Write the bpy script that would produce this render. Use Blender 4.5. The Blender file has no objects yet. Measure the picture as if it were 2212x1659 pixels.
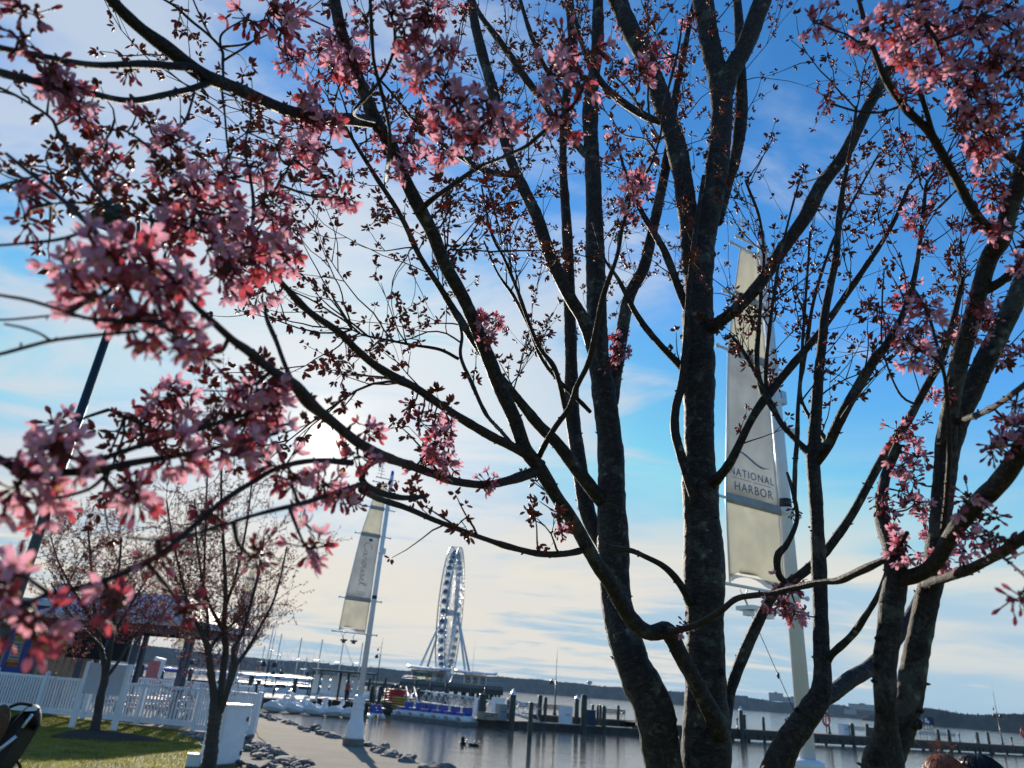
import bpy, math, random
import numpy as np
from mathutils import Vector, Matrix
random.seed(7); RS = np.random.RandomState(11)
R = math.radians
SC = bpy.context.scene; COL = SC.collection

# ------------------------------------------------------------------ camera
FPX = 1500.0; PITCH = R(23.75); ROLL = R(4.45)          # picture space 2212 x 1659
CAM = np.array([0.0, 0.0, 2.0])
cf = np.array([0, math.cos(PITCH), math.sin(PITCH)]); cu0 = np.array([0, -math.sin(PITCH), math.cos(PITCH)]); cr0 = np.array([1.0, 0, 0])
cr = math.cos(ROLL)*cr0 + math.sin(ROLL)*cu0; cu = -math.sin(ROLL)*cr0 + math.cos(ROLL)*cu0
cam = bpy.data.cameras.new('camera'); camo = bpy.data.objects.new('camera', cam); COL.objects.link(camo)
camo.matrix_world = Matrix(((cr[0], cu[0], -cf[0], CAM[0]), (cr[1], cu[1], -cf[1], CAM[1]), (cr[2], cu[2], -cf[2], CAM[2]), (0, 0, 0, 1)))
cam.sensor_width = 36.0; cam.lens = 36.0*FPX/2212.0; cam.clip_start = 0.05; cam.clip_end = 20000
cam.dof.use_dof = True; cam.dof.focus_distance = 2.3; cam.dof.aperture_fstop = 5.0
SC.camera = camo

# ------------------------------------------------------------------ light
SUN_AZ = R(-15.27); SUN_EL = R(17.59)
SUND = Vector((math.sin(SUN_AZ)*math.cos(SUN_EL), math.cos(SUN_AZ)*math.cos(SUN_EL), math.sin(SUN_EL)))
world = bpy.data.worlds.new("World"); SC.world = world; world.use_nodes = True
def N(nt, t, **kw):
    n = nt.nodes.new(t)
    for k, v in kw.items():
        if k.startswith('i_'):
            key = k[2:]; key = int(key) if key.isdigit() else key
            n.inputs[key].default_value = v
        else: setattr(n, k, v)
    return n
def ramp(nt, stops, interp='LINEAR'):
    n = nt.nodes.new('ShaderNodeValToRGB'); cr_ = n.color_ramp; cr_.interpolation = interp
    while len(cr_.elements) < len(stops): cr_.elements.new(0.5)
    for e, (p, c) in zip(cr_.elements, stops):
        e.position = p; e.color = (c[0], c[1], c[2], 1) if hasattr(c, '__len__') else (c, c, c, 1)
    return n
def build_world():
    nt = world.node_tree; nt.nodes.clear(); L = nt.links.new
    def math_(op, a, b=None, c=None, clamp=False):
        n = nt.nodes.new('ShaderNodeMath'); n.operation = op; n.use_clamp = clamp
        for i, v in enumerate((a, b, c)):
            if v is None: continue
            if isinstance(v, (int, float)): n.inputs[i].default_value = v
            else: L(v, n.inputs[i])
        return n.outputs[0]
    def mix(fac, a, b, mode='MIX'):
        n = nt.nodes.new('ShaderNodeMix'); n.data_type = 'RGBA'; n.blend_type = mode
        for s, v in ((n.inputs['Factor'], fac), (n.inputs['A'], a), (n.inputs['B'], b)):
            if isinstance(v, (int, float)): s.default_value = v
            elif isinstance(v, tuple): s.default_value = (*v, 1)
            else: L(v, s)
        return n.outputs['Result']
    tc = N(nt, 'ShaderNodeTexCoord'); vec = tc.outputs['Generated']
    nrm = N(nt, 'ShaderNodeVectorMath', operation='NORMALIZE'); L(vec, nrm.inputs[0]); d = nrm.outputs[0]
    sep = N(nt, 'ShaderNodeSeparateXYZ'); L(d, sep.inputs[0]); dz = sep.outputs[2]
    sky = N(nt, 'ShaderNodeTexSky'); sky.sky_type = 'NISHITA'; sky.sun_disc = False
    sky.sun_elevation = SUN_EL; sky.sun_rotation = SUN_AZ; sky.altitude = 0; sky.air_density = 1.0; sky.dust_density = 0.15; sky.ozone_density = 2.0
    hs = N(nt, 'ShaderNodeHueSaturation', i_Saturation=1.28, i_Value=1.95); L(sky.outputs[0], hs.inputs['Color'])
    base = mix(1.0, mix(1.0, hs.outputs[0], (0.72, 0.98, 1.12), 'MULTIPLY'), (5.2, 7.2, 9.2), 'DARKEN')
    # angle to the sun
    dot = N(nt, 'ShaderNodeVectorMath', operation='DOT_PRODUCT'); L(d, dot.inputs[0]); dot.inputs[1].default_value = SUND
    ang = math_('ARCCOSINE', math_('MINIMUM', dot.outputs['Value'], 1.0))        # radians
    # high cloud sheet: noise on the plane overhead
    den = math_('ADD', math_('MAXIMUM', dz, 0.0), 0.10)
    px = math_('DIVIDE', sep.outputs[0], den); py = math_('DIVIDE', sep.outputs[1], den)
    comb = N(nt, 'ShaderNodeCombineXYZ'); L(px, comb.inputs[0]); L(py, comb.inputs[1])
    mp = N(nt, 'ShaderNodeMapping'); L(comb.outputs[0], mp.inputs[0]); mp.inputs['Rotation'].default_value = (0, 0, R(28)); mp.inputs['Scale'].default_value = (0.65, 1.35, 1)
    n1 = N(nt, 'ShaderNodeTexNoise', i_Scale=1.5, i_Detail=11.0, i_Roughness=0.58, i_Distortion=0.9); L(mp.outputs[0], n1.inputs['Vector'])
    mp2 = N(nt, 'ShaderNodeMapping'); L(comb.outputs[0], mp2.inputs[0]); mp2.inputs['Location'].default_value = (3.1, 1.7, 0); mp2.inputs['Scale'].default_value = (0.5, 1.2, 1)
    n2 = N(nt, 'ShaderNodeTexNoise', i_Scale=0.33, i_Detail=4.0, i_Roughness=0.5); L(mp2.outputs[0], n2.inputs['Vector'])
    # cover falls with the angle from the sun and toward the zenith
    cover = N(nt, 'ShaderNodeMapRange', interpolation_type='SMOOTHSTEP'); L(ang, cover.inputs[0])
    cover.inputs[1].default_value = 0.10; cover.inputs[2].default_value = 0.95; cover.inputs[3].default_value = 0.20; cover.inputs[4].default_value = -0.12
    s = math_('ADD', math_('ADD', math_('MULTIPLY', n1.outputs[0], 0.75), math_('MULTIPLY', n2.outputs[0], 0.6)), cover.outputs[0])
    cl = N(nt, 'ShaderNodeMapRange', interpolation_type='SMOOTHSTEP'); L(s, cl.inputs[0]); cl.inputs[1].default_value = 0.66; cl.inputs[2].default_value = 0.83
    cloudf = math_('MULTIPLY', cl.outputs[0], 0.88)
    # colour of the cloud: white near the sun, blue white away from it, cream low down
    near = N(nt, 'ShaderNodeMapRange', interpolation_type='SMOOTHSTEP'); L(ang, near.inputs[0]); near.inputs[1].default_value = 0.50; near.inputs[2].default_value = 0.05
    ccol = mix(near.outputs[0], (6.0, 6.9, 8.1), (8.7, 9.0, 9.2))
    low = N(nt, 'ShaderNodeMapRange', interpolation_type='SMOOTHSTEP'); L(dz, low.inputs[0]); low.inputs[1].default_value = 0.26; low.inputs[2].default_value = 0.09
    ccol2 = mix(low.outputs[0], ccol, (8.8, 8.2, 7.2))
    # the long low cloud banks over the horizon
    mp3 = N(nt, 'ShaderNodeMapping'); L(d, mp3.inputs[0]); mp3.inputs['Scale'].default_value = (1.5, 1.5, 8.0); mp3.inputs['Location'].default_value = (0.4, 0.1, 0.35)
    n3 = N(nt, 'ShaderNodeTexNoise', i_Scale=1.6, i_Detail=6.0, i_Roughness=0.5, i_Distortion=0.3); L(mp3.outputs[0], n3.inputs['Vector'])
    bank = N(nt, 'ShaderNodeMapRange', interpolation_type='SMOOTHSTEP'); L(n3.outputs[0], bank.inputs[0]); bank.inputs[1].default_value = 0.45; bank.inputs[2].default_value = 0.60
    bw = ramp(nt, [(0.0, 0.0), (0.03, 0.12), (0.08, 0.8), (0.15, 0.95), (0.24, 0.25), (0.36, 0.0)]); L(dz, bw.inputs[0])
    bankf = math_('MULTIPLY', bank.outputs[0], bw.outputs[0])
    lowsky = ramp(nt, [(0.0, 1.0), (0.10, 0.85), (0.30, 0.0)]); L(dz, lowsky.inputs[0])
    base2 = mix(lowsky.outputs[0], base, (4.3, 6.1, 7.4))
    c1 = mix(cloudf, base2, ccol2)
    c2 = mix(bankf, c1, (8.7, 8.2, 7.2))
    # aureole of the low sun and its disc (both give light)
    a1 = math_('MULTIPLY', math_('POWER', 2.71828, math_('MULTIPLY', ang, -9.0)), 0.5)
    a2 = math_('MULTIPLY', math_('POWER', 2.71828, math_('MULTIPLY', ang, -55.0)), 22.0)
    disc = N(nt, 'ShaderNodeMapRange', interpolation_type='SMOOTHSTEP'); L(ang, disc.inputs[0]); disc.inputs[1].default_value = 0.0130; disc.inputs[2].default_value = 0.0095; disc.inputs[4].default_value = 900.0
    glow = math_('ADD', math_('ADD', a1, a2), disc.outputs[0])
    gl = N(nt, 'ShaderNodeCombineXYZ'); L(glow, gl.inputs[0]); L(math_('MULTIPLY', glow, 0.86), gl.inputs[1]); L(math_('MULTIPLY', glow, 0.58), gl.inputs[2])
    fin = mix(1.0, c2, gl.outputs[0], 'ADD')
    bg = N(nt, 'ShaderNodeBackground', i_Strength=0.078); L(fin, bg.inputs[0])
    out = N(nt, 'ShaderNodeOutputWorld'); L(bg.outputs[0], out.inputs[0])
build_world()
sl = bpy.data.lights.new('sun', 'SUN'); sl.energy = 5.0; sl.angle = R(0.53); sl.color = (1.0, 0.90, 0.76)
slo = bpy.data.objects.new('sun', sl); COL.objects.link(slo); slo.rotation_euler = SUND.to_track_quat('Z', 'Y').to_euler()
slo.location = (0, 0, 60)
SC.view_settings.view_transform = 'Standard'; SC.view_settings.look = 'None'; SC.view_settings.exposure = 0.3; SC.view_settings.gamma = 1
SC.render.engine = 'CYCLES'
SC.cycles.max_bounces = 6; SC.cycles.transparent_max_bounces = 8

# ------------------------------------------------------------------ picture helpers
def ray(x, y): return cf + cr*((x-1106)/FPX) - cu*((y-829.5)/FPX)
def onz(x, y, z):
    d = ray(x, y); p = CAM + d*((z-CAM[2])/d[2]); return p
def atd(x, y, hd):                                   # a point at horizontal distance hd
    d = ray(x, y); return CAM + d*(hd/math.hypot(d[0], d[1]))
def depth(p): return float(np.dot(np.asarray(p)-CAM, cf))
def topix(p):
    v = np.asarray(p, float)-CAM; z = v@cf
    return 1106+FPX*(v@cr)/z, 829.5-FPX*(v@cu)/z

# ------------------------------------------------------------------ materials
def pmat(name, col, rough=0.6, metal=0.0, var=0.12, scale=8.0, bump=0.0, spec=0.5, trans=0.0, emit=None, coat=0.0, bscale=None, var2=None):
    m = bpy.data.materials.new(name); m.use_nodes = True; nt = m.node_tree; b = nt.nodes['Principled BSDF']; L = nt.links.new
    tc = N(nt, 'ShaderNodeTexCoord'); nz = N(nt, 'ShaderNodeTexNoise', i_Scale=scale, i_Detail=6.0, i_Roughness=0.6); L(tc.outputs['Object'], nz.inputs['Vector'])
    c2 = var2 if var2 else tuple(c*(1-var*2.2) for c in col)
    r = ramp(nt, [(0.35, c2), (0.65, tuple(min(1, c*(1+var*0.5)) for c in col))]); L(nz.outputs[0], r.inputs[0]); L(r.outputs[0], b.inputs['Base Color'])
    rr = N(nt, 'ShaderNodeMapRange'); L(nz.outputs[0], rr.inputs[0]); rr.inputs[3].default_value = max(0, rough-0.1); rr.inputs[4].default_value = min(1, rough+0.1); L(rr.outputs[0], b.inputs['Roughness'])
    b.inputs['Metallic'].default_value = metal; b.inputs['Specular IOR Level'].default_value = spec
    b.inputs['Coat Weight'].default_value = coat
    if bump:
        bn = N(nt, 'ShaderNodeTexNoise', i_Scale=bscale or scale*4, i_Detail=5.0); L(tc.outputs['Object'], bn.inputs['Vector'])
        bp = N(nt, 'ShaderNodeBump', i_Strength=bump, i_Distance=0.02); L(bn.outputs[0], bp.inputs['Height']); L(bp.outputs[0], b.inputs['Normal'])
    if trans:
        tr = N(nt, 'ShaderNodeBsdfTranslucent'); L(r.outputs[0], tr.inputs[0]); mx = N(nt, 'ShaderNodeMixShader', i_0=trans)
        L(b.outputs[0], mx.inputs[1]); L(tr.outputs[0], mx.inputs[2]); L(mx.outputs[0], nt.nodes['Material Output'].inputs[0])
    return m
def bark_mat(name, dark, light, lich=0.5, rough=0.55):
    m = bpy.data.materials.new(name); m.use_nodes = True; nt = m.node_tree; b = nt.nodes['Principled BSDF']; L = nt.links.new
    uv = N(nt, 'ShaderNodeUVMap'); mp = N(nt, 'ShaderNodeMapping'); L(uv.outputs[0], mp.inputs[0]); mp.inputs['Scale'].default_value = (9.0, 60.0, 1)
    n1 = N(nt, 'ShaderNodeTexNoise', i_Scale=1.0, i_Detail=8.0, i_Roughness=0.72, i_Distortion=1.2); L(mp.outputs[0], n1.inputs['Vector'])
    tc = N(nt, 'ShaderNodeTexCoord')
    n2 = N(nt, 'ShaderNodeTexNoise', i_Scale=16.0, i_Detail=8.0, i_Roughness=0.7); L(tc.outputs['Object'], n2.inputs['Vector'])
    vo = N(nt, 'ShaderNodeTexVoronoi', i_Scale=34.0); L(tc.outputs['Object'], vo.inputs['Vector'])
    r1 = ramp(nt, [(0.32, tuple(c*0.45 for c in dark)), (0.50, dark), (0.64, tuple(a*.7+c*.3 for a, c in zip(dark, light))), (0.78, tuple(c*.7 for c in light))]); L(n1.outputs[0], r1.inputs[0])
    r2 = ramp(nt, [(0.55, 0.0), (0.60, lich)]); n2b = N(nt, 'ShaderNodeTexNoise', i_Scale=11.0, i_Detail=6.0, i_Roughness=0.65); L(tc.outputs['Object'], n2b.inputs['Vector']); L(n2b.outputs[0], r2.inputs[0])
    r3 = ramp(nt, [(0.12, 1.0), (0.35, 0.25)]); L(vo.outputs['Distance'], r3.inputs[0])
    mu = N(nt, 'ShaderNodeMath', operation='MULTIPLY'); L(r2.outputs[0], mu.inputs[0]); L(r3.outputs[0], mu.inputs[1])
    mx = N(nt, 'ShaderNodeMix', data_type='RGBA'); L(mu.outputs[0], mx.inputs['Factor']); L(r1.outputs[0], mx.inputs['A']); mx.inputs['B'].default_value = (0.24, 0.26, 0.21, 1)
    sp = N(nt, 'ShaderNodeTexNoise', i_Scale=1.0, i_Detail=4.0, i_Roughness=0.6); mp5 = N(nt, 'ShaderNodeMapping'); L(uv.outputs[0], mp5.inputs[0]); mp5.inputs['Scale'].default_value = (22.0, 150.0, 1); L(mp5.outputs[0], sp.inputs['Vector'])
    r5 = ramp(nt, [(0.62, 0.0), (0.67, 0.5)]); L(sp.outputs[0], r5.inputs[0]); mx5 = N(nt, 'ShaderNodeMix', data_type='RGBA'); L(r5.outputs[0], mx5.inputs['Factor']); L(mx.outputs['Result'], mx5.inputs['A']); mx5.inputs['B'].default_value = (*[c*1.25 for c in light], 1)
    L(mx5.outputs['Result'], b.inputs['Base Color']); b.inputs['Roughness'].default_value = rough; b.inputs['Specular IOR Level'].default_value = 0.25
    n4 = N(nt, 'ShaderNodeTexNoise', i_Scale=90.0, i_Detail=6.0, i_Roughness=0.7); L(tc.outputs['Object'], n4.inputs['Vector'])
    ad0 = N(nt, 'ShaderNodeMath', operation='MULTIPLY_ADD'); L(n4.outputs[0], ad0.inputs[0]); ad0.inputs[1].default_value = 1.4; L(n2.outputs[0], ad0.inputs[2])
    ad = N(nt, 'ShaderNodeMath', operation='MULTIPLY_ADD'); L(n1.outputs[0], ad.inputs[0]); ad.inputs[1].default_value = 0.6; L(ad0.outputs[0], ad.inputs[2])
    bp = N(nt, 'ShaderNodeBump', i_Strength=1.0, i_Distance=0.006); L(ad.outputs[0], bp.inputs['Height']); L(bp.outputs[0], b.inputs['Normal'])
    return m
def petal_mat(name, col, tcol, mixf=0.55, rough=0.6):
    m = bpy.data.materials.new(name); m.use_nodes = True; nt = m.node_tree; b = nt.nodes['Principled BSDF']; L = nt.links.new
    tc = N(nt, 'ShaderNodeTexCoord'); oi = N(nt, 'ShaderNodeObjectInfo')
    nz = N(nt, 'ShaderNodeTexNoise', i_Scale=60.0, i_Detail=3.0); L(tc.outputs['Object'], nz.inputs['Vector'])
    r = ramp(nt, [(0.3, tuple(c*0.72 for c in col)), (0.7, col)]); L(nz.outputs[0], r.inputs[0])
    hs = N(nt, 'ShaderNodeHueSaturation'); L(r.outputs[0], hs.inputs['Color'])
    mr = N(nt, 'ShaderNodeMapRange'); L(oi.outputs['Random'], mr.inputs[0]); mr.inputs[3].default_value = 0.85; mr.inputs[4].default_value = 1.15; L(mr.outputs[0], hs.inputs['Value'])
    L(hs.outputs[0], b.inputs['Base Color']); b.inputs['Roughness'].default_value = rough
    tr = N(nt, 'ShaderNodeBsdfTranslucent'); tr.inputs[0].default_value = (*tcol, 1); mx = N(nt, 'ShaderNodeMixShader', i_0=mixf)
    L(b.outputs[0], mx.inputs[1]); L(tr.outputs[0], mx.inputs[2]); L(mx.outputs[0], nt.nodes['Material Output'].inputs[0])
    return m
M = {}
M['bark'] = bark_mat('cherry_bark', (0.026, 0.020, 0.017), (0.17, 0.14, 0.12), 0.8, 0.6)
M['bark_young'] = bark_mat('smooth_cherry_bark', (0.034, 0.022, 0.019), (0.14, 0.10, 0.085), 0.12, 0.58)
M['twig'] = pmat('twig_bark', (0.055, 0.036, 0.030), 0.75, var=0.2, scale=60, spec=0.2)
M['petal'] = petal_mat('pink_petal', (0.70, 0.40, 0.51), (0.78, 0.36, 0.47), 0.55)
M['petal_deep'] = petal_mat('deep_pink_petal', (0.42, 0.10, 0.15), (0.58, 0.09, 0.12), 0.5)
M['calyx'] = petal_mat('dark_red_calyx', (0.13, 0.02, 0.022), (0.40, 0.05, 0.02), 0.35, 0.4)
M['bud'] = petal_mat('brown_red_bud', (0.19, 0.065, 0.04), (0.46, 0.12, 0.05), 0.4, 0.45)
M['stamen'] = petal_mat('pale_yellow_stamen', (0.75, 0.55, 0.25), (0.9, 0.55, 0.2), 0.4)
M['white'] = pmat('white_painted_metal', (0.74, 0.76, 0.79), 0.35, var=0.04, scale=3, bump=0.05)
M['vinyl'] = pmat('white_vinyl', (0.78, 0.79, 0.82), 0.45, var=0.04, scale=4)
M['cream'] = pmat('cream_canvas', (0.78, 0.75, 0.65), 0.85, var=0.05, scale=2.2, trans=0.5, bump=0.15, bscale=6)
M['bannerwhite'] = pmat('white_banner_cloth', (0.64, 0.65, 0.64), 0.8, var=0.08, scale=1.6, trans=0.45, bump=0.15, bscale=5)
M['greyband'] = pmat('grey_banner_band', (0.42, 0.44, 0.45), 0.8, var=0.10, scale=5, trans=0.2)
M['navytext'] = pmat('blue_grey_print', (0.06, 0.13, 0.22), 0.8, var=0.02)
M['browntext'] = pmat('brown_print', (0.26, 0.17, 0.14), 0.8, var=0.02)
M['bluecap'] = pmat('blue_glass_cap', (0.01, 0.02, 0.75), 0.25, var=0.02)
M['blackmetal'] = pmat('black_metal', (0.02, 0.024, 0.025), 0.35, var=0.05)
M['greenlamp'] = pmat('dark_green_lamp_metal', (0.012, 0.03, 0.03), 0.75, var=0.05)
M['navy'] = pmat('navy_painted_post', (0.016, 0.03, 0.075), 0.4, var=0.05)
M['royal'] = pmat('royal_blue_paint', (0.015, 0.06, 0.32), 0.4, var=0.05)
M['orange'] = pmat('orange_paint', (0.62, 0.17, 0.03), 0.5, var=0.1)
M['ochre'] = pmat('ochre_gold_paint', (0.45, 0.26, 0.06), 0.5, var=0.2, scale=20)
M['red'] = pmat('red_plastic', (0.52, 0.03, 0.03), 0.4, var=0.06)
M['yellow'] = pmat('yellow_plastic', (0.42, 0.25, 0.02), 0.4, var=0.06)
M['rose'] = pmat('rose_red_board', (0.50, 0.13, 0.14), 0.5, var=0.1)
M['beigecloth'] = pmat('beige_curtain', (0.45, 0.42, 0.36), 0.85, var=0.1, trans=0.25)
M['blackcloth'] = pmat('black_screen_cloth', (0.006, 0.007, 0.009), 0.8, var=0.05)
M['roofwhite'] = pmat('pale_metal_roof', (0.42, 0.46, 0.52), 0.5, var=0.05)
M['wood'] = pmat('weathered_deck_wood', (0.30, 0.25, 0.19), 0.8, var=0.2, scale=3, bump=0.2)
M['darkwood'] = pmat('dark_wet_timber', (0.045, 0.04, 0.034), 0.6, var=0.25, scale=2, bump=0.3)
M['piling'] = pmat('treated_piling_wood', (0.055, 0.062, 0.05), 0.7, var=0.25, scale=3, bump=0.3)
M['concrete'] = pmat('pale_concrete', (0.46, 0.44, 0.40), 0.85, var=0.1, scale=5, bump=0.1)
M['greyconc'] = pmat('dark_concrete', (0.16, 0.155, 0.15), 0.85, var=0.15, scale=5, bump=0.2)
M['boat'] = pmat('white_gelcoat', (0.74, 0.76, 0.78), 0.25, var=0.04)
M['boatgrey'] = pmat('grey_hull', (0.30, 0.33, 0.36), 0.4, var=0.08)
M['glassdark'] = pmat('dark_tinted_glass', (0.02, 0.03, 0.045), 0.12, var=0.05)
M['glassblue'] = pmat('blue_gondola_glass', (0.05, 0.10, 0.20), 0.12, var=0.08)
M['alu'] = pmat('aluminium', (0.55, 0.57, 0.58), 0.35, metal=0.7, var=0.05)
M['steelwhite'] = pmat('white_wheel_steel', (0.55, 0.60, 0.64), 0.4, var=0.05)
M['bluegreysteel'] = pmat('blue_grey_rim_steel', (0.20, 0.28, 0.34), 0.4, var=0.05)
M['mulch'] = pmat('dark_bark_mulch', (0.035, 0.022, 0.015), 0.95, var=0.5, scale=25, bump=1.0)
M['black'] = pmat('black_fabric', (0.010, 0.010, 0.013), 0.7, var=0.1)
M['hairred'] = pmat('copper_red_hair', (0.42, 0.11, 0.03), 0.4, var=0.25, scale=60)
M['hairdark'] = pmat('dark_brown_hair', (0.018, 0.010, 0.008), 0.35, var=0.2, scale=60)
M['skin'] = pmat('skin', (0.55, 0.33, 0.25), 0.5, var=0.03)
M['sweater'] = pmat('grey_knit', (0.18, 0.18, 0.2), 0.9, var=0.1, scale=40)
M['coatblue'] = pmat('dark_blue_coat', (0.03, 0.05, 0.10), 0.8, var=0.1)
M['denim'] = pmat('denim', (0.05, 0.08, 0.15), 0.85, var=0.15, scale=30)
M['rock'] = pmat('grey_riprap_stone', (0.24, 0.225, 0.21), 0.8, var=0.38, scale=4, bump=0.6, bscale=14)
M['rockdark'] = pmat('dark_wet_stone', (0.055, 0.055, 0.06), 0.5, var=0.3, scale=4, bump=0.6, bscale=14)
M['fuzzy'] = pmat('brown_fleece', (0.16, 0.08, 0.04), 0.95, var=0.3, scale=40, bump=0.8)
M['silver'] = pmat('silver_tube', (0.55, 0.6, 0.7), 0.3, metal=0.3, var=0.04)

# ------------------------------------------------------------------ mesh accumulator
def rotz(a):
    c, s = math.cos(a), math.sin(a); return np.array([[c, -s, 0], [s, c, 0], [0, 0, 1.0]])
class MB:
    def __init__(s): s.v = []; s.f = []; s.m = []; s.uv = []; s.n = 0; s.has = False
    def add(s, V, F, mi=0, UV=None):
        V = np.asarray(V, float).reshape(-1, 3); o = s.n
        s.v.append(V); s.n += len(V)
        for i, f in enumerate(F):
            s.f.append(tuple(a+o for a in f)); s.m.append(mi)
            s.uv.append(UV[i] if UV else None)
        if UV: s.has = True
        return s
    def box(s, c, size, rz=0.0, mi=0, rot=None):
        h = np.array(size)/2; V = np.array([[x, y, z] for x in (-1, 1) for y in (-1, 1) for z in (-1, 1)])*h
        Rm = rot if rot is not None else rotz(rz)
        V = V@Rm.T + np.array(c, float)
        return s.add(V, [(0, 1, 3, 2), (4, 6, 7, 5), (0, 4, 5, 1), (2, 3, 7, 6), (0, 2, 6, 4), (1, 5, 7, 3)], mi)
    def cyl(s, p0, p1, r0, r1=None, n=10, mi=0, caps=True):
        return s.tube([p0, p1], [r0, r0 if r1 is None else r1], n, mi, caps)
    def tube(s, P, rad, n=8, mi=0, caps=True, noise=0.0, uv=False, closed=False):
        P = np.array(P, float); k = len(P)
        if np.isscalar(rad): rad = [rad]*k
        T = np.gradient(P, axis=0) if k > 2 else np.array([P[-1]-P[0]]*k)
        if closed: T = np.roll(P, -1, 0)-np.roll(P, 1, 0)
        T /= (np.linalg.norm(T, axis=1, keepdims=True)+1e-12)
        a = np.array([0, 0, 1.0]) if abs(T[0][2]) < 0.9 else np.array([1.0, 0, 0])
        u = np.cross(a, T[0]); u /= np.linalg.norm(u); V = []; dist = 0
        th = np.arange(n)*2*math.pi/n; ds = [0]
        for i in range(k):
            if i:
                u = u - T[i]*np.dot(u, T[i]); u /= np.linalg.norm(u)+1e-12; ds.append(ds[-1]+np.linalg.norm(P[i]-P[i-1]))
            w = np.cross(T[i], u); r = rad[i]*np.ones(n)
            if noise: r = r*(1+noise*(RS.rand(n)-0.5))
            V.append(P[i]+np.outer(np.cos(th)*r, u)+np.outer(np.sin(th)*r, w))
        V = np.concatenate(V); F = []; UV = [] if uv else None
        for i in range(k if closed else k-1):
            i2 = (i+1) % k
            for j in range(n):
                j2 = (j+1) % n; F.append((i*n+j, i*n+j2, i2*n+j2, i2*n+j))
                if uv: UV.append(((j/n, ds[i]), ((j+1)/n, ds[i]), ((j+1)/n, ds[i2]), (j/n, ds[i2])))
        if caps and not closed and n > 2:
            F.append(tuple(range(n))[::-1]); F.append(tuple((k-1)*n+j for j in range(n)))
            if uv: UV.append(tuple((0, 0) for _ in range(n))); UV.append(tuple((0, 0) for _ in range(n)))
        return s.add(V, F, mi, UV)
    def lathe(s, prof, o, n=16, mi=0, axis=None):
        V = []; F = []; th = np.arange(n)*2*math.pi/n
        for r, z in prof: V.append(np.stack([np.cos(th)*r, np.sin(th)*r, np.full(n, z)], 1))
        V = np.concatenate(V)
        if axis is not None: V = V@np.array(axis, float).T
        V = V+np.array(o, float)
        for i in range(len(prof)-1):
            for j in range(n): F.append((i*n+j, i*n+(j+1) % n, (i+1)*n+(j+1) % n, (i+1)*n+j))
        F.append(tuple(range(n))[::-1]); F.append(tuple((len(prof)-1)*n+j for j in range(n)))
        return s.add(V, F, mi)
    def grid(s, fn, nu, nv, mi=0):
        V = [fn(i/(nu-1), j/(nv-1)) for i in range(nu) for j in range(nv)]
        F = [(i*nv+j, (i+1)*nv+j, (i+1)*nv+j+1, i*nv+j+1) for i in range(nu-1) for j in range(nv-1)]
        return s.add(V, F, mi)
    def ell(s, c, r, nu=12, nv=8, mi=0, rot=None):
        V = []; F = []
        for i in range(nv+1):
            t = math.pi*i/nv
            for j in range(nu): V.append([math.sin(t)*math.cos(2*math.pi*j/nu)*r[0], math.sin(t)*math.sin(2*math.pi*j/nu)*r[1], math.cos(t)*r[2]])
        V = np.array(V)
        if rot is not None: V = V@np.array(rot).T
        V = V+np.array(c, float)
        for i in range(nv):
            for j in range(nu): F.append((i*nu+j, (i+1)*nu+j, (i+1)*nu+(j+1) % nu, i*nu+(j+1) % nu))
        return s.add(V, F, mi)
    def prism(s, poly, z0, z1, mi=0):
        n = len(poly); V = [(x, y, z0) for x, y in poly]+[(x, y, z1) for x, y in poly]
        F = [tuple(range(n))[::-1], tuple(range(n, 2*n))]+[(i, (i+1) % n, n+(i+1) % n, n+i) for i in range(n)]
        return s.add(V, F, mi)
    def mesh(s, name, mats, smooth=True, loc=(0, 0, 0)):
        me = bpy.data.meshes.new(name); V = np.concatenate(s.v)-np.array(loc, float)
        me.from_pydata(V.tolist(), [], s.f)
        for m in (mats if isinstance(mats, (list, tuple)) else [mats]): me.materials.append(m)
        me.polygons.foreach_set('material_index', s.m)
        me.polygons.foreach_set('use_smooth', [smooth]*len(s.f))
        if s.has:
            ul = me.uv_layers.new(name='UVMap'); flat = []
            for f, u in zip(s.f, s.uv):
                u = u or tuple((0, 0) for _ in f)
                for a in u: flat.extend(a)
            ul.data.foreach_set('uv', flat)
        me.update(); return me
    def build(s, name, mats, parent=None, smooth=True, loc=None):
        l = tuple(parent.location) if parent is not None and loc is None else (loc or (0, 0, 0))
        if parent is not None and parent.parent is not None and loc is None:
            l = tuple(np.array(parent.location)+np.array(parent.parent.location))
        me = s.mesh(name, mats, smooth, l)
        o = bpy.data.objects.new(name, me); COL.objects.link(o)
        if parent is not None: o.parent = parent
        elif loc: o.location = loc
        if smooth and name not in SMOOTH_ALL:
            pass
        return o
SMOOTH_ALL = set()
def tag(o, label=None, cat=None, group=None, kind=None):
    if label: o['label'] = label
    if cat: o['category'] = cat
    if group: o['group'] = group
    if kind: o['kind'] = kind
    return o
def empty(name, loc, label=None, cat=None, group=None):
    o = bpy.data.objects.new(name, None); COL.objects.link(o); o.location = tuple(float(a) for a in loc); o.empty_display_size = 0.2
    return tag(o, label, cat, group)
def flat(o):
    for p in o.data.polygons: p.use_smooth = False
    return o
def children(o): return [c for c in COL.objects if c.parent == o]
KIDS = {}
def copy_tree(o, loc=None, rz=None, label=None, scale=None):
    def cp(a, parent=None):
        c = a.copy(); COL.objects.link(c); c.parent = parent
        for k in a.children: cp(k, c)
        return c
    c = cp(o)
    if loc is not None: c.location = tuple(float(a) for a in loc)
    if rz is not None: c.rotation_euler[2] = rz
    if scale is not None: c.scale = (scale, scale, scale)
    if label: c['label'] = label
    return c
def unit(v):
    v = np.asarray(v, float); return v/(np.linalg.norm(v)+1e-12)
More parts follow.
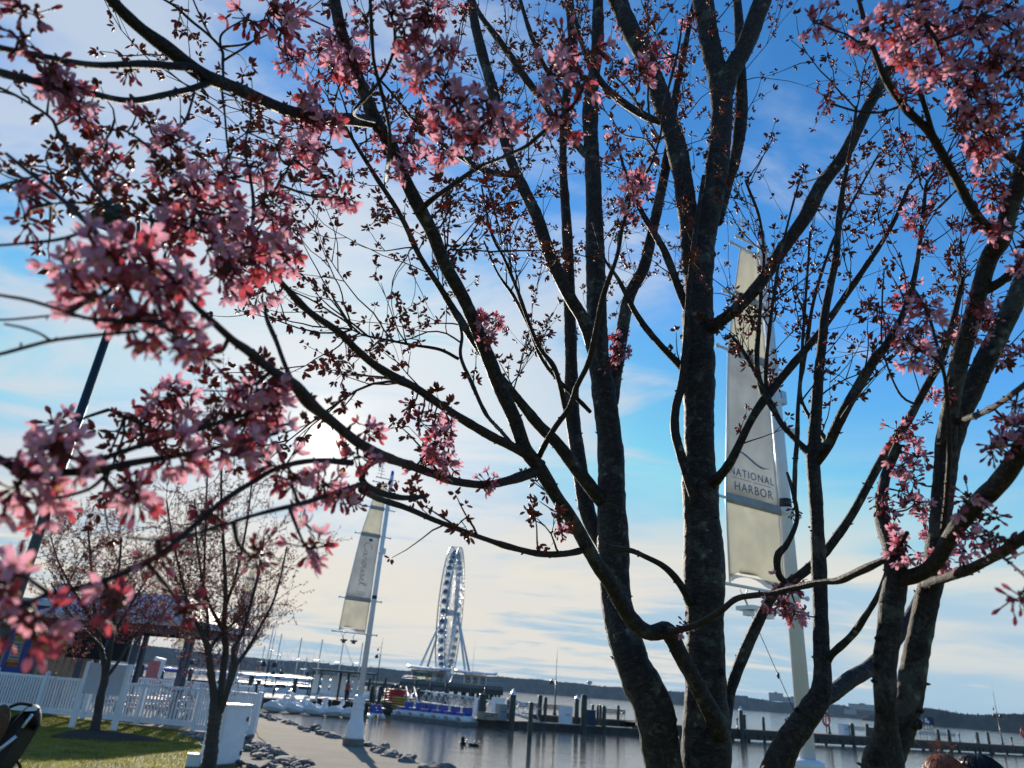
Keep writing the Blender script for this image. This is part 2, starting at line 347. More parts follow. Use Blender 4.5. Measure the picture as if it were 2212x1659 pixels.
def bez(P, per=6):                                    # Catmull-Rom through the points (any number of columns)
    P = np.array(P, float); Q = np.vstack([2*P[0]-P[1], P, 2*P[-1]-P[-2]]); out = []
    for i in range(1, len(Q)-2):
        for t in np.linspace(0, 1, per, endpoint=False):
            a, b, c, d = Q[i-1], Q[i], Q[i+1], Q[i+2]
            out.append(0.5*((2*b)+(-a+c)*t+(2*a-5*b+4*c-d)*t*t+(-a+3*b-3*c+d)*t**3))
    out.append(P[-1]); return np.array(out)
def basis(d):
    d = unit(d); a = np.array([0, 0, 1.0]) if abs(d[2]) < 0.9 else np.array([1.0, 0, 0]); u = unit(np.cross(a, d)); return np.stack([u, np.cross(d, u), d], 1)

# ================================================================== GROUND, WATER, FAR SHORE
WZ = -0.9
def struct(mb, name, mat, smooth=False): o = mb.build(name, mat, None, smooth); o['kind'] = 'structure'; return o
def nodes(name):
    m = bpy.data.materials.new(name); m.use_nodes = True; return m, m.node_tree, m.node_tree.nodes['Principled BSDF'], m.node_tree.links.new
# water
m, nt, b, L = nodes('river_water'); M['water'] = m
b.inputs['Base Color'].default_value = (0.07, 0.085, 0.09, 1); b.inputs['Roughness'].default_value = 0.06; b.inputs['IOR'].default_value = 1.42
tc = N(nt, 'ShaderNodeTexCoord'); mp = N(nt, 'ShaderNodeMapping'); L(tc.outputs['Object'], mp.inputs[0]); mp.inputs['Scale'].default_value = (1.1, 4.5, 1); mp.inputs['Rotation'].default_value = (0, 0, R(-6))
n1 = N(nt, 'ShaderNodeTexNoise', i_Scale=1.1, i_Detail=4.0, i_Roughness=0.55, i_Distortion=0.4); L(mp.outputs[0], n1.inputs['Vector'])
n2 = N(nt, 'ShaderNodeTexNoise', i_Scale=0.40, i_Detail=3.0); L(mp.outputs[0], n2.inputs['Vector'])
ad = N(nt, 'ShaderNodeMath', operation='MULTIPLY_ADD'); L(n2.outputs[0], ad.inputs[0]); ad.inputs[1].default_value = 2.0; L(n1.outputs[0], ad.inputs[2])
bp = N(nt, 'ShaderNodeBump', i_Strength=0.20, i_Distance=0.05); L(ad.outputs[0], bp.inputs['Height']); L(bp.outputs[0], b.inputs['Normal'])
w = MB(); w.grid(lambda u, v: (-6000+12000*u, -200+9200*v, WZ), 3, 3); struct(w, 'water', M['water'])
# shoreline (world xy) of the near land
SH = [tuple(onz(*p, -0.03)[:2]) for p in [(470, 1522), (555, 1542), (573, 1549), (605, 1558), (656, 1571), (691, 1584), (739, 1595), (781, 1608), (823, 1619), (850, 1630), (877, 1640), (925, 1653), (975, 1668)]]
SH += [(0.8, 17.6), (5, 15.0), (10, 14.6), (20, 14.4), (40, 15), (90, 16)]
# the deeper land on the left (plaza, quay)
LAND = [(-90, 72), (-30, 72), (-26, 62)]+SH+[(90, -40), (-90, -40)]
m, nt, b, L = nodes('plaza_concrete'); M['plaza'] = m
tc = N(nt, 'ShaderNodeTexCoord'); nz = N(nt, 'ShaderNodeTexNoise', i_Scale=1.2, i_Detail=8.0); L(tc.outputs['Object'], nz.inputs['Vector'])
r = ramp(nt, [(0.3, (0.18, 0.165, 0.14)), (0.7, (0.27, 0.25, 0.215))]); L(nz.outputs[0], r.inputs[0]); L(r.outputs[0], b.inputs['Base Color']); b.inputs['Roughness'].default_value = 0.95; b.inputs['Specular IOR Level'].default_value = 0.1
g = MB(); g.prism(LAND, -3.0, -0.012); struct(g, 'ground', M['plaza'])
# sloping bank under the rocks
bk = MB(); bank_in = [(x-.3, y-.4) for x, y in SH]; V = [(x, y, 0.0) for x, y in bank_in]+[(x+.7, y+1.0, WZ-0.35) for x, y in SH]; n_ = len(SH)
bk.add(V, [(i, i+1, n_+i+1, n_+i) for i in range(n_-1)]); M['gravel'] = pmat('shore_gravel', (0.24, 0.20, 0.15), 0.95, var=0.35, scale=30, bump=1.0, bscale=60); struct(bk, 'bank', M['gravel'])
# gravel strip and footpath
PR = [tuple(onz(*p, 0)[:2]) for p in [(556, 1549), (600, 1562), (660, 1582), (735, 1602), (800, 1617), (870, 1638), (935, 1659)]]+[(0.2, 17.5), (4, 13.6), (9, 12.0), (22, 11.2), (60, 11)]
PL = [tuple(onz(*p, 0)[:2]) for p in [(548, 1560), (552, 1575), (558, 1592), (600, 1625), (675, 1660)]]+[(-2.6, 15.5), (0.2, 12.6), (4, 10.2), (9, 8.9), (22, 8.2), (60, 8)]
g = MB(); gs = [(x-0.2, y-0.2) for x, y in PR]+[(x-.02, y-.03) for x, y in SH[::-1]]
g.add([(x, y, 0.004) for x, y in gs], [tuple(range(len(gs)))]); struct(g, 'gravel_strip', M['gravel'])
m, nt, b, L = nodes('asphalt_footpath'); M['path'] = m
tc = N(nt, 'ShaderNodeTexCoord'); nz = N(nt, 'ShaderNodeTexNoise', i_Scale=90.0, i_Detail=4.0); L(tc.outputs['Object'], nz.inputs['Vector']); n2 = N(nt, 'ShaderNodeTexNoise', i_Scale=0.8, i_Detail=6.0); L(tc.outputs['Object'], n2.inputs['Vector'])
r = ramp(nt, [(0.35, (0.22, 0.19, 0.15)), (0.65, (0.35, 0.31, 0.25))]); L(nz.outputs[0], r.inputs[0]); r2 = ramp(nt, [(0.3, (0.8, 0.8, 0.8)), (0.7, (1.05, 1.03, 1.0))]); L(n2.outputs[0], r2.inputs[0])
mx = N(nt, 'ShaderNodeMix', data_type='RGBA', blend_type='MULTIPLY', i_0=1.0); L(r.outputs[0], mx.inputs['A']); L(r2.outputs[0], mx.inputs['B']); L(mx.outputs['Result'], b.inputs['Base Color']); b.inputs['Roughness'].default_value = 0.95; b.inputs['Specular IOR Level'].default_value = 0.1
bp = N(nt, 'ShaderNodeBump', i_Strength=0.5, i_Distance=0.01); L(nz.outputs[0], bp.inputs['Height']); L(bp.outputs[0], b.inputs['Normal'])
pth = MB(); poly = PL+PR[::-1]; pth.add([(x, y, 0.010) for x, y in poly], [tuple(range(len(poly)))]); struct(pth, 'path', M['path'])
# lawn: slopes gently up toward the near trees
def lawn_z(x, y):
    t = max(0.0, min(1.0, (15.0-y)/10.0)); return 0.016+0.22*t*t*(3-2*t)+0.03*math.sin(x*.5)*math.sin(y*.4)
FE = [(-17.2, 28.6), (-15.9, 27.7), (-12.0, 26.6), (-9.8, 26.55)]      # fence line
LB = [(-40, 30), (-17.2, 28.9), (-15.9, 28.0), (-12.0, 26.9), (-9.8, 26.3), (-8.4, 23.2), (-7.2, 20.5), (-5.9, 18.7), (-4.9, 16.8), (-3.3, 14.2), (-0.8, 11.2), (3.3, 8.9), (8.5, 7.7), (22, 7.0), (40, 6.5)]
m, nt, b, L = nodes('lawn_turf'); M['lawn'] = m
tc = N(nt, 'ShaderNodeTexCoord'); nz = N(nt, 'ShaderNodeTexNoise', i_Scale=2.5, i_Detail=10.0, i_Roughness=0.7); L(tc.outputs['Object'], nz.inputs['Vector'])
r = ramp(nt, [(0.3, (0.08, 0.09, 0.012)), (0.5, (0.19, 0.19, 0.02)), (0.7, (0.36, 0.31, 0.06))]); L(nz.outputs[0], r.inputs[0]); L(r.outputs[0], b.inputs['Base Color']); b.inputs['Roughness'].default_value = 0.8
n2 = N(nt, 'ShaderNodeTexNoise', i_Scale=45.0, i_Detail=4.0); L(tc.outputs['Object'], n2.inputs['Vector']); bp = N(nt, 'ShaderNodeBump', i_Strength=1.0, i_Distance=0.04); L(n2.outputs[0], bp.inputs['Height']); L(bp.outputs[0], b.inputs['Normal'])
lw = MB(); ny = 50; nx = 60
def lim(x):
    for (x0, y0), (x1, y1) in zip(LB, LB[1:]):
        if x0 <= x <= x1: return y0+(y1-y0)*(x-x0)/(x1-x0)
    return LB[-1][1]
lw.grid(lambda u, v: (lambda x: (lambda y: (x, y, lawn_z(x, y)))( -12+(lim(x)+12)*v))(-40+80*u), 140, 50); o = struct(lw, 'lawn', M['lawn'], True)
# grass blades on the part of the lawn in view
M['grass'] = pmat('grass_blade', (0.30, 0.28, 0.03), 0.6, var=0.3, scale=1.5, trans=0.65)
gb = MB(); Vs = []; Fs = []; rs = np.random.RandomState(3); c = 0
while c < 60000:
    x = rs.uniform(-19, -4); y = rs.uniform(13, 28)
    if y > lim(x)-.05 or x > -y*.22 or x < -y*.75: continue
    h = rs.uniform(.03, .065); a = rs.rand()*6.28; dx, dy = math.cos(a)*.007, math.sin(a)*.007; z = lawn_z(x, y)-.004; lx, ly = rs.randn(2)*.02
    Vs += [(x-dx, y-dy, z), (x+dx, y+dy, z), (x+lx, y+ly, z+h)]; Fs.append((3*c, 3*c+1, 3*c+2)); c += 1
gb.add(Vs, Fs); tag(gb.build('grass', M['grass'], None, False), 'short green grass blades covering the lawn', 'grass', None, 'stuff')
# mulch bed round the young tree
TL1 = onz(200, 1590, 0.02); TL2 = onz(452, 1672, 0.03)
md = MB(); rs = np.random.RandomState(8)
def mulch(u, v):
    a = u*2*math.pi; r = v*(1.1+.15*math.sin(3*a+1)); return (TL1[0]+r*math.cos(a)*1.35+.5*v, TL1[1]+r*math.sin(a)*1.0-.35*v, 0.03+.13*(1-v*v)+.02*rs.rand()*(v < 1)-.03*(v == 1))
md.grid(mulch, 40, 12); tag(md.build('mulch_bed', M['mulch'], None, True), 'low dark mulch mound around the young tree by the fence', 'mulch bed')

# far shore: long wooded ridge, built as ground under a rough canopy surface
m, nt, b, L = nodes('winter_woods'); M['woods'] = m
tc = N(nt, 'ShaderNodeTexCoord'); nz = N(nt, 'ShaderNodeTexNoise', i_Scale=0.03, i_Detail=8.0, i_Roughness=0.7); L(tc.outputs['Object'], nz.inputs['Vector'])
r = ramp(nt, [(0.35, (0.035, 0.03, 0.024)), (0.5, (0.075, 0.058, 0.045)), (0.66, (0.13, 0.10, 0.075))]); L(nz.outputs[0], r.inputs[0]); L(r.outputs[0], b.inputs['Base Color']); b.inputs['Roughness'].default_value = 0.95
def ridge(az0, az1, dist, hfun, n, seed, name, deep=400, rough=1.2):
    rs = np.random.RandomState(seed); mb = MB(); V = []; rows = [(0, 0.0), (1.5, .35), (4, .7), (8, 1.0), (deep*.4, 1.05), (deep, .9)]
    nz_ = rs.randn(len(rows), n)
    for i, (dd, k) in enumerate(rows):
        for j in range(n):
            a = R(az0+(az1-az0)*j/(n-1)); h = hfun(math.degrees(a))*k+abs(nz_[i, j])*rough*(1.0 if k == 1.0 else .25*(k > 0)); r_ = dist(math.degrees(a))+dd
            V.append((math.sin(a)*r_, math.cos(a)*r_, WZ-.2+h))
    F = [(i*n+j, i*n+j+1, (i+1)*n+j+1, (i+1)*n+j) for i in range(len(rows)-1) for j in range(n-1)]
    mb.add(V, F); return struct(mb, name, M['woods'])
def hh(a): return 2300*math.tan(R(0.80+0.05*math.sin(a*.45)+.05*math.sin(a*.21+1)+(0.10 if a < -12 else 0)+.02*math.sin(a*2.1)))+3 if a < 19 else 2300*math.tan(R(.72+.06*math.sin(a*1.1)))
ridge(-48, 52, lambda a: 2300+60*math.sin(a*.3), hh, 1500, 4, 'hills', 700, 1.5)
ridge(26.3, 52, lambda a: 1150-4*(a-30), lambda a: 3+15*min(1, (a-26.3)/2.0)+2*math.sin(a*1.3), 700, 6, 'near_shore_woods', 250, 1.3)
def far_building(az, d, w, h, z, label, mat='concrete', storeys=5, bays=8):
    x, y = math.sin(R(az))*d, math.cos(R(az))*d; t = empty('apartment_building', (x, y, z), label, 'building'); rz = -R(az)
    mb = MB(); mb.box((x, y, z+h/2), (w, 18, h), rz); mb.build('wall', M[mat], t, False)
    mb = MB(); mb.box((x, y, z+h+.6), (w+1.5, 19.5, 1.2), rz); mb.box((x, y, z+h+2.6), (w*.2, 6, 3), rz); mb.build('roof', M['greyconc'], t, False)
    for s in range(storeys):
        q = rotz(rz)
        for k in range(bays): mb = MB(); mb.box(np.array([x, y, z+h*(s+.55)/storeys])+q@np.array([(k+.5-bays/2)*w/bays, -9.05, 0]), (w/bays*.55, .3, h/storeys*.5), rz); mb.build('window', M['glassdark'], t, False)
far_building(20.9, 2500, 42, 22, 30, 'pale apartment block highest on the far ridge', storeys=6)
far_building(22.0, 2480, 60, 16, 26, 'long pale block beside the taller one on the far ridge', storeys=4, bays=12)
far_building(26.4, 2350, 70, 13, 22, 'wide low pale building on the far bank, between the tree stems', storeys=3, bays=14)
far_building(25.6, 2250, 30, 12, 8, 'small pale block low on the far bank', storeys=3, bays=6)
for az, d, z in [(35.6, 1230, 13), (36.3, 1230, 13), (36.9, 1240, 12)]: far_building(az, d, 26, 7, z, {35.6: 'white house leftmost of the row at the right edge of the far shore', 36.3: 'white house in the middle of the row at the right edge of the far shore', 36.9: 'white house nearest the right edge on the far shore'}[az], 'boat', 2, 5)
# water tower on the ridge
a = R(7.6); x, y = math.sin(a)*2500, math.cos(a)*2500; t = empty('water_tower', (x, y, 26), 'mushroom-shaped water tower on the far ridge', 'water tower')
mb = MB(); mb.cyl((x, y, 20), (x, y, 42), 2.2, 1.8, 8); mb.build('stem', M['boatgrey'], t); mb = MB(); mb.lathe([(2, 38), (9, 42), (10, 45), (7, 48), (1, 49)], (x, y, 0), 14); mb.build('tank', M['boatgrey'], t)

# air: the far bank fades to blue
hz = MB(); hz.box((0, 1500, 33.5), (9000, 9200, 74)); hm = bpy.data.materials.new('hazy_air'); hm.use_nodes = True; nt = hm.node_tree; nt.nodes.clear()
pv_ = N(nt, 'ShaderNodeVolumePrincipled'); pv_.inputs['Color'].default_value = (0.42, 0.68, 1.0, 1); pv_.inputs['Density'].default_value = 0.00006; pv_.inputs['Anisotropy'].default_value = 0.0
o_ = N(nt, 'ShaderNodeOutputMaterial'); nt.links.new(pv_.outputs[0], o_.inputs['Volume']); o = hz.build('haze', hm, None, False); o['kind'] = 'stuff'; tag(o, 'thin blue haze over the river and the far bank', 'haze')

# ================================================================== BANNER POLES
def text_mesh(s, size, mat, parent, origin, ex, ez, name, shear=0.0, thick=0.004, center=True, sp=1.0):
    cu_ = bpy.data.curves.new('text', 'FONT'); cu_.body = s; cu_.size = size; cu_.extrude = thick/2; cu_.shear = shear; cu_.space_character = sp
    if center: cu_.align_x = 'CENTER'
    to = bpy.data.objects.new('text', cu_); COL.objects.link(to); dg = bpy.context.evaluated_depsgraph_get(); dg.update()
    me = bpy.data.meshes.new_from_object(to.evaluated_get(dg)); COL.objects.unlink(to); bpy.data.objects.remove(to); bpy.data.curves.remove(cu_)
    ex = unit(ex); ez = unit(ez); ey = np.cross(ex, ez); l = np.array(parent.location)
    if parent.parent: l = l+np.array(parent.parent.location)
    for v in me.vertices:
        c = v.co; v.co = tuple(np.array(origin)-l+ex*c.x+ez*c.y-ey*c.z*-1)
    me.materials.clear(); me.materials.append(mat); o = bpy.data.objects.new(name, me); COL.objects.link(o); o.parent = parent; return o
PHI = R(-119); BE = np.array([math.sin(PHI), math.cos(PHI), 0.0])           # direction the banners fly
BN = np.array([BE[1], -BE[0], 0.0])                                        # toward the viewer
if BN[1] > 0: BN = -BN
def banner_pole(x, y, label, kind, z0=0.0):
    P0 = np.array([x, y, z0]); t = empty('banner_pole', P0, label, 'banner pole', 'tall white banner poles along the waterfront')
    def r_at(z): return 0.098-(z-1.4)/7.6*0.030
    mb = MB(); mb.lathe([(.34, 0), (.345, .02), (.345, .20), (.33, .22)], P0, 8); mb.build('plinth', M['greyconc'], t, False)
    mb = MB(); mb.lathe([(.30, .22), (.30, .30), (.275, .36), (.265, .62), (.26, .66), (.235, .70), (.215, .76), (.19, 1.05), (.19, 1.07), (.205, 1.09), (.205, 1.13), (.185, 1.15), (.185, 1.24), (.20, 1.26), (.20, 1.31), (.18, 1.33), (.18, 1.40), (.20, 1.42), (.20, 1.47), (.11, 1.50)], P0, 24); mb.build('pedestal', M['white'], t)
    mb = MB(); mb.tube([P0+[0, 0, 1.4], P0+[0, 0, 9.0]], [r_at(1.4), r_at(9.0)], 24)
    for z in (3.39, 4.49, 6.15, 6.75, 7.75, 8.66): mb.lathe([(r_at(z)+.004, -.04), (r_at(z)+.014, -.03), (r_at(z)+.014, .03), (r_at(z)+.004, .04)], P0+[0, 0, z], 20)
    mb.build('mast', M['white'], t)
    mb = MB(); mb.lathe([(.05, 8.99), (.06, 9.02), (.06, 9.13), (.03, 9.2)], P0, 14); mb.build('blue_lamp_cap', M['bluecap'], t)
    levels = [(3.39, 1.14), (4.49, 1.13), (6.71, .92), (7.70, .72), (8.66, .50)] if kind == 'harbor' else [(3.39, 1.06), (4.49, 1.02), (6.71, .82), (7.70, .64), (8.66, .47)]   # arm height, reach of the sail edge
    for z, w in levels+[(8.84, .36)]:
        mb = MB(); a = P0+[0, 0, z]; mb.cyl(a-BE*(.26 if z < 8.8 else .2), a+BE*(w+.20), .020, n=8); mb.ell(a+BE*(w+.22), (.035,)*3, 8, 6); mb.ell(a-BE*.28, (.035,)*3, 8, 6); mb.build('arm', M['white'], t)
    mb = MB()                                                              # small yards above the top arm
    for i, z in enumerate((8.98, 9.10, 9.2)): a = P0+BE*.42+[0, 0, z]; mb.cyl(a-BE*.14*(1-.2*i), a+BE*.16*(1-.2*i), .010, n=6)
    mb.cyl(P0+BE*.42+[0, 0, 8.8], P0+BE*.42+[0, 0, 9.34], .014, n=6); mb.build('yard', M['white'], t)
    def W(z):
        zs = [l[0] for l in levels]; ws = [l[1] for l in levels]; return float(np.interp(z, zs, ws))
    off = BN*0.012
    def panel(z0_, z1_, name, mat, bulge=.05, curved=False):
        mb = MB(); nu, nv = 22, 14
        def f(u, v):
            z = z0_+(z1_-z0_)*v; inner = .13; w = W(z); s = inner+(w-inner)*u
            if curved: z = z+0.0
            zb = z
            if curved and v == 0:
                zb = z0_+0.10*math.sin(math.pi*min(1, max(0, (1-u)*1.55)))**.7*(1 if u > .0 else 0)
            wv = bulge*math.sin(math.pi*u)*math.sin(math.pi*v)+.010*math.sin(u*17+z*3)+.006*math.sin(z*23+u*5)
            return P0+BE*s+[0, 0, zb]+BN*wv
        mb.grid(f, nu, nv); o = mb.build(name, mat, t); md_ = o.modifiers.new('s', 'SOLIDIFY'); md_.thickness = .006; return o
    def band(z, h=.13, w0=.12):
        mb = MB(); mb.grid(lambda u, v: P0+BE*(w0+(W(z)-w0+.01)*u)+[0, 0, z-h/2+h*v]+BN*.012, 8, 3); o = mb.build('band', M['greyband'], t); md_ = o.modifiers.new('s', 'SOLIDIFY'); md_.thickness = .02
    panel(3.48, 4.43, 'lower_panel', M['cream'], .05, True); pp = panel(4.55, 6.65, 'printed_panel', M['bannerwhite'], .03)
    panel(6.77, 7.64, 'upper_panel', M['cream'], .04); panel(7.76, 8.60, 'top_panel', M['cream'], .03)
    for z in (4.49, 6.71, 7.7): band(z)
    mb = MB(); mb.grid(lambda u, v: P0+BE*(.17+(W(3.45)-.17)*u)+[0, 0, 3.42+.10*v+(.10*math.sin(math.pi*min(1, max(0, (1-u)*1.55)))**.7)*(1-v)*.9]+BN*.01, 14, 3); mb.build('hem', M['greyband'], t)
    mb = MB(); mb.grid(lambda u, v: P0+BE*(.17+(W(8.64)-.17)*u)+[0, 0, 8.60+.05*v], 4, 2); mb.build('hem', M['greyband'], t)
    # edge ropes
    mb = MB(); mb.tube([P0+BE*(w+.01)+[0, 0, z] for z, w in levels], .012, 6); mb.tube([P0+BE*.16+[0, 0, z] for z in (3.39, 8.66)], .010, 6); mb.build('edge_rope', M['white'], t)
    # text
    ex = -BE if np.dot(-BE, cr) > 0 else BE; up = np.array([0, 0, 1.0])
    c = P0+BE*.55+BN*.06
    if kind == 'harbor':
        c = P0+BE*.71+BN*.075
        text_mesh('NATIONAL', .150, M['navytext'], pp, c+up*4.80, ex, up, 'lettering', sp=1.18); text_mesh('HARBOR', .165, M['navytext'], pp, c+up*4.60-ex*-.02, ex, up, 'lettering', sp=1.18)
        mb = MB(); 
        for s0, s1 in ((-.36, -.03), (.03, .36)): mb.tube([c+ex*s0+up*4.765, c+ex*s1+up*4.765], .004, 4)
        mb.build('rule_line', M['navytext'], pp)
        mb = MB(); xs = np.linspace(-.34, .36, 26); top = .055*np.sin((xs+.34)/.7*2*math.pi-.6+.6)*-1*-1
        V = []; 
        for i, s in enumerate(xs): q = (s+.34)/.7; yv = .06*math.cos(q*math.pi*1.15)+.02*math.sin(q*6.28); th = .002+.022*math.sin(math.pi*q); V += [c+ex*s+up*(5.08+yv+th)-BN*-.004, c+ex*s+up*(5.08+yv-th*.5)-BN*-.004]
        mb.add(V, [(2*i, 2*i+1, 2*i+3, 2*i+2) for i in range(len(xs)-1)]); o = mb.build('wave_emblem', M['navytext'], pp)
    elif kind == 'carousel':
        # hand-drawn script, written down the banner
        strokes = [[(.62,.93),(.55,1.02),(.36,1.0),(.16,.78),(.08,.45),(.16,.12),(.38,0),(.6,.1),(.78,.25)],
          [(1.12,.46),(1.0,.52),(.86,.4),(.82,.16),(.92,.0),(1.06,.1),(1.16,.48),(1.14,.1),(1.22,0),(1.34,.14)],
          [(1.34,.14),(1.46,.5),(1.52,.52),(1.56,.44),(1.66,.46),(1.64,.1),(1.72,0),(1.82,.12)],
          [(2.08,.5),(1.94,.48),(1.84,.3),(1.88,.06),(2.02,0),(2.14,.16),(2.16,.4),(2.06,.5),(2.2,.42),(2.32,.46)],
          [(2.32,.46),(2.34,.1),(2.44,0),(2.58,.12),(2.66,.46),(2.66,.1),(2.74,0),(2.86,.14)],
          [(2.86,.14),(3.02,.54),(3.1,.3),(3.08,.04),(2.94,.02),(3.12,.02),(3.26,.16)],
          [(3.26,.16),(3.44,.3),(3.48,.46),(3.38,.5),(3.3,.3),(3.36,.04),(3.5,0),(3.66,.16)],
          [(3.66,.16),(3.86,.7),(3.88,1.0),(3.8,1.05),(3.74,.7),(3.76,.15),(3.86,0),(4.0,.1)]]
        mb = MB(); k = 1.52/4.0; c = P0+BE*.52+BN*.085; d1 = np.array([0, 0, -1.0]); d2 = ex
        for s in strokes:
            B = bez(np.array([(a_, b_, 0) for a_, b_ in s]), 6); mb.tube([c+d1*(q[0]-2.0)*k+d2*(q[1]-.45)*k*.72+up*5.68+d2*(-.02) for q in B], .0085, 5)
        mb.build('script_lettering', M['browntext'], pp)
        for i, s in enumerate(('NATIONAL', 'HARBOR')): text_mesh(s, .062, M['navytext'], pp, c+up*(4.70-.07*i), ex, up, 'lettering', sp=1.15)
        mb = MB(); cc = P0+BE*.46+BN*.075+up*6.52; mb.ell((0, 0, 0), (.075, .055, .008), 16, 4); Rm = np.stack([ex, up, -BN], 1); mb.v = [mb.v[0]@Rm.T+cc]; mb.build('round_emblem', M['navytext'], pp)
    # loudspeaker box, clamp, floodlights
    mb = MB(); mb.box(P0+[0, 0, 6.22]-BE*.10, (.16, .10, .2), -PHI); mb.build('control_box', M['alu'], t, False)
    mb = MB(); mb.lathe([(r_at(4.7)+.003, -.06), (r_at(4.7)+.006, -.06), (r_at(4.7)+.006, .06), (r_at(4.7)+.003, .06)], P0+[0, 0, 4.62], 16); mb.build('black_strap', M['blackmetal'], t)
    for s in (.85, .50):
        a = P0+BE*s+[0, 0, 3.36]; fl = MB(); fl.box(a+[0, 0, -.22], (.26, .16, .05), -PHI); fl.box(a+[0, 0, -.28], (.10, .10, .06), -PHI)
        fl.tube([a, a+BE*.05+[0, 0, -.1], a+[0, 0, -.2]], .010, 5); fl.build('floodlight', M['blackmetal'] if kind == 'carousel' else M['alu'], t, False)
    mb = MB(); B = [P0+BE*.98+[0, 0, 3.35], P0+BE*.70+[0, 0, 2.9], P0+BE*.12+[0, 0, 1.95]]; mb.tube(B, .006, 4); mb.ell(P0+BE*.40+[0, 0, 2.4], (.02, .02, .04), 6, 4); mb.build('guy_wire', M['blackmetal'], t)
    if kind == 'harbor':
        a = P0+[0, 0, 5.75]; mb = MB(); mb.cyl(a, a-BE*.30, .045, .045, 10); mb.ell(a-BE*.36, (.075,)*3, 12, 8); mb.build('globe_bracket', M['white'], t)
    return t
p1_ = onz(762, 1612, 0); banner_pole(p1_[0], p1_[1], 'tall white pole with cream banner reading Carousel, at the edge of the footpath', 'carousel')
d_ = ray(1690, 1030); k_ = 10.1/math.hypot(d_[0], d_[1]); banner_pole(d_[0]*k_, d_[1]*k_, 'nearest tall white pole, its banner printed NATIONAL HARBOR, behind the middle trunk', 'harbor')
for px, py, hd, lb in [(452+55, 1370, 52, 'distant white banner pole seen through the right-hand young tree'), (399, 1385, 75, 'most distant white banner pole, framed by the pavilion posts')]:
    q = atd(px+ (22 if hd < 60 else 8), py, hd); banner_pole(q[0], q[1], lb, 'plain')

# ================================================================== PIERS AND MARINA
def px2(x, y, z): q = onz(x, y, z); return q[0], q[1]
GRP_PILE = 'round timber pilings of the docks'
def piling(x, y, top, r, label, cap=None, z0=WZ-1.2):
    t = empty('piling', (x, y, WZ), label, 'piling', GRP_PILE)
    mb = MB(); k = 7; mb.tube([[x, y, z0+(top-z0)*i/(k-1)] for i in range(k)], [r*(1.02-.03*i/k) for i in range(k)], 12, noise=.05); mb.build('post', M['piling'], t)
    mb = MB(); mb.lathe([(r*1.06, top-.03), (r*1.08, top), (r*.9, top+.04), (.01, top+(.28 if cap else .05)*r/.15)], (x, y, 0), 12); mb.build('cap', cap or M['blackmetal'], t); return t
# the long fixed pier: front edge line
A = np.array(px2(1065, 1572, WZ)); B_ = np.array(px2(2212, 1631, WZ)); PD = unit(B_-A); PN = np.array([-PD[1], PD[0]]); 
if PN[1] < 0: PN = -PN
PRZ = math.atan2(PD[1], PD[0]); DT = 0.10
def at_pier(px, off=0.0):
    """the point of the pier line seen at picture column px, moved off metres back from the edge"""
    d = ray(px, 1590); a = A+PN*off; det = d[0]*(-PD[1])+PD[0]*d[1]; s = (a[0]*(-PD[1])+PD[0]*a[1])/det; return np.array([d[0]*s, d[1]*s])
def pbox(mb, c, size, z, mi=0): mb.box((c[0], c[1], z), size, PRZ, mi)
S = at_pier(1385); E = at_pier(2330); c = (S+E)/2+PN*1.6; Ln = np.linalg.norm(E-S)
pier = empty('long_pier', (c[0], c[1], WZ), 'long low timber pier crossing the water from the trunks to the right edge', 'pier')
mb = MB(); nb = int(Ln/.9)
for k in range(nb): q = S+PD*(k+.5)*Ln/nb+PN*1.6; pbox(mb, q, (Ln/nb-.02, 3.2, .07), DT)
mb.build('deck', M['wood'], pier, False)
mb = MB(); pbox(mb, (S+E)/2+PN*.06, (Ln, .10, .42), DT-.26); pbox(mb, (S+E)/2+PN*3.1, (Ln, .10, .42), DT-.26); mb.build('side_beam', M['darkwood'], pier, False)
mb = MB(); k = 0
while k < Ln:
    q = S+PD*k+PN*.22; pbox(mb, q, (1.55, .2, .62), DT-.60); k += 1.75
mb.build('fender_boards', M['darkwood'], pier, False)
for k in range(0, int(Ln), 7):
    mb = MB(); q = S+PD*k+PN*.5; mb.cyl((q[0], q[1], WZ-1.5), (q[0], q[1], DT-.1), .17, n=10); q = S+PD*k+PN*2.7; mb.cyl((q[0], q[1], WZ-1.5), (q[0], q[1], DT-.1), .17, n=10); mb.build('pile_pair', M['darkwood'], pier)
# floating dock, left of the trunks
S2 = at_pier(998, 1.2); E2 = at_pier(1378, 0.0); D2 = unit(E2-S2); N2 = np.array([-D2[1], D2[0]]); N2 = N2 if N2[1] > 0 else -N2; L2 = np.linalg.norm(E2-S2); rz2 = math.atan2(D2[1], D2[0]); c = (S2+E2)/2
fd = empty('floating_dock', (c[0], c[1], WZ), 'low floating dock with dark sides in front of the big wheel', 'dock')
mb = MB(); nb = int(L2/1.2)
for k in range(nb): q = S2+D2*(k+.5)*L2/nb+N2*1.2; mb.box((q[0], q[1], WZ+.52), (L2/nb-.02, 2.4, .06), rz2)
mb.build('deck', M['wood'], fd, False)
mb = MB(); q = c+N2*1.2; mb.box((q[0], q[1], WZ+.18), (L2, 2.3, .60), rz2); mb.build('float', M['darkwood'], fd, False)
mb = MB(); q = c+N2*.0; mb.box((q[0], q[1], WZ+.42), (L2, .08, .18), rz2); mb.build('rub_rail', M['darkwood'], fd, False)
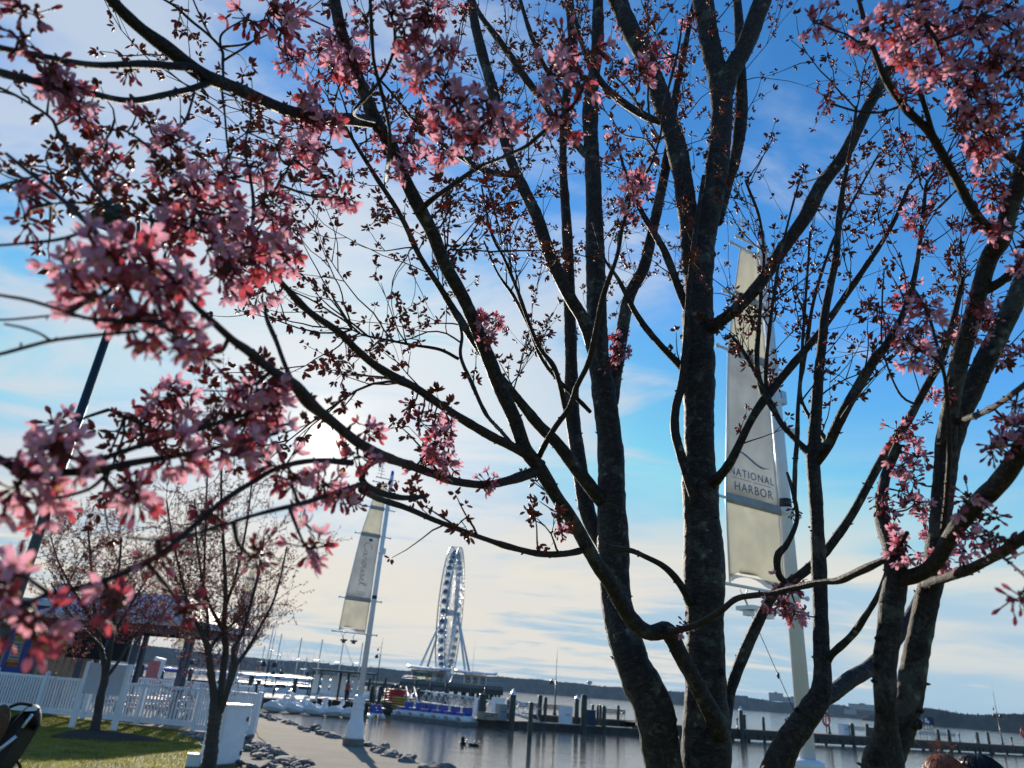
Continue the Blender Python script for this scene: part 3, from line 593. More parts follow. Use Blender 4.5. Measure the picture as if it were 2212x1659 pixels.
# fixed boardwalk behind the floating dock
S3 = at_pier(1149, 3.6); E3 = at_pier(1420, 2.6); D3 = unit(E3-S3); L3 = np.linalg.norm(E3-S3); rz3 = math.atan2(D3[1], D3[0]); c3 = (S3+E3)/2; N3 = np.array([-D3[1], D3[0]]); N3 = N3 if N3[1] > 0 else -N3
bw = empty('boardwalk', (c3[0], c3[1], WZ), 'raised timber boardwalk with benches behind the floating dock', 'boardwalk'); mb = MB(); q = c3+N3*1.2
mb.box((q[0], q[1], DT+.05), (L3, 2.6, .10), rz3); mb.build('deck', M['wood'], bw, False); mb = MB(); q = c3+N3*.0; mb.box((q[0], q[1], DT-.25), (L3, .14, .5), rz3); mb.build('side_beam', M['darkwood'], bw, False)
def bench(x, y, z, rz, L_, label, mat):
    t = empty('park_bench', (x, y, z), label, 'bench', 'benches along the piers'); q = rotz(rz); o = np.array([x, y, z]); P = lambda a, b, c: o+q@np.array([a, b, c])
    mb = MB()
    for k in range(4): mb.box(P(0, .1-.12*k, .44), (L_, .09, .035), rz)
    mb.build('seat', M[mat], t, False); mb = MB()
    for k in range(3): mb.box(P(0, -.32-.03*k, .58+.14*k), (L_, .03, .10), rz)
    mb.build('backrest', M[mat], t, False)
    for s in (-1, 1):
        mb = MB(); mb.tube([P(s*L_*.46, .15, 0), P(s*L_*.46, .13, .62), P(s*L_*.46, -.30, .64)], .025, 6); mb.tube([P(s*L_*.46, -.38, 0), P(s*L_*.46, -.30, .44), P(s*L_*.46, -.40, .92)], .025, 6); mb.build('leg_frame', M['blackmetal'], t)
    return t
def lamp_post(x, y, z, h, mast, label, heads=2, globe=False):
    t = empty('lamp_post', (x, y, z), label, 'lamp post', 'black lamp posts of the marina'); o = np.array([x, y, z])
    mb = MB(); mb.lathe([(.18, 0), (.18, .15), (.12, .3), (.10, .8), (.07, .95), (.055, h)], o, 12); mb.build('post', M['blackmetal'], t)
    mb = MB(); mb.tube([o+[0, 0, h], o+[0, 0, h+mast*.6], o+[.03, 0, h+mast]], [.035, .025, .008], 6); mb.ell(o+[0, 0, h+mast*.62], (.05, .05, .12), 6, 5); mb.build('antenna', M['boatgrey'], t)
    for s in ((-1, 1) if heads == 2 else (-1,)):
        mb = MB(); a = o+[s*.42, 0, h-.25]; mb.lathe([(.03, .30), (.10, .26), (.24, .02), (.22, -.08), (.10, -.12)], a, 10); mb.tube([o+[0, 0, h-.05], o+[s*.2, 0, h+.12], a+[0, 0, .3]], .02, 6); mb.build('lamp_head', M['blackmetal'], t)
    if globe: mb = MB(); mb.tube([o+[0, 0, h+.7], o+[-.3, 0, h+.95], o+[-.38, 0, h+.7]], .015, 5); mb.lathe([(.02, .2), (.1, .05), (.08, -.1), (.02, -.15)], o+[-.38, 0, h+.55], 8); mb.build('hanging_lantern', M['blackmetal'], t)
    return t
GREEN = 'piling'
# pilings on the right-hand pier; (column, top row)
pr = [(1610, 1545, .15, 'timber piling right of the middle trunks, beside the white-topped one'), (1651, 1550, .15, 'green-grey piling on the pier just left of the banner pole foot'), (1700, 1553, .13, 'piling on the pier beside the banner pole'), (1843, 1564, .2, 'left piling of the pair framing a bench on the long pier, between the forked stems'), (1875, 1565, .2, 'right piling of the pair framing a bench on the long pier, between the forked stems'),
      (2027, 1577, .18, 'left piling of the bench pair just right of the right-hand stems'), (2050, 1577, .18, 'right piling of the bench pair just right of the right-hand stems'), (2111, 1583, .17, 'lone piling midway between the last bench and the tall lamp post'), (2134, 1583, .16, 'piling just left of the tall lamp post near the right edge')]
def z_at(px, py, p): d = ray(px, py); return CAM[2]+d[2]*math.hypot(*p)/math.hypot(d[0], d[1])
for px, py, r_, lb in pr:
    p = at_pier(px, .15); piling(p[0], p[1], z_at(px, py, p), r_, lb)
p = at_pier(1603, -.3); piling(p[0], p[1], z_at(1603, 1534, p), .20, 'pale piling with a pointed white top, close right of the middle trunk', M['boat'])
# pilings at the floating dock
pl = [(1093, 1509, 2.6, .12, 'thin piling next to the thick twin pilings right of the wheel pier'), (1103, 1500, -.2, .26, 'thickest dark piling, first right of the wheel pier'), (1163, 1503, 2.0, .20, 'dark piling left of the two benches'), (1175, 1507, 3.2, .16, 'shorter dark piling directly beside the bench behind the dock'),
      (1244, 1509, 1.6, .20, 'piling with a pale pointed top behind the dock'), (1260, 1502, -.5, .26, 'tall thick piling standing in front of the dock edge'), (1279, 1523, 1.8, .13, 'first of the thin pilings by the dark box'), (1290, 1524, 2.2, .12, 'second of the thin pilings by the dark box'), (1296, 1524, 1.2, .12, 'third of the thin pilings by the dark box'), (1304, 1526, -.3, .18, 'stout piling at the end of the floating dock'), (1335, 1525, 2.4, .14, 'piling at the right end of the green bench'),
      (1042, 1486, 14, .18, 'piling below the lamp post in front of the wheel pier'), (1036, 1500, 1.5, .3, 'broad dark piling against the wheel pier corner'), (952, 1500, 12, .22, 'dark piling behind the blue boats'), (885, 1498, 14.0, .22, 'dark piling behind the kayaks')]
for px, py, off, r_, lb in pl:
    p = at_pier(px, off); piling(p[0], p[1], z_at(px, py, p), r_, lb, M['boat'] if px in (1244, 1103) else None)
p = onz(1143, 1606, WZ); piling(p[0], p[1], z_at(1143, 1518, p[:2]), .14, 'slender green piling standing alone in the water nearest the camera')
# benches
for px, off, lb in [(1124, 4.5, 'green bench farthest left on the raised boardwalk'), (1196, 4.2, 'green bench under the slim lamp post on the boardwalk'), (1318, 3.0, 'green bench between two pilings left of the leaning trunk'), (1859, 2.4, 'bench on the long pier framed by two pilings between the forked stems'), (2000, 2.4, 'bench beside the raised chair on the long pier'), (2040, 2.4, 'bench framed by two pilings on the long pier near the right'), (2225, 2.2, 'bench cut by the right edge of the picture')]:
    p = at_pier(px, off); bench(p[0], p[1], DT+.05 if px < 1400 else DT+.035, PRZ, 3.0 if px < 1400 else 3.4, lb, 'piling' if px < 1400 else 'boatgrey')
# lamp posts
p = at_pier(1196, 4.0); lamp_post(p[0], p[1], DT+.05, z_at(1199, 1470, p)-DT, z_at(1201, 1402, p)-z_at(1199, 1470, p), 'slim lamp post with a long antenna standing alone on the boardwalk', 1)
p = at_pier(2163, .8); lamp_post(p[0], p[1], DT, z_at(2147, 1542, p)-DT, z_at(2134, 1474, p)-z_at(2147, 1542, p), 'leaning-looking lamp post with lantern arm near the right edge', 2, True)
p = at_pier(1793, .8); lamp_post(p[0], p[1], DT, z_at(1789, 1478, p)-DT, 1.2, 'lamp post with a red life ring, between the low fork and the right stems', 2)
def life_ring(x, y, z, label):
    t = empty('life_ring_stand', (x, y, z), label, 'life ring', 'red life rings on the long pier'); mb = MB(); a = np.linspace(0, 2*math.pi, 20, endpoint=False)
    mb.tube([[x+.36*math.cos(b), y-.12, z+1.35+.62*math.sin(b)] for b in a], .11, 8, closed=True); mb.build('ring', M['red'], t); mb = MB(); mb.cyl((x, y, z), (x, y, z+2.1), .06, n=8); mb.build('post', M['blackmetal'], t)
p = at_pier(1787, .5); life_ring(p[0], p[1], DT+.1, 'red life ring on the lamp post seen through the low fork'); p = at_pier(2212, .6); life_ring(p[0], p[1], DT+.2, 'red life ring cut by the right edge of the picture')
def dock_box(x, y, z, w, d, h, mat, label, rz=PRZ):
    t = empty('dock_box', (x, y, z), label, 'dock box', 'storage boxes on the docks'); mb = MB(); mb.box((x, y, z+h/2), (w, d, h), rz); mb.build('body', M[mat], t, False); mb = MB(); mb.box((x, y, z+h+.025), (w+.06, d+.06, .05), rz); mb.build('lid', M[mat], t, False)
    mb = MB(); q = rotz(rz)@np.array([0, -d/2-.012, 0]); mb.box((x+q[0], y+q[1], z+h*.55), (w*.5, .02, .05), rz); mb.build('handle', M['blackmetal'], t, False)
for px, off, z, w, h, mt, lb in [(1220, .9, WZ+.55, 1.0, 1.35, 'vinyl', 'pale blue-white dock box on the floating dock, left of the thick piling'), (1274, .9, WZ+.55, .72, 1.2, 'coatblue', 'dark dock box squeezed between the pilings'), (1079, .9, WZ+.55, .8, 1.2, 'boatgrey', 'grey cabinet right below the end of the wheel pier'), (1071, 3.0, WZ+.9, .95, 1.3, 'vinyl', 'wide white box behind the grey cabinet'), (1029, 2.2, WZ+.75, .65, 1.25, 'vinyl', 'tall white cabinet left of the grey one'), (1824, .8, DT, .9, 1.1, 'vinyl', 'white pedestal box on the long pier, seen through the low fork'), (1887, .8, DT, .9, .9, 'blackmetal', 'dark box at the foot of the right bench piling'), (2011, .9, WZ, .6, .5, 'vinyl', 'small white float box below the raised chair'), (1049, 0.4, WZ+.55, 1.5, .5, 'wood', 'low brown bin beside the grey cabinet')]:
    p = at_pier(px, off); dock_box(p[0], p[1], z, w, .7, h, mt, lb)
# lifeguard-style high chair with a small sign
p = at_pier(2010, .3); o_ = np.array([p[0], p[1], DT]); t = empty('high_chair', o_, 'raised metal chair with a sign board on the long pier', 'high chair'); mb = MB()
for sx in (-.45, .45):
    for sy in (0, .7): mb.cyl(o_+[sx, sy, 0], o_+[sx*.7, sy, 2.2], .03, n=6)
mb.build('frame', M['boatgrey'], t); mb = MB(); mb.box(o_+[0, .35, 1.2], (.9, .7, .06)); mb.build('seat', M['blackmetal'], t, False); mb = MB(); mb.box(o_+[0, -.05, 2.1], (1.2, .05, .9)); mb.build('sign_board', M['coatblue'], t, False)
mb = MB(); mb.box(o_+[-.3, -.085, 2.15], (.3, .02, .5)); mb.box(o_+[-.05, -.085, 2.0], (.2, .02, .3)); mb.build('white_symbol', M['boat'], t, False)
# bollards on the pier
for px, lb in [(1594, 'small pale cleat post on the pier right of the middle trunk'), (1836, 'short black bollard left of the forked-stem bench'), (2072, 'pale water-tap pedestal on the pier'), (2107, 'thin pale pedestal beside the lone piling'), (2184, 'small dark cleat post right of the tall lamp')]:
    p = at_pier(px, .5); mb = MB(); mb.lathe([(.13, 0), (.13, .1), (.07, .14), (.07, .75), (.14, .8), (.14, .9), (.06, 1.0)], (0, 0, 0), 10); o = mb.build('bollard', M['boatgrey' if 'pale' in lb else 'blackmetal'], None, True, (0, 0, 0)); o.location = (p[0], p[1], DT+.03); tag(o, lb, 'bollard', 'small posts on the pier')
# gangway trusses
def gangway(P0, P1, label, h=1.0, w=1.2):
    P0 = np.array(P0, float); P1 = np.array(P1, float); t = empty('gangway', P0, label, 'gangway', 'white truss gangways'); L_ = np.linalg.norm(P1-P0); n = int(L_/1.1); u = unit(P1-P0); s = unit(np.cross(u, [0, 0, 1]))
    mb = MB(); c = (P0+P1)/2; mb.grid(lambda a, b: P0+(P1-P0)*a+s*w*(b-.5), 3, 2); o = mb.build('walkway', M['alu'], t, False); o.modifiers.new('s', 'SOLIDIFY').thickness = .08
    for k in (-.5, .5):
        mb = MB(); a = P0+s*w*k; b = P1+s*w*k; mb.cyl(a, b, .05, n=6); mb.cyl(a+[0, 0, h], b+[0, 0, h], .05, n=6)
        for i in range(n): q0 = a+(b-a)*i/n; q1 = a+(b-a)*(i+.5)/n; q2 = a+(b-a)*(i+1)/n; mb.cyl(q0, q1+[0, 0, h], .035, n=5); mb.cyl(q1+[0, 0, h], q2, .035, n=5)
        mb.build('truss', M['steelwhite'], t)
p0 = at_pier(905, 12); p1 = at_pier(1030, 7); gangway((*p0, .35), (*p1, .12), 'long white truss gangway behind the blue boats')
p0 = at_pier(1031, 5.0); p1 = at_pier(1062, 5.0); gangway((*p0, .1), (*p1, .0), 'short truss gangway behind the white cabinets')
p0 = at_pier(1098, 1.6); p1 = at_pier(1158, 1.4); gangway((*p0, .25), (*p1, WZ+.6), 'truss gangway sloping down to the floating dock right of the grey cabinet')
p0 = onz(893, 1545, WZ+.3); gangway((p0[0], p0[1], WZ+.5), (p0[0]-1.5, p0[1]+9, .9), 'narrow blue-white ramp rising beside the kayaks', .7, .8)

# ---------------------------------------------------------------- the big wheel on its own pier
WA = R(-3.37); WDist = 286.0; WC = np.array([math.sin(WA)*WDist, math.cos(WA)*WDist, 2+WDist*math.tan(R(5.2))]); WR = 25.2
TH = WA-R(7.2); wt = np.array([-math.sin(TH)*-1, math.cos(TH), 0]); wt = np.array([math.sin(WA+R(7.2)), math.cos(WA+R(7.2)), 0]); wa = np.array([wt[1], -wt[0], 0])
wheel = empty('ferris_wheel', (WC[0], WC[1], 0), 'giant white ferris wheel with closed gondolas, seen nearly edge-on', 'ferris wheel')
def wp(a, r, off): return WC+wt*math.cos(a)*r+np.array([0, 0, math.sin(a)*r])+wa*off
HW = 1.65
for s in (-1, 1):
    mb = MB(); mb.tube([wp(a, WR, s*HW) for a in np.linspace(0, 2*math.pi, 84, endpoint=False)], .20, 6, closed=True); mb.build('outer_rim', M['bluegreysteel'], wheel)
    mb = MB(); mb.tube([wp(a, WR-4.4, s*HW*.85) for a in np.linspace(0, 2*math.pi, 84, endpoint=False)], .13, 6, closed=True); mb.build('inner_rim', M['steelwhite'], wheel)
mb = MB()
for k in range(84):
    a = 2*math.pi*k/84; b = 2*math.pi*(k+1)/84
    if k % 2 == 0: mb.cyl(wp(a, WR, -HW), wp(a, WR, HW), .07, n=4)
    for s in (-1, 1): mb.cyl(wp(a, WR-4.4, s*HW*.85), wp(b, WR, s*HW) if k % 2 == 0 else wp(a, WR-4.4, s*HW*.85)+.01, .05, n=4); mb.cyl(wp(a, WR, s*HW), wp(a, WR-4.4, s*HW*.85), .05, n=4)
mb.build('rim_bracing', M['steelwhite'], wheel)
for s in (-1, 1):
    for half in range(2):
        mb = MB()
        for k in range(half, 42, 2): a = 2*math.pi*k/42; mb.cyl(wp(a, 1.1, s*1.9), wp(a, WR-4.3, s*HW*.85), .085, n=5)
        mb.build('spokes', M['steelwhite'], wheel)
mb = MB(); mb.cyl(WC-wa*2.0, WC+wa*2.0, 1.1, n=20); mb.cyl(WC-wa*2.7, WC+wa*2.7, .5, n=16); mb.build('hub', M['steelwhite'], wheel)
DK = 3.0
for s in (-1, 1):
    for q in (-1, 1):
        mb = MB(); mb.tube([WC+wa*s*2.6, np.array([WC[0], WC[1], 0])+wt*q*10.5+wa*s*9.6+[0, 0, DK]], [.36, .45], 10); mb.build('support_leg', M['steelwhite'], wheel)
g0 = None
for k in range(42):
    a = 2*math.pi*(k+.5)/42; c = wp(a, WR-2.0, 0)
    if g0 is None:
        g0 = MB(); g0.ell((0, 0, 0), (1.0, 1.0, 1.05), 12, 8); gm = g0.mesh('gondola', M['glassblue']); g1 = MB(); g1.lathe([(.2, .95), (.75, .75), (.8, .70), (.78, .55)], (0, 0, 0), 12); g1.lathe([(.85, -.55), (.8, -.8), (.5, -1.05)], (0, 0, 0), 12)
        g1.cyl((-1.0, 0, 0), (-.9, 0, 0), .7, n=10); gm1 = g1.mesh('shell', M['steelwhite'])
    o = bpy.data.objects.new('gondola', gm); COL.objects.link(o); o.parent = wheel; o.location = tuple(c-np.array([WC[0], WC[1], 0])); o.rotation_euler[2] = RS.rand()
    h = bpy.data.objects.new('shell', gm1); COL.objects.link(h); h.parent = o
wc0 = np.array([WC[0], WC[1], 0])
pw = empty('wheel_pier', wc0+[0, 0, WZ], 'wide dark pier platform that carries the ferris wheel and its pavilions', 'pier'); ux = np.array([math.cos(WA), -math.sin(WA), 0]); uy = np.array([math.sin(WA), math.cos(WA), 0])
def wq(a, b, z): return wc0+ux*a+uy*b+[0, 0, z]
mb = MB(); mb.box(wq(3.0, -10, 2.0), (34, 40, 1.6), -WA); mb.build('deck', M['greyconc'], pw, False)
mb = MB(); mb.box(wq(3.0, -30.4, 1.0), (34.2, .8, 1.6), -WA); mb.build('front_beam', M['darkwood'], pw, False)
for k in range(12):
    mb = MB()
    for b in (-29, -12, 5): a = wq(-13+32*k/11, b, 0); mb = MB(); mb.cyl((a[0], a[1], WZ-2), (a[0], a[1], 1.5), .45, n=8); mb.build('pile', M['darkwood'], pw)
mb = MB()
for k in range(34): a = wq(-14+34*k/33, -30, 2.8); mb.cyl(a, a+[0, 0, 1.1], .05, n=4)
mb.cyl(wq(-14, -30, 3.9), wq(20, -30, 3.9), .06, n=5); mb.cyl(wq(-14, -30, 3.3), wq(20, -30, 3.3), .04, n=5); mb.build('railing', M['alu'], pw)
# wide approach pier to the left of the wheel
t = empty('approach_pier', wq(-14, -34, WZ), 'grey pier wall running left from the wheel platform toward the marina', 'pier'); mb = MB(); mb.box(wq(-22, -34, .6), (48, 6, 1.3), -WA+R(3)); mb.build('deck', M['greyconc'], t, False)
for k in range(10):
    mb = MB(); a = wq(-44+5*k, -38, 0); mb.cyl((a[0], a[1], WZ-2), (a[0], a[1], 2.2+.5*(k % 2)), .5, n=8); mb.build('pile', M['darkwood'], t)
def pavilion(a0, a1, b, z, h, label, roofw, glass, wall='concrete'):
    t = empty('wheel_pavilion', wq((a0+a1)/2, b, z), label, 'pavilion', 'low pavilions under the wheel'); c = (a0+a1)/2; w = a1-a0
    mb = MB(); mb.box(wq(c, b, z+h/2), (w, 6, h), -WA); mb.build('wall', M[wall], t, False)
    for k in range(3): mb = MB(); mb.box(wq(a0+w*(k+.5)/3, b-3.1, z+h*.45), (w/3*.6, .25, h*.7), -WA); mb.build('window', M[glass], t, False)
    mb = MB(); n = 8
    mb.grid(lambda u, v: wq(a0-roofw+(w+2*roofw)*u, b-6+12*v, z+h+.5+.7*math.sin(math.pi*v)+.25*(abs(u-.5)*2)**2), 12, n); o = mb.build('roof', M['vinyl'], t); o.modifiers.new('s', 'SOLIDIFY').thickness = .3
    for k in range(6): mb = MB(); mb.box(wq(a0-roofw+.6+(w+2*roofw-1.2)*k/5, b-2, z+h+.35), (.18, 9, .18), -WA); mb.build('roof_rib', M['wood'], t, False)
    return t
pavilion(-12, 0.5, -16, 2.8, 3.6, 'low pavilion with green doorway and flat pale roof, left under the wheel', 1.6, 'glassdark')
t = pavilion(7, 15, -14, 2.8, 3.4, 'open pavilion with wide warm-lit canopy, right under the wheel', 3.6, 'glassblue', 'cream')
t = empty('ticket_kiosk', wq(-8, -20.5, 2.8), 'green kiosk in front of the left pavilion under the wheel', 'kiosk'); mb = MB(); mb.box(wq(-8, -20.5, 4.2), (3.4, 1.2, 2.8), -WA); M['green'] = pmat('green_paint', (.02, .16, .03), .5, var=.05); mb.build('body', M['green'], t, False); mb = MB(); mb.box(wq(-8, -20.5, 5.7), (3.9, 1.6, .2), -WA); mb.build('roof', M['vinyl'], t, False); mb = MB(); mb.box(wq(-8, -21.15, 4.3), (.7, .1, 2.2), -WA); mb.build('door', M['blackmetal'], t, False)
a = wq(10, -27, 0); d_ = ray(1019, 1470); q = atd(1019, 1470, 150.0); lamp_post(q[0], q[1], WZ+1, q[2]-WZ-1, z_at(1023, 1384, q[:2])-q[2], 'double-headed lamp post with antenna in front of the wheel canopy')

# ---------------------------------------------------------------- marina on the left
# quay slab, sunlit
q0 = onz(430, 1502, -.25); q1 = onz(880, 1545, -.25)
qs = empty('marina_quay', ((q0[0]+q1[0])/2, (q0[1]+q1[1])/2, WZ), 'broad pale floating quay with dark edge behind the swan boats', 'quay')
QA = np.array(onz(480, 1501, -.1)[:2]); QB = np.array(onz(800, 1519, -.1)[:2]); QD = unit(QB-QA); QN = np.array([-QD[1], QD[0]]); QN = QN if QN[1] > 0 else -QN; QZ = math.atan2(QD[1], QD[0])
QL = np.linalg.norm(QB-QA); c = (QA+QB)/2+QN*5
mb = MB(); mb.box((c[0], c[1], -.15), (QL, 10, .10), QZ); mb.build('deck', M['concrete'], qs, False); mb = MB(); mb.box((c[0], c[1], -.60), (QL-.1, 9.8, .80), QZ); mb.build('float', M['darkwood'], qs, False)
def onq(px, off):
    d = ray(px, 1530); a = QA+QN*off; det = d[0]*(-QD[1])+QD[0]*d[1]; s = (a[0]*(-QD[1])+QD[0]*a[1])/det; return np.array([d[0]*s, d[1]*s])
def shelter(px, off, w, label, panels):
    p = onq(px, off); t = empty('dock_shelter', (*p, -.1), label, 'shelter', 'dark framed shelters on the quay'); h = 2.6; o = np.array([p[0], p[1], -.1]); q = rotz(QZ)
    mb = MB(); mb.box(o+[0, 0, h], (w+.5, 2.2, .16), QZ); mb.build('roof', M['blackmetal'], t, False); mb = MB(); mb.box(o+[0, 0, h+.12], (w+.3, 2.0, .05), QZ); mb.build('roof_sheet', M['alu'], t, False)
    for sx in (-1, 1):
        for sy in (-.9, .9): mb = MB(); a = o+q@np.array([sx*w/2, sy, 0]); mb.cyl(a, a+[0, 0, h], .07, n=6); mb.build('post', M['blackmetal'], t)
    for k in range(panels): mb = MB(); a = o+q@np.array([(k+.5-panels/2)*w/panels, .9, 1.35]); mb.box(a, (w/panels*.8, .06, 1.7), QZ); mb.build('panel', M['boat'], t, False)
shelter(703, 4.5, 3.0, 'dark framed shelter with white back panels, left of the Carousel pole', 3); shelter(762, 5.0, 2.8, 'lower dark shelter directly left of the Carousel pole', 4)
# people on the quay, small
def small_person(x, y, z, top, legs, label, k=0):
    t = bpy.data.meshes.new('person'); sk = [(0, 0, .92), (0, 0, 1.15), (0, 0, 1.42), (0, 0, 1.52), (0, 0, 1.62), (0, 0, 1.72), (.10, 0, .88), (.12, .05*(1-2*k), .48), (.12, -.02, .06), (.13, -.12, .04), (-.10, 0, .88), (-.13, -.06, .48), (-.14, .04, .06), (-.14, -.06, .04), (.19, 0, 1.40), (.25, .03, 1.12), (.24, -.10, .88), (-.19, 0, 1.40), (-.25, 0, 1.12), (-.22, -.12, .90)]
    ed = [(0, 1), (1, 2), (2, 3), (3, 4), (4, 5), (0, 6), (6, 7), (7, 8), (8, 9), (0, 10), (10, 11), (11, 12), (12, 13), (2, 14), (14, 15), (15, 16), (2, 17), (17, 18), (18, 19)]
    rad = [.15, .15, .16, .06, .10, .08, .10, .07, .05, .04, .10, .07, .05, .04, .07, .05, .035, .07, .05, .035]
    t.from_pydata(sk, ed, []); o = bpy.data.objects.new('person', t); COL.objects.link(o); o.location = (x, y, z); m = o.modifiers.new('skin', 'SKIN')
    for i, r_ in enumerate(rad): t.skin_vertices[0].data[i].radius = (r_, r_*.8)
    t.skin_vertices[0].data[0].use_root = True; o.modifiers.new('s', 'SUBSURF').levels = 1; t.materials.append(M[top]); tag(o, label, 'person', 'people out on the docks')
    hb = MB(); hb.ell((x, y+.01, z+1.70), (.105, .115, .12), 8, 6); hb.build('hair', M['hairdark'], o)
    pb = MB()
    for s, yy in ((.11, .03), (-.12, -.04)): pb.tube([[x+s*.8, y, z+.95], [x+s*1.05, y+yy, z+.5], [x+s*1.15, y, z+.08]], [.115, .09, .07], 8)
    pb.build('trousers', M[legs], o)
for px, off, tp, lg, lb in [(822, 5, 'coatblue', 'black', 'person in dark blue standing right of the Carousel pole'), (843, 6, 'black', 'denim', 'person in black standing near the floating dock end'), (745, 4, 'red', 'black', 'person in a red top under the lower shelter')]:
    p = onq(px, off); small_person(p[0], p[1], -.1, tp, lg, lb)
# pedestal tables on the quay
def swan(px, py, face, label, dz=0, s=.82):
    p = onz(px, py, WZ); t = empty('swan_boat', (0, 0, 0), label, 'swan boat', 'white swan pedal boats moored at the quay')
    mb = MB(); prof = []
    mb.grid(lambda u, v: ((u-.5)*2.3, math.cos(v*2*math.pi)*(.62*math.sin(math.pi*min(.98, max(.02, u)))**.45), .30+math.sin(v*2*math.pi)*(.30+.22*(1-u))*math.sin(math.pi*min(.98, max(.02, u)))**.4+.16*(1-u)), 14, 14); mb.build('hull', M['boat'], t)
    for sy in (-1, 1):
        w_ = MB(); w_.grid(lambda u, v: (-.95+1.5*u, sy*(.60+.06*math.sin(u*3)), .30+v*(.62*math.sin(math.pi*(.12+.8*u))**.8)+.12*(1-u)), 12, 5); o = w_.build('wing', M['boat'], t); o.modifiers.new('s', 'SOLIDIFY').thickness = .10
    nk = bez([(.80, 0, .40), (1.02, 0, .70), (.92, 0, 1.05), (.72, 0, 1.25), (.80, 0, 1.48), (1.0, 0, 1.50)], 5); mb = MB(); mb.tube(nk, np.linspace(.20, .11, len(nk)), 10); mb.ell((1.02, 0, 1.48), (.17, .11, .12), 10, 7); mb.build('neck', M['boat'], t)
    mb = MB(); mb.tube([(1.14, 0, 1.47), (1.32, 0, 1.41)], [.06, .02], 7); mb.build('beak', M['orange'], t); mb = MB(); mb.box((-.05, 0, .62), (.8, .9, .12)); mb.build('seat', M['black'], t, False)
    t.location = (p[0], p[1], WZ+dz); t.rotation_euler[2] = face; t.scale = (s, s, s); return t
for px, py, f, lb in [(592, 1538, R(12), 'leftmost swan boat, half hidden by the fence end post'), (637, 1541, R(-8), 'swan boat below the facing pair of necks'), (680, 1545, R(-10), 'swan boat in the middle of the front row'), (716, 1548, R(172), 'swan boat facing left, fourth in the front row'), (752, 1551, R(165), 'swan boat behind the foot of the Carousel pole'), (612, 1531, R(25), 'left one of the two facing swans in the back row'), (640, 1532, R(160), 'right one of the two facing swans in the back row'), (664, 1534, R(5), 'low swan boat at the end of the back row')]: swan(px, py, f, lb)
def pedal_boat(px, py, z, rz, hull, acc, label, group, L_=1.9, canopy=False):
    p = onz(px, py, z); t = empty('pedal_boat', (0, 0, 0), label, 'pedal boat', group)
    for s in (-1, 1): mb = MB(); mb.tube([(-L_/2, s*.45, .12), (0, s*.45, .06), (L_*.35, s*.45, .10), (L_/2, s*.42, .25)], [.16, .2, .18, .05], 8); mb.build('float', M[hull], t)
    mb = MB(); mb.box((-.1, 0, .30), (1.3, 1.0, .14)); mb.build('deck', M[hull], t, False)
    for s in (-.26, .26):
        mb = MB(); mb.box((-.25, s, .45), (.45, .42, .18)); mb.box((-.47, s, .72), (.12, .42, .55)); mb.build('seat', M['black' if hull == 'black' else acc], t, False)
    mb = MB(); mb.box((.45, 0, .48), (.35, .8, .22)); mb.build('pedal_box', M[acc], t, False)
    if canopy: mb = MB(); mb.box((-.1, 0, 1.25), (1.3, 1.1, .05)); mb.build('canopy', M[acc], t, False); mb = MB(); [mb.cyl((-.1+a, b, .35), (-.1+a, b, 1.25), .02, n=5) for a in (-.6, .6) for b in (-.5, .5)]; mb.build('canopy_frame', M['alu'], t)
    t.location = (p[0], p[1], z); t.rotation_euler[2] = rz
names = ['leftmost', 'second', 'third', 'fourth', 'fifth', 'rightmost']
for i in range(6): pedal_boat(694+20*i, 1535+2.0*i, WZ+.05, R(100), 'black', 'yellow', '%s black and yellow pedal boat in the row between the swans and the quay' % names[i], 'black and yellow pedal boats')
# blue boats drawn up on a slatted float
a = onz(843, 1551, WZ); b_ = onz(997, 1569, WZ); u = unit((b_-a)[:2]); n_ = np.array([-u[1], u[0]]); n_ = n_ if n_[1] > 0 else -n_; L_ = np.linalg.norm((b_-a)[:2]); rz = math.atan2(u[1], u[0])
t = empty('boat_float', ((a+b_)/2)[:2].tolist()+[WZ], 'long low ribbed float that carries the row of blue boats', 'float'); c = (a+b_)[:2]/2+n_*1.1; mb = MB(); mb.box((c[0], c[1], WZ+.12), (L_, 2.2, .34), rz); mb.build('float_body', M['greyconc'], t, False)
mb = MB()
for k in range(40): q = a[:2]+u*(k+.5)*L_/40+n_*1.1; mb.box((q[0], q[1], WZ+.33), (L_/40*.6, 2.25, .07), rz)
mb.build('slats', M['concrete'], t, False)
for i in range(6):
    q = a[:2]+u*(i+.5)*L_/6+n_*1.0; px_, py_ = topix((q[0], q[1], WZ+.36)); pedal_boat(px_, py_, WZ+.36, rz+R(-90), 'boat', 'royal', '%s blue-seated pedal boat on the ribbed float' % names[i], 'blue and white pedal boats', 2.0)
pedal_boat(812, 1551, WZ+.05, R(-70), 'boat', 'royal', 'blue-seated pedal boat afloat just right of the Carousel pole', 'blue and white pedal boats')
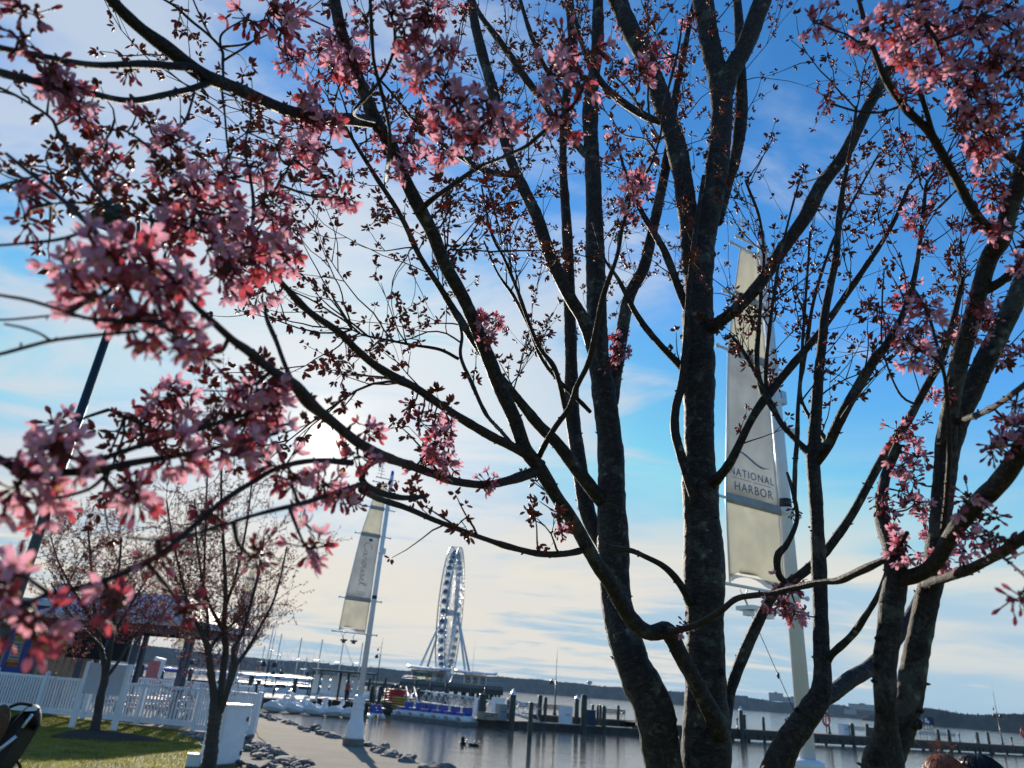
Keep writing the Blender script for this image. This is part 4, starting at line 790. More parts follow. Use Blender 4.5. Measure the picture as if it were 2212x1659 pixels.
# kayaks in two stacks
def kayak(p, rz, mat, label):
    t = empty('kayak', (0, 0, 0), label, 'kayak', 'plastic kayaks stacked on the dock'); mb = MB(); k = bez([(-1.7, 0, .18, .02), (-1.2, 0, .10, .16), (0, 0, .08, .25), (1.2, 0, .10, .16), (1.7, 0, .18, .02)], 4); mb.tube(k[:, :3], k[:, 3], 10); mb.v[-1][:, 2] = (mb.v[-1][:, 2]-.1)*.55+.1; mb.build('hull', M[mat], t)
    mb = MB(); a = np.linspace(0, 2*math.pi, 16, endpoint=False); mb.tube([(.45*math.cos(b), .17*math.sin(b), .22) for b in a], .025, 5, closed=True); mb.build('cockpit_rim', M['black'], t); t.location = tuple(p); t.rotation_euler[2] = rz
ka = atd(862, 1530, 73.0); nm = ['lowest', 'second lowest', 'middle', 'second highest', 'topmost']
for i in range(5): kayak((ka[0]-.6, ka[1]+2.2, WZ+1.05+.24*i), rz+R(4), 'red', '%s kayak of the red stack behind the blue boats' % nm[i])
kb = atd(874, 1530, 71.5)
for i in range(5): kayak((kb[0]-.3, kb[1]+1.6, WZ+.50+.22*i), rz-R(3), 'yellow', '%s kayak of the yellow stack behind the blue boats' % nm[i])
t = empty('kayak_rack', (ka[0], ka[1]+2.2, WZ+.55), 'dark box rack that holds up the kayak stacks', 'rack'); mb = MB(); mb.box((ka[0]-.2, ka[1]+2.3, WZ+.70), (3.0, 1.3, .62), rz); mb.build('box', M['blackmetal'], t, False)
mb = MB(); [mb.cyl((ka[0]-.6+x_, ka[1]+2.9, WZ+.5), (ka[0]-.6+x_, ka[1]+2.9, WZ+2.4), .05, n=6) for x_ in (-1.2, 0, 1.2)]; mb.build('upright', M['blackmetal'], t)
t = empty('small_dock', (ka[0], ka[1]+2.5, WZ), 'small dark dock under the kayak rack', 'dock'); mb = MB(); mb.box((ka[0]-.3, ka[1]+2.2, WZ+.3), (4.4, 3.0, .3), rz); mb.build('deck', M['darkwood'], t, False); mb = MB(); mb.box((ka[0]-.3, ka[1]+2.2, WZ-.1), (4.0, 2.6, .5), rz); mb.build('float', M['black'], t, False)
# sailboats and motor boats far left
def sailboat(px, pyt, d, label, s=1.0, pyb=1478, lean=0):
    q = atd(px, pyt, d); top = q[2]; t = empty('sailboat', (q[0], q[1], WZ), label, 'sailboat', 'moored sailboats with bare masts'); x, y = q[0], q[1]
    mb = MB(); mb.grid(lambda u, v: (x+(u-.5)*8*s, y+(v-.5)*2.4*s*math.sin(math.pi*min(.96, .12+u*.85))**.6, WZ+.9*s-(.9*s+.2)*(1-(abs(v-.5)*2)**3)*.9+.15*u), 12, 9); o = mb.build('hull', M['boat'], t); o.modifiers.new('s', 'SOLIDIFY').thickness = .1
    mb = MB(); mb.box((x-.3*s, y, WZ+1.05*s), (3.0*s, 1.4*s, .5*s)); mb.box((x-.1, y, WZ+.86*s), (7.0*s, 1.9*s, .06)); mb.build('cabin', M['boat'], t, False)
    mb = MB(); mb.cyl((x, y, WZ+.8), (x, y, top), .10, .07, 8); mb.cyl((x-.9, y, WZ+(top-WZ)*.62), (x+.9, y, WZ+(top-WZ)*.62), .03, n=5); mb.build('mast', M['alu'], t)
    mb = MB(); mb.cyl((x, y, WZ+1.9), (x-3.2*s, y, WZ+1.8), .07, n=6); mb.ell((x-1.7*s, y, WZ+2.05), (1.5*s, .16, .16), 8, 6); mb.build('boom', M['royal'], t); mb = MB()
    for xx in (-4*s, 4*s): mb.cyl((x+xx, y, WZ+.9), (x, y, top-.1), .012, n=4)
    mb.build('stay', M['alu'], t)
for px, py, d, lb in [(592, 1350, 118, 'sailboat whose mast is farthest left of the bare mast row'), (609, 1369, 130, 'sailboat with the shorter mast next to the leftmost one'), (652, 1378, 118, 'sailboat with the third mast from the left'), (697, 1381, 120, 'sailboat with its mast midway between the young tree and the Carousel pole'), (742, 1387, 122, 'sailboat with the mast left of the floodlights'), (784, 1387, 125, 'sailboat with the mast just left of the Carousel pole'), (572, 1395, 150, 'sailboat with a faint short mast beside the young tree'), (663, 1420, 160, 'distant sailboat with the short mast')]: sailboat(px, py, d, lb)
def motorboat(px, d, label, s=1.0, canvas='boat', rz=0.1):
    q = atd(px, 1480, d); t = empty('motor_boat', (0, 0, 0), label, 'motor boat', 'covered motor boats in the marina'); mb = MB()
    mb.grid(lambda u, v: ((u-.5)*7, (v-.5)*2.4*math.sin(math.pi*min(.99, .35+u*.64))**.6, .75-(1.0)*(1-(abs(v-.5)*2)**3)+.3*u*u), 12, 9); o = mb.build('hull', M['boat'], t); o.modifiers.new('s', 'SOLIDIFY').thickness = .08
    mb = MB(); mb.box((.3, 0, 1.05), (3.6, 1.9, .75)); mb.build('cabin', M['boat'], t, False); mb = MB(); mb.box((.5, 0, 1.20), (2.6, 1.94, .34)); mb.build('windows', M['glassdark'], t, False)
    mb = MB(); mb.grid(lambda u, v: (-3.2+5.0*u, (v-.5)*2.2, 2.05+.35*math.sin(math.pi*v)), 6, 8); o = mb.build('canopy', M[canvas], t); o.modifiers.new('s', 'SOLIDIFY').thickness = .06
    mb = MB(); [mb.tube([(a, -1, .7), (a, -1, 2.08), (a, 1, 2.08), (a, 1, .7)], .03, 5) for a in (-3.0, 1.5)]; [mb.cyl((-3.0, b, 2.06), (1.5, b, 2.06), .03, n=5) for b in (-1, 1)]; mb.build('canopy_frame', M['alu'], t); t.location = (q[0], q[1], WZ); t.rotation_euler[2] = rz; t.scale = (s, s, s)
for i, (px, d, cv) in enumerate([(300, 92, 'boat'), (330, 98, 'boat'), (362, 90, 'royal'), (392, 100, 'boat'), (420, 94, 'boat'), (452, 104, 'boat'), (486, 100, 'boat'), (522, 106, 'boat'), (556, 100, 'boat'), (590, 106, 'royal'), (625, 110, 'boat'), (660, 104, 'boat'), (705, 112, 'boat'), (750, 108, 'boat')]):
    w_ = ['leftmost', 'second', 'third', 'fourth', 'fifth', 'sixth', 'seventh', 'eighth', 'ninth', 'tenth', 'eleventh', 'twelfth', 'thirteenth', 'rightmost'][i]; motorboat(px, d, '%s white covered motor boat of the long marina row%s' % (w_, ', with a blue canopy' if cv == 'royal' else ''), 1.05, cv, .05+.1*(i % 3))
t = empty('marina_dock', (-30, 96, WZ), 'long dark finger dock behind the boats', 'dock'); mb = MB(); a = atd(290, 1470, 88); b_ = atd(860, 1500, 96); c = (a+b_)/2; mb.box((c[0], c[1], WZ+.5), (np.linalg.norm((b_-a)[:2]), 2.0, .25), math.atan2((b_-a)[1], (b_-a)[0])); mb.build('deck', M['wood'], t, False)
mb = MB(); mb.box((c[0], c[1], WZ+.15), (np.linalg.norm((b_-a)[:2]), 1.8, .5), math.atan2((b_-a)[1], (b_-a)[0])); mb.build('float', M['darkwood'], t, False)
for i, (px, py, d, r_) in enumerate([(310, 1437, 70, .16), (352, 1450, 72, .16), (414, 1446, 66, .17), (545, 1460, 74, .24), (560, 1470, 74, .2), (640, 1465, 90, .25), (806, 1482, 85, .25), (822, 1484, 84, .18), (838, 1486, 82, .25), (857, 1480, 80, .2), (868, 1484, 80, .22), (905, 1488, 90, .22), (925, 1492, 92, .2)]):
    q = atd(px, py, d); piling(q[0], q[1], q[2], r_, 'dark dock piling number counted from the left'.replace('number counted from the left', ['at the far left behind the pavilion', 'with a black top behind the pavilion posts', 'right of the pavilion posts', 'thick, left of the quay rail', 'beside the thick one left of the quay', 'behind the dark shelter', 'directly right of the Carousel pole', 'second right of the Carousel pole', 'third right of the Carousel pole', 'fourth right of the Carousel pole', 'just left of the red kayaks', 'behind the red kayaks', 'left below the wheel pavilion'][i]))
for px, py, pm, d, lb in [(582, 1430, 1352, 62, 'black twin-headed lamp post right of the young tree'), (600, 1450, 1400, 80, 'smaller twin-headed lamp post beside the nearer one'), (822, 1415, 1376, 88, 'lamp post with a hook arm right of the Carousel pole'), (672, 1452, 1412, 96, 'short lamp post between the bare masts'), (405, 1425, 1390, 70, 'lamp post partly hidden by a pavilion post')]:
    q = atd(px, py, d); lamp_post(q[0], q[1], WZ+.5, q[2]-WZ-.5, max(1, z_at(px+6, pm, q[:2])-q[2]), lb, 1 if 'hook' in lb else 2, 'hook' in lb)
# a few ducks
for px, py, lb in [(1000, 1608, 'dark duck taking off from the water, leftmost'), (1018, 1611, 'duck swimming in the open water, middle one'), (1028, 1612, 'duck swimming in the open water, rightmost')]:
    p = onz(px, py, WZ); t = empty('duck', (p[0], p[1], WZ), lb, 'duck', 'ducks on the water'); mb = MB()
    B = bez([(-.20, 0, .10, .01), (-.12, 0, .07, .06), (0, 0, .05, .09), (.11, 0, .07, .07), (.15, 0, .13, .035), (.155, 0, .19, .03), (.19, 0, .21, .036), (.225, 0, .205, .02)], 3); mb.tube(B[:, :3]+np.array([p[0], p[1], WZ]), B[:, 3], 8); mb.build('body', M['hairdark'], t); mb = MB(); mb.box((p[0]+.25, p[1], WZ+.20), (.05, .025, .012)); mb.build('bill', M['ochre'], t, False)
    if 'taking off' in lb:
        for s in (-1, 1): mb = MB(); mb.add([(p[0]+.08, p[1]+s*.05, WZ+.14), (p[0]-.1, p[1]+s*.05, WZ+.12), (p[0]-.12, p[1]+s*.35, WZ+.34), (p[0]+.04, p[1]+s*.32, WZ+.36)], [(0, 1, 2, 3)]); o = mb.build('wing', M['hairdark'], t, False); o.modifiers.new('s', 'SOLIDIFY').thickness = .01

# ================================================================== ROCKS ALONG THE WATER
def rock_mesh(seed, flat_=.38):
    rs = np.random.RandomState(seed); mb = MB(); nu, nv = 10, 7; pl_ = [(unit(rs.randn(3)), rs.uniform(.55, .85)) for _ in range(9)]; V = []
    for i in range(nv+1):
        for j in range(nu):
            th = math.pi*i/nv; ph = 2*math.pi*j/nu; v = np.array([math.sin(th)*math.cos(ph), math.sin(th)*math.sin(ph), math.cos(th)]); r_ = 1.0
            for n__, d__ in pl_:
                c_ = v@n__
                if c_ > .01: r_ = min(r_, d__/c_)
            V.append(v*r_*(1+.03*rs.randn())*np.array([1, .75, flat_]))
    F = [(i*nu+j, (i+1)*nu+j, (i+1)*nu+(j+1) % nu, i*nu+(j+1) % nu) for i in range(nv) for j in range(nu)]; mb.add(V, F); return mb
RKM = [rock_mesh(s).mesh('rock', M['rock'], False) for s in range(6)]+[rock_mesh(s+10).mesh('rock', M['rockdark'], False) for s in range(4)]
rs = np.random.RandomState(21)
def put_rock(x, y, z, s, label, grp, wet): 
    o = bpy.data.objects.new('rock', RKM[rs.randint(0, 6) if not wet else rs.randint(4, 10)]); COL.objects.link(o); o.location = (x, y, z); o.scale = (s, s*rs.uniform(.8, 1.2), s*rs.uniform(.7, 1.1)); o.rotation_euler = (rs.uniform(-.4, .4), rs.uniform(-.4, .4), rs.rand()*6.28); tag(o, label, 'rock', grp)
SHx = [p for p in SH[:-4]]; tot = 0
for (x0, y0), (x1, y1) in zip(SH[1:13], SH[2:14]):
    L_ = math.hypot(x1-x0, y1-y0); n_ = int(L_/.22)
    for k in range(n_):
        f_ = (k+rs.rand())/n_; off = rs.uniform(-.9, .6); put_rock(x0+(x1-x0)*f_+off*.45, y0+(y1-y0)*f_+off*.6, .03-max(0, off)*.75, rs.uniform(.14, .38), 'angular grey stone in the rough edging between the path and the water', 'stones edging the water', off > .2); tot += 1
for k in range(60):                                                        # pile of pale stones left of the path
    px = rs.uniform(520, 690); py = rs.uniform(1600, 1675); q = onz(px, py, 0)
    e = np.interp(px, [520, 560, 600, 675, 700], [1585, 1600, 1632, 1662, 1680])
    if py < e: continue
    put_rock(q[0], q[1], rs.uniform(0, .10), rs.uniform(.10, .27), 'pale broken stone in the heap between the white cabinet and the path', 'stones heaped beside the path', False)
for px, py in [(530, 1598), (548, 1606), (560, 1612), (580, 1622), (600, 1634), (622, 1645), (648, 1652), (540, 1620), (410, 1590), (425, 1597), (395, 1588)]:
    q = onz(px, py, 0); put_rock(q[0], q[1], .03, rs.uniform(.28, .42), 'flat slab stone at the border of lawn and path', 'flat slabs bordering the path', False)

# ================================================================== FENCE, CABINET, PAVILION, BOOTH
def fence_run(pts, label, h=1.22, z0=.10, gap=.125, cap=True, extra=None, picket=.072):
    t = empty('picket_fence', (pts[0][0], pts[0][1], 0), label, 'fence', 'white vinyl picket fences')
    rails = MB(); n = len(pts)
    for (a, b) in zip(pts, pts[1:]):
        a = np.array([*a, 0.0]); b = np.array([*b, 0.0]); L_ = np.linalg.norm(b-a); u = (b-a)/L_; rz = math.atan2(u[1], u[0]); c = (a+b)/2
        for zc, hh_ in ((z0+.09, .18), (h-.05, .09)): mb = MB(); mb.box(c+[0, 0, zc], (L_-.12, .045, hh_), rz); mb.build('rail', M['vinyl'], t, False)
        k = int((L_-.14)/gap); mb = MB()
        for i in range(k): q = a+u*(.07+(i+.5)*(L_-.14)/k); mb.box(q+[0, 0, (z0+h)/2], (picket, .025, h-z0-.12), rz)
        mb.build('pickets', M['vinyl'], t, False)
    for p in pts:
        mb = MB(); q = np.array([*p, 0.0]); rz = math.atan2(pts[-1][1]-pts[0][1], pts[-1][0]-pts[0][0]); mb.box(q+[0, 0, (h+.04)/2-.05], (.12, .12, h+.14), rz); mb.build('post', M['vinyl'], t, False)
        mb = MB(); mb.lathe([(.10, h+.06), (.10, h+.09), (.01, h+.17)], q, 4); o = mb.build('post_cap', M['vinyl'], t, False)
    return t
def wx(px, py): return tuple(onz(px, py, 0)[:2])
fp = [(-19.8, 28.9), wx(72, 1545)]+[wx(281, 1567), wx(424, 1578)]
# keep bays near 2.4 m
P_ = [(-20.3, 28.9), (-18.1, 28.3), (-15.9, 27.7), (-13.95, 27.15), (-11.9, 26.75), (-9.85, 26.5)]
fence_run(P_, 'white picket fence along the lawn in front of the pavilion', 1.30)
fence_run([(-9.85, 26.5), (-7.75, 26.2)], 'short white picket fence behind the cabinet, ending at the path', 1.30, .02, .095)
fence_run([(-7.75, 26.3), (-8.4, 28.6), (-9.1, 30.9), (-9.9, 33.2)], 'white picket fence running back along the footpath', 1.30)
fence_run([(-24, 40), (-21.5, 40), (-19, 40), (-16.5, 40), (-14.3, 40), (-12.2, 39.8)], 'rear white picket fence on the water side of the pavilion', 1.25)
fence_run([(-24, 34.5), (-21.8, 34.2), (-19.6, 33.9)], 'white picket fence in front of the striped booth', 1.2)
# two tall sign posts with a blank lavender board
sp = empty('sign_board_stand', (*wx(202, 1576), 0), 'pale lavender blank board on two tall white posts at the fence', 'sign board')
for px, py in ((157, 1573), (247, 1580)):
    q = onz(px, py, 0); mb = MB(); mb.box((q[0], q[1]-.1, .85), (.13, .13, 2.1), R(-12)); mb.build('post', M['vinyl'], sp, False)
a = onz(157, 1573, 0); b_ = onz(247, 1580, 0); c = (a+b_)/2; mb = MB(); M['lavender'] = pmat('pale_lavender_board', (.50, .50, .56), .6, var=.03); mb.box((c[0], c[1]-.12, 1.42), (np.linalg.norm(b_-a)-.02, .04, .88), math.atan2((b_-a)[1], (b_-a)[0])); mb.build('board', M['lavender'], sp, False)
# cabinet
c0 = np.array(onz(468, 1659, 0)[:2]); c1 = np.array(onz(522, 1654, 0)[:2]); u = unit(c1-c0); rz = math.atan2(u[1], u[0]); n_ = np.array([-u[1], u[0]]); n_ = n_ if n_[1] > 0 else -n_
w_ = .80; c = (c0+c1)/2+n_*.3; t = empty('utility_cabinet', (c[0], c[1], 0), 'white metal utility cabinet behind the right-hand young tree', 'cabinet'); H_ = 1.16
mb = MB(); mb.box((c[0], c[1], .05+H_/2), (w_, .45, H_), rz); mb.build('body', M['vinyl'], t, False); mb = MB(); mb.box((c[0], c[1], H_+.075), (w_+.08, .53, .05), rz); mb.build('lid', M['vinyl'], t, False)
mb = MB(); q = c-n_*.228; mb.box((q[0], q[1], .05+H_/2), (w_-.06, .012, H_-.08), rz); mb.build('door', M['vinyl'], t, False)
for z in (.25, .95): mb = MB(); q = c-n_*.24+u*(w_/2-.05); mb.box((q[0], q[1], z), (.05, .03, .09), rz); mb.build('hinge', M['blackmetal'], t, False)
mb = MB(); mb.box((c[0], c[1], .02), (w_+.1, .55, .07), rz); mb.build('base', M['greyconc'], t, False)
q = onz(417, 1652, .05); t = empty('junction_box', (q[0], q[1], 0), 'small white junction box low in the grass left of the cabinet', 'junction box'); mb = MB(); mb.box((q[0], q[1], .12), (.26, .18, .24), .1); mb.build('body', M['vinyl'], t, False); mb = MB(); mb.box((q[0], q[1], .25), (.30, .22, .03), .1); mb.build('lid', M['vinyl'], t, False)
# pavilion
PZ = R(-12); pc = np.array([-14.1, 30.3, 0]); pv = empty('pavilion', pc, 'open pavilion with dark navy posts and a pale hipped roof behind the fence', 'pavilion')
q = rotz(PZ)
def PL_(a, b, z): return pc+q@np.array([a, b, 0])+[0, 0, z]
HWX, HWY, EZ = 3.2, 1.7, 3.15
# roof fascia, hip faces and soffit
mb = MB(); ov = .42; X = HWX+ov; Y = HWY+ov; V = [PL_(-X, -Y, EZ+.30), PL_(X, -Y, EZ+.30), PL_(X, Y, EZ+.30), PL_(-X, Y, EZ+.30), PL_(-1.5, 0, EZ+1.45), PL_(1.5, 0, EZ+1.45)]
mb.add(V, [(0, 1, 5, 4), (1, 2, 5), (2, 3, 4, 5), (3, 0, 4)]); mb.build('roof', M['roofwhite'], pv, False).modifiers.new('s', 'SOLIDIFY').thickness = .06
mb = MB(); mb.grid(lambda a_, b_: PL_(-X+2*X*a_, -Y+2*Y*b_, EZ+.20), 2, 2); mb.build('soffit', M['wood'], pv, False)
for s, (cx, cy, sx, sy) in enumerate([(0, -Y, 2*X, .05), (0, Y, 2*X, .05), (-X, 0, .05, 2*Y-.05), (X, 0, .05, 2*Y-.05)]): mb = MB(); mb.box(PL_(cx, cy, EZ+.26), (sx, sy, .22), PZ); mb.build('fascia', M['roofwhite'], pv, False)
for cx, cy, sx, sy in [(0, -HWY, 2*HWX, .16), (0, HWY, 2*HWX, .16), (-HWX, 0, .16, 2*HWY-.17), (HWX, 0, .16, 2*HWY-.17)]: mb = MB(); mb.box(PL_(cx, cy, EZ+.02), (sx, sy, .30), PZ); mb.build('beam', M['navy'], pv, False)
for a_ in (-HWX, -1.1, 1.1, HWX):
    for b_ in (-HWY, HWY): mb = MB(); mb.box(PL_(a_, b_, EZ/2-.08), (.17, .17, EZ-.1), PZ); mb.build('post', M['navy'], pv, False)
# black screen hanging in the pavilion
s0 = atd(166, 1345, 30.0); s1 = atd(290, 1356, 30.2); zt = s0[2]; zb = z_at(279, 1430, s1[:2]); c = (s0+s1)/2; t = empty('screen', (c[0], c[1], zb), 'large black screen hung under the pavilion roof beside the booth', 'screen'); Lw = np.linalg.norm((s1-s0)[:2]); rz = math.atan2((s1-s0)[1], (s1-s0)[0])
mb = MB(); mb.box((c[0], c[1], (zt+zb)/2), (Lw, .12, zt-zb), rz); mb.build('panel', M['blackcloth'], t, False)
for s in (-1, 1): mb = MB(); u = np.array([math.cos(rz), math.sin(rz)]); mb.box((c[0]+u[0]*s*(Lw/2+.03), c[1]+u[1]*s*(Lw/2+.03), (zt+zb)/2), (.05, .16, zt-zb+.04), rz); mb.build('side_frame', M['blackmetal'], t, False)
mb = MB(); mb.box((c[0]+u[0]*.3, c[1]-.09, (zt+zb)/2), (.10, .04, zt-zb-.02), rz); mb.build('upright', M['navy'], t, False)
# booth at the far left: orange and blue kiosk, crest and curtains
D_B = 36.0
def bx(px, py): return atd(px, py, D_B)
b0 = bx(15, 1400); b1 = bx(100, 1410); u = unit((b1-b0)[:2]); rz = math.atan2(u[1], u[0]); Lw = np.linalg.norm((b1-b0)[:2]); c = (b0+b1)/2
t = empty('ticket_booth', (c[0], c[1], 0), 'orange and royal blue ticket booth at the far left behind the fence', 'booth'); n3 = np.array([-u[1], u[0], 0]); n3 = n3 if n3[1] > 0 else -n3; u3 = np.array([*u, 0])
c = np.array([c[0], c[1], 0]); 
mb = MB(); mb.box(c+n3*1.0+[0, 0, 1.9], (Lw, 1.9, 3.8), rz); mb.build('wall', M['orange'], t, False)
for k in (-.5, -.02, .5): mb = MB(); mb.box(c-n3*.02+u3*k*Lw+[0, 0, 1.9], (.22, .22, 3.8), rz); mb.build('pillar', M['royal'], t, False)
mb = MB(); mb.box(c-n3*.0+u3*-.26*Lw+[0, 0, .7], (Lw*.38, .16, 1.5), rz); mb.build('counter', M['royal'], t, False)
for k, z in ((-.26, 2.1), (.24, 2.6)): mb = MB(); mb.box(c-n3*.0+u3*k*Lw+[0, 0, z], (Lw*.36, .20, 1.0), rz); mb.build('panel', M['ochre'], t, False)
mb = MB(); mb.box(c-n3*.13+u3*-.26*Lw+[0, 0, 2.05], (Lw*.26, .06, .7), rz); mb.build('price_board', M['boatgrey'], t, False)
mb = MB(); [mb.box(c-n3*.17+u3*-.26*Lw+[0, 0, 1.80+.12*k], (Lw*.20*(1-.1*(k % 2)), .02, .03), rz) for k in range(5)]; mb.build('writing_line', M['coatblue'], t, False)
mb = MB(); mb.prism([tuple((c+u3*a_*Lw+n3*b_)[:2]) for a_, b_ in ((-.6, -.4), (.6, -.4), (.6, 2.2), (-.6, 2.2))], 3.82, 4.05); mb.build('roof', M['roofwhite'], t, False)
# tent with curtains and the crest
e0 = atd(92, 1440, 35.0); e1 = atd(172, 1450, 35.5); u = unit((e1-e0)[:2]); rz = math.atan2(u[1], u[0]); Lw = np.linalg.norm((e1-e0)[:2]); c = (e0+e1)/2; c = np.array([c[0], c[1], 0]); u3 = np.array([*u, 0]); n3 = np.array([-u[1], u[0], 0]); n3 = n3 if n3[1] > 0 else -n3
t = empty('carousel_tent', c, 'white tent with beige curtains and an ornate red and gold crest', 'tent')
mb = MB(); mb.grid(lambda a_, b_: c+u3*(a_-.5)*Lw*1.5+n3*(.10*math.sin(a_*50))+[0, 0, .05+2.35*b_], 60, 3); mb.build('curtain', M['beigecloth'], t).modifiers.new('s', 'SOLIDIFY').thickness = .02
mb = MB(); V = [c+u3*s*Lw*.85-n3*.6+[0, 0, 3.0] for s in (-1, 1)]+[c+u3*s*Lw*.85+n3*6+[0, 0, 3.0] for s in (1, -1)]+[c+n3*2.5+[0, 0, 5.0]]; mb.add(V, [(0, 1, 4), (1, 2, 4), (2, 3, 4), (3, 0, 4)]); mb.build('roof', M['vinyl'], t, False).modifiers.new('s', 'SOLIDIFY').thickness = .04
cz = z_at(138, 1385, c[:2]); 
def shape(mb, pts, off, th=.05):
    a_ = [c-n3*off+u3*x_+[0, 0, cz+z_] for x_, z_ in pts]; b2 = [p+n3*th for p in a_]; n = len(pts); mb.add(a_+b2, [tuple(range(n)), tuple(range(n, 2*n))[::-1]]+[(i, n+i, n+(i+1) % n, (i+1) % n) for i in range(n)])
cr_t = []
for k in range(40):
    x_ = -1.05+2.1*k/39; cr_t.append((x_, .22+.30*math.exp(-(x_/.32)**2)+.03*abs(math.sin(k*1.2))))
cr_b = [(x_, -.30-.06*abs(math.sin(i*1.2))-.12*math.exp(-(x_/.4)**2)) for i, (x_, _) in enumerate(cr_t)]
crest = MB(); shape(crest, cr_t+cr_b[::-1], .22); crest = crest.build('crest', M['red'], t, False)
mb = MB(); shape(mb, [(x_*.42, z_*.9) for x_, z_ in cr_t+cr_b[::-1]], .26, .03); mb.build('gold_centre', M['ochre'], crest, False)
for s in (-1, 1): mb = MB(); shape(mb, [(s*.70+.2*math.cos(a_), -.02+.20*math.sin(a_)) for a_ in np.linspace(0, 6.28, 18, endpoint=False)], .27, .04); mb.build('oval', M['vinyl'], crest, False); mb = MB(); shape(mb, [(s*.70+.07*math.cos(a_), -.02+.11*math.sin(a_)) for a_ in np.linspace(0, 6.28, 12, endpoint=False)], .30, .02); mb.build('emblem', M['coatblue'], crest, False)
for i, (px, lb) in enumerate([(105, 'red barrier banner left of the beige curtain'), (128, 'red flag-like panel under the crest')]):
    e = atd(px, 1475, 33.5); mb = MB(); mb.grid(lambda a_, b_: (e[0]+.35*(a_-.5)+.10*b_, e[1]+.05*math.sin(a_*8), .15+.95*b_), 8, 4); o = mb.build('red_panel', M['red'], None, False, (0, 0, 0)); o.modifiers.new('s', 'SOLIDIFY').thickness = .02; tag(o, lb, 'banner')
# picnic tables behind the fence
def picnic(px, py, d, label, rz=.1, L_=1.9):
    e = atd(px, py, d+4.0 if px < 200 else d+2.2); x, y = e[0], e[1]; t = empty('picnic_table', (x, y, 0), label, 'picnic table', 'rose red picnic tables under the pavilion'); q = rotz(rz); o = np.array([x, y, 0])
    mb = MB(); [mb.box(o+q@np.array([0, (k-2)*.15, .75]), (L_, .14, .045), rz) for k in range(5)]; mb.build('table_top', M['rose'], t, False)
    for s in (-1, 1): mb = MB(); [mb.box(o+q@np.array([0, s*.68+k*.14, .45]), (L_, .12, .04), rz) for k in (-.5, .5)]; mb.build('bench_seat', M['rose'], t, False)
    for s in (-1, 1): mb = MB(); mb.tube([o+q@np.array([s*L_*.36, -.72, 0]), o+q@np.array([s*L_*.36, -.25, .73]), o+q@np.array([s*L_*.36, .25, .73]), o+q@np.array([s*L_*.36, .72, 0])], .03, 6); mb.cyl(o+q@np.array([s*L_*.36, -.75, .42]), o+q@np.array([s*L_*.36, .75, .42]), .025, n=6); mb.build('leg_frame', M['blackmetal'], t)
for px, d, lb in [(30, 31.5, 'picnic table farthest left, near the booth'), (95, 30.0, 'picnic table left of the lavender board'), (62, 34.5, 'picnic table at the back near the booth'), (190, 31.5, 'picnic table behind the lavender board'), (300, 31.0, 'picnic table right of the lavender board'), (352, 29.2, 'picnic table between the pavilion posts, nearest the fence'), (390, 32.5, 'picnic table at the right end of the pavilion'), (240, 34, 'picnic table deepest under the pavilion')]: picnic(px, 1530, d, lb, RS.uniform(-.3, .2))
# rubbish bin, white post sign by the dock
e = atd(337, 1452, 58); t = empty('dock_sign', (e[0], e[1], -.25), 'white slanting pylon sign with a rose panel behind the pavilion', 'sign'); hh_ = z_at(341, 1421, e[:2]); mb = MB(); mb.tube([(e[0]-.3, e[1], -.25), (e[0]+.1, e[1], hh_)], [.55, .42], 4); mb.build('pylon', M['vinyl'], t, False); mb = MB(); mb.box((e[0]-.02, e[1]-.55, hh_-1.0), (.8, .06, 1.6)); mb.build('rose_panel', M['rose'], t, False)
# street lamp at the left edge
lp = atd(150, 960, 11.0); lx, ly = lp[0], lp[1]; t = empty('street_lamp', (lx, ly, 0), 'tall black street lamp leaning in view at the left, its shade above the blossoms', 'street lamp'); ht = z_at(296, 520, (lx, ly))
mb = MB(); mb.lathe([(.24, 0), (.24, .25), (.14, .4), (.10, 1.0), (.11, 1.05), (.075, 1.15), (.065, 3.0), (.052, ht)], (lx, ly, 0), 16); mb.build('post', M['blackmetal'], t)
hd_ = atd(238, 470, 10.6); mb = MB(); top = np.array([lx, ly, ht-.1]); mb.tube(bez([top, top+[-.15, 0, .55], (top+hd_)/2+[0, 0, .55], hd_+[0, 0, .30]], 6), .03, 8); mb.build('arm', M['greenlamp'], t)
mb = MB(); mb.lathe([(.03, .34), (.09, .30), (.12, .20), (.20, .16), (.24, .10), (.25, -.06), (.27, -.09), (.20, -.10), (.12, -.16)], hd_, 20); mb.build('lamp_shade', M['greenlamp'], t)

# stroller in the lower left corner
e = onz(30, 1668, .05); st = empty('stroller', (e[0]*.92, e[1]*.92, .03), 'black stroller with silver frame tubes in the lower left corner', 'stroller'); o_ = np.array(st.location); k_ = math.hypot(o_[0], o_[1])
side = np.array([math.cos(R(33)), math.sin(R(33)), 0])*1.0
def sp_(px, py, off=0.0): a_ = atd(px, py, k_+off); return a_
mb = MB(); hood = [sp_(8, 1575), sp_(20, 1542), sp_(48, 1525), sp_(72, 1522), (sp_(84, 1540))]
mb.grid(lambda u, v: bez([sp_(10, 1590, .5*(v-.5)), sp_(30, 1560-8*v, .5*(v-.5)), sp_(62, 1528, .5*(v-.5)), sp_(84, 1530, .5*(v-.5)), sp_(88, 1560, .5*(v-.5)), sp_(72, 1580, .5*(v-.5))], 4)[int(round(u*20))]+np.array([0, 0, .03*math.sin(v*3.14)]), 21, 7); mb.build('hood', M['black'], st)
mb = MB(); B = bez([sp_(84, 1535, .3), sp_(86, 1565, .3), sp_(70, 1595, .3), sp_(45, 1635, .3), sp_(20, 1665, .3), sp_(-20, 1675, .3), sp_(-30, 1600, .3), sp_(10, 1575, .3)], 5); n = len(B); off3 = np.array([.0, -.45, 0])
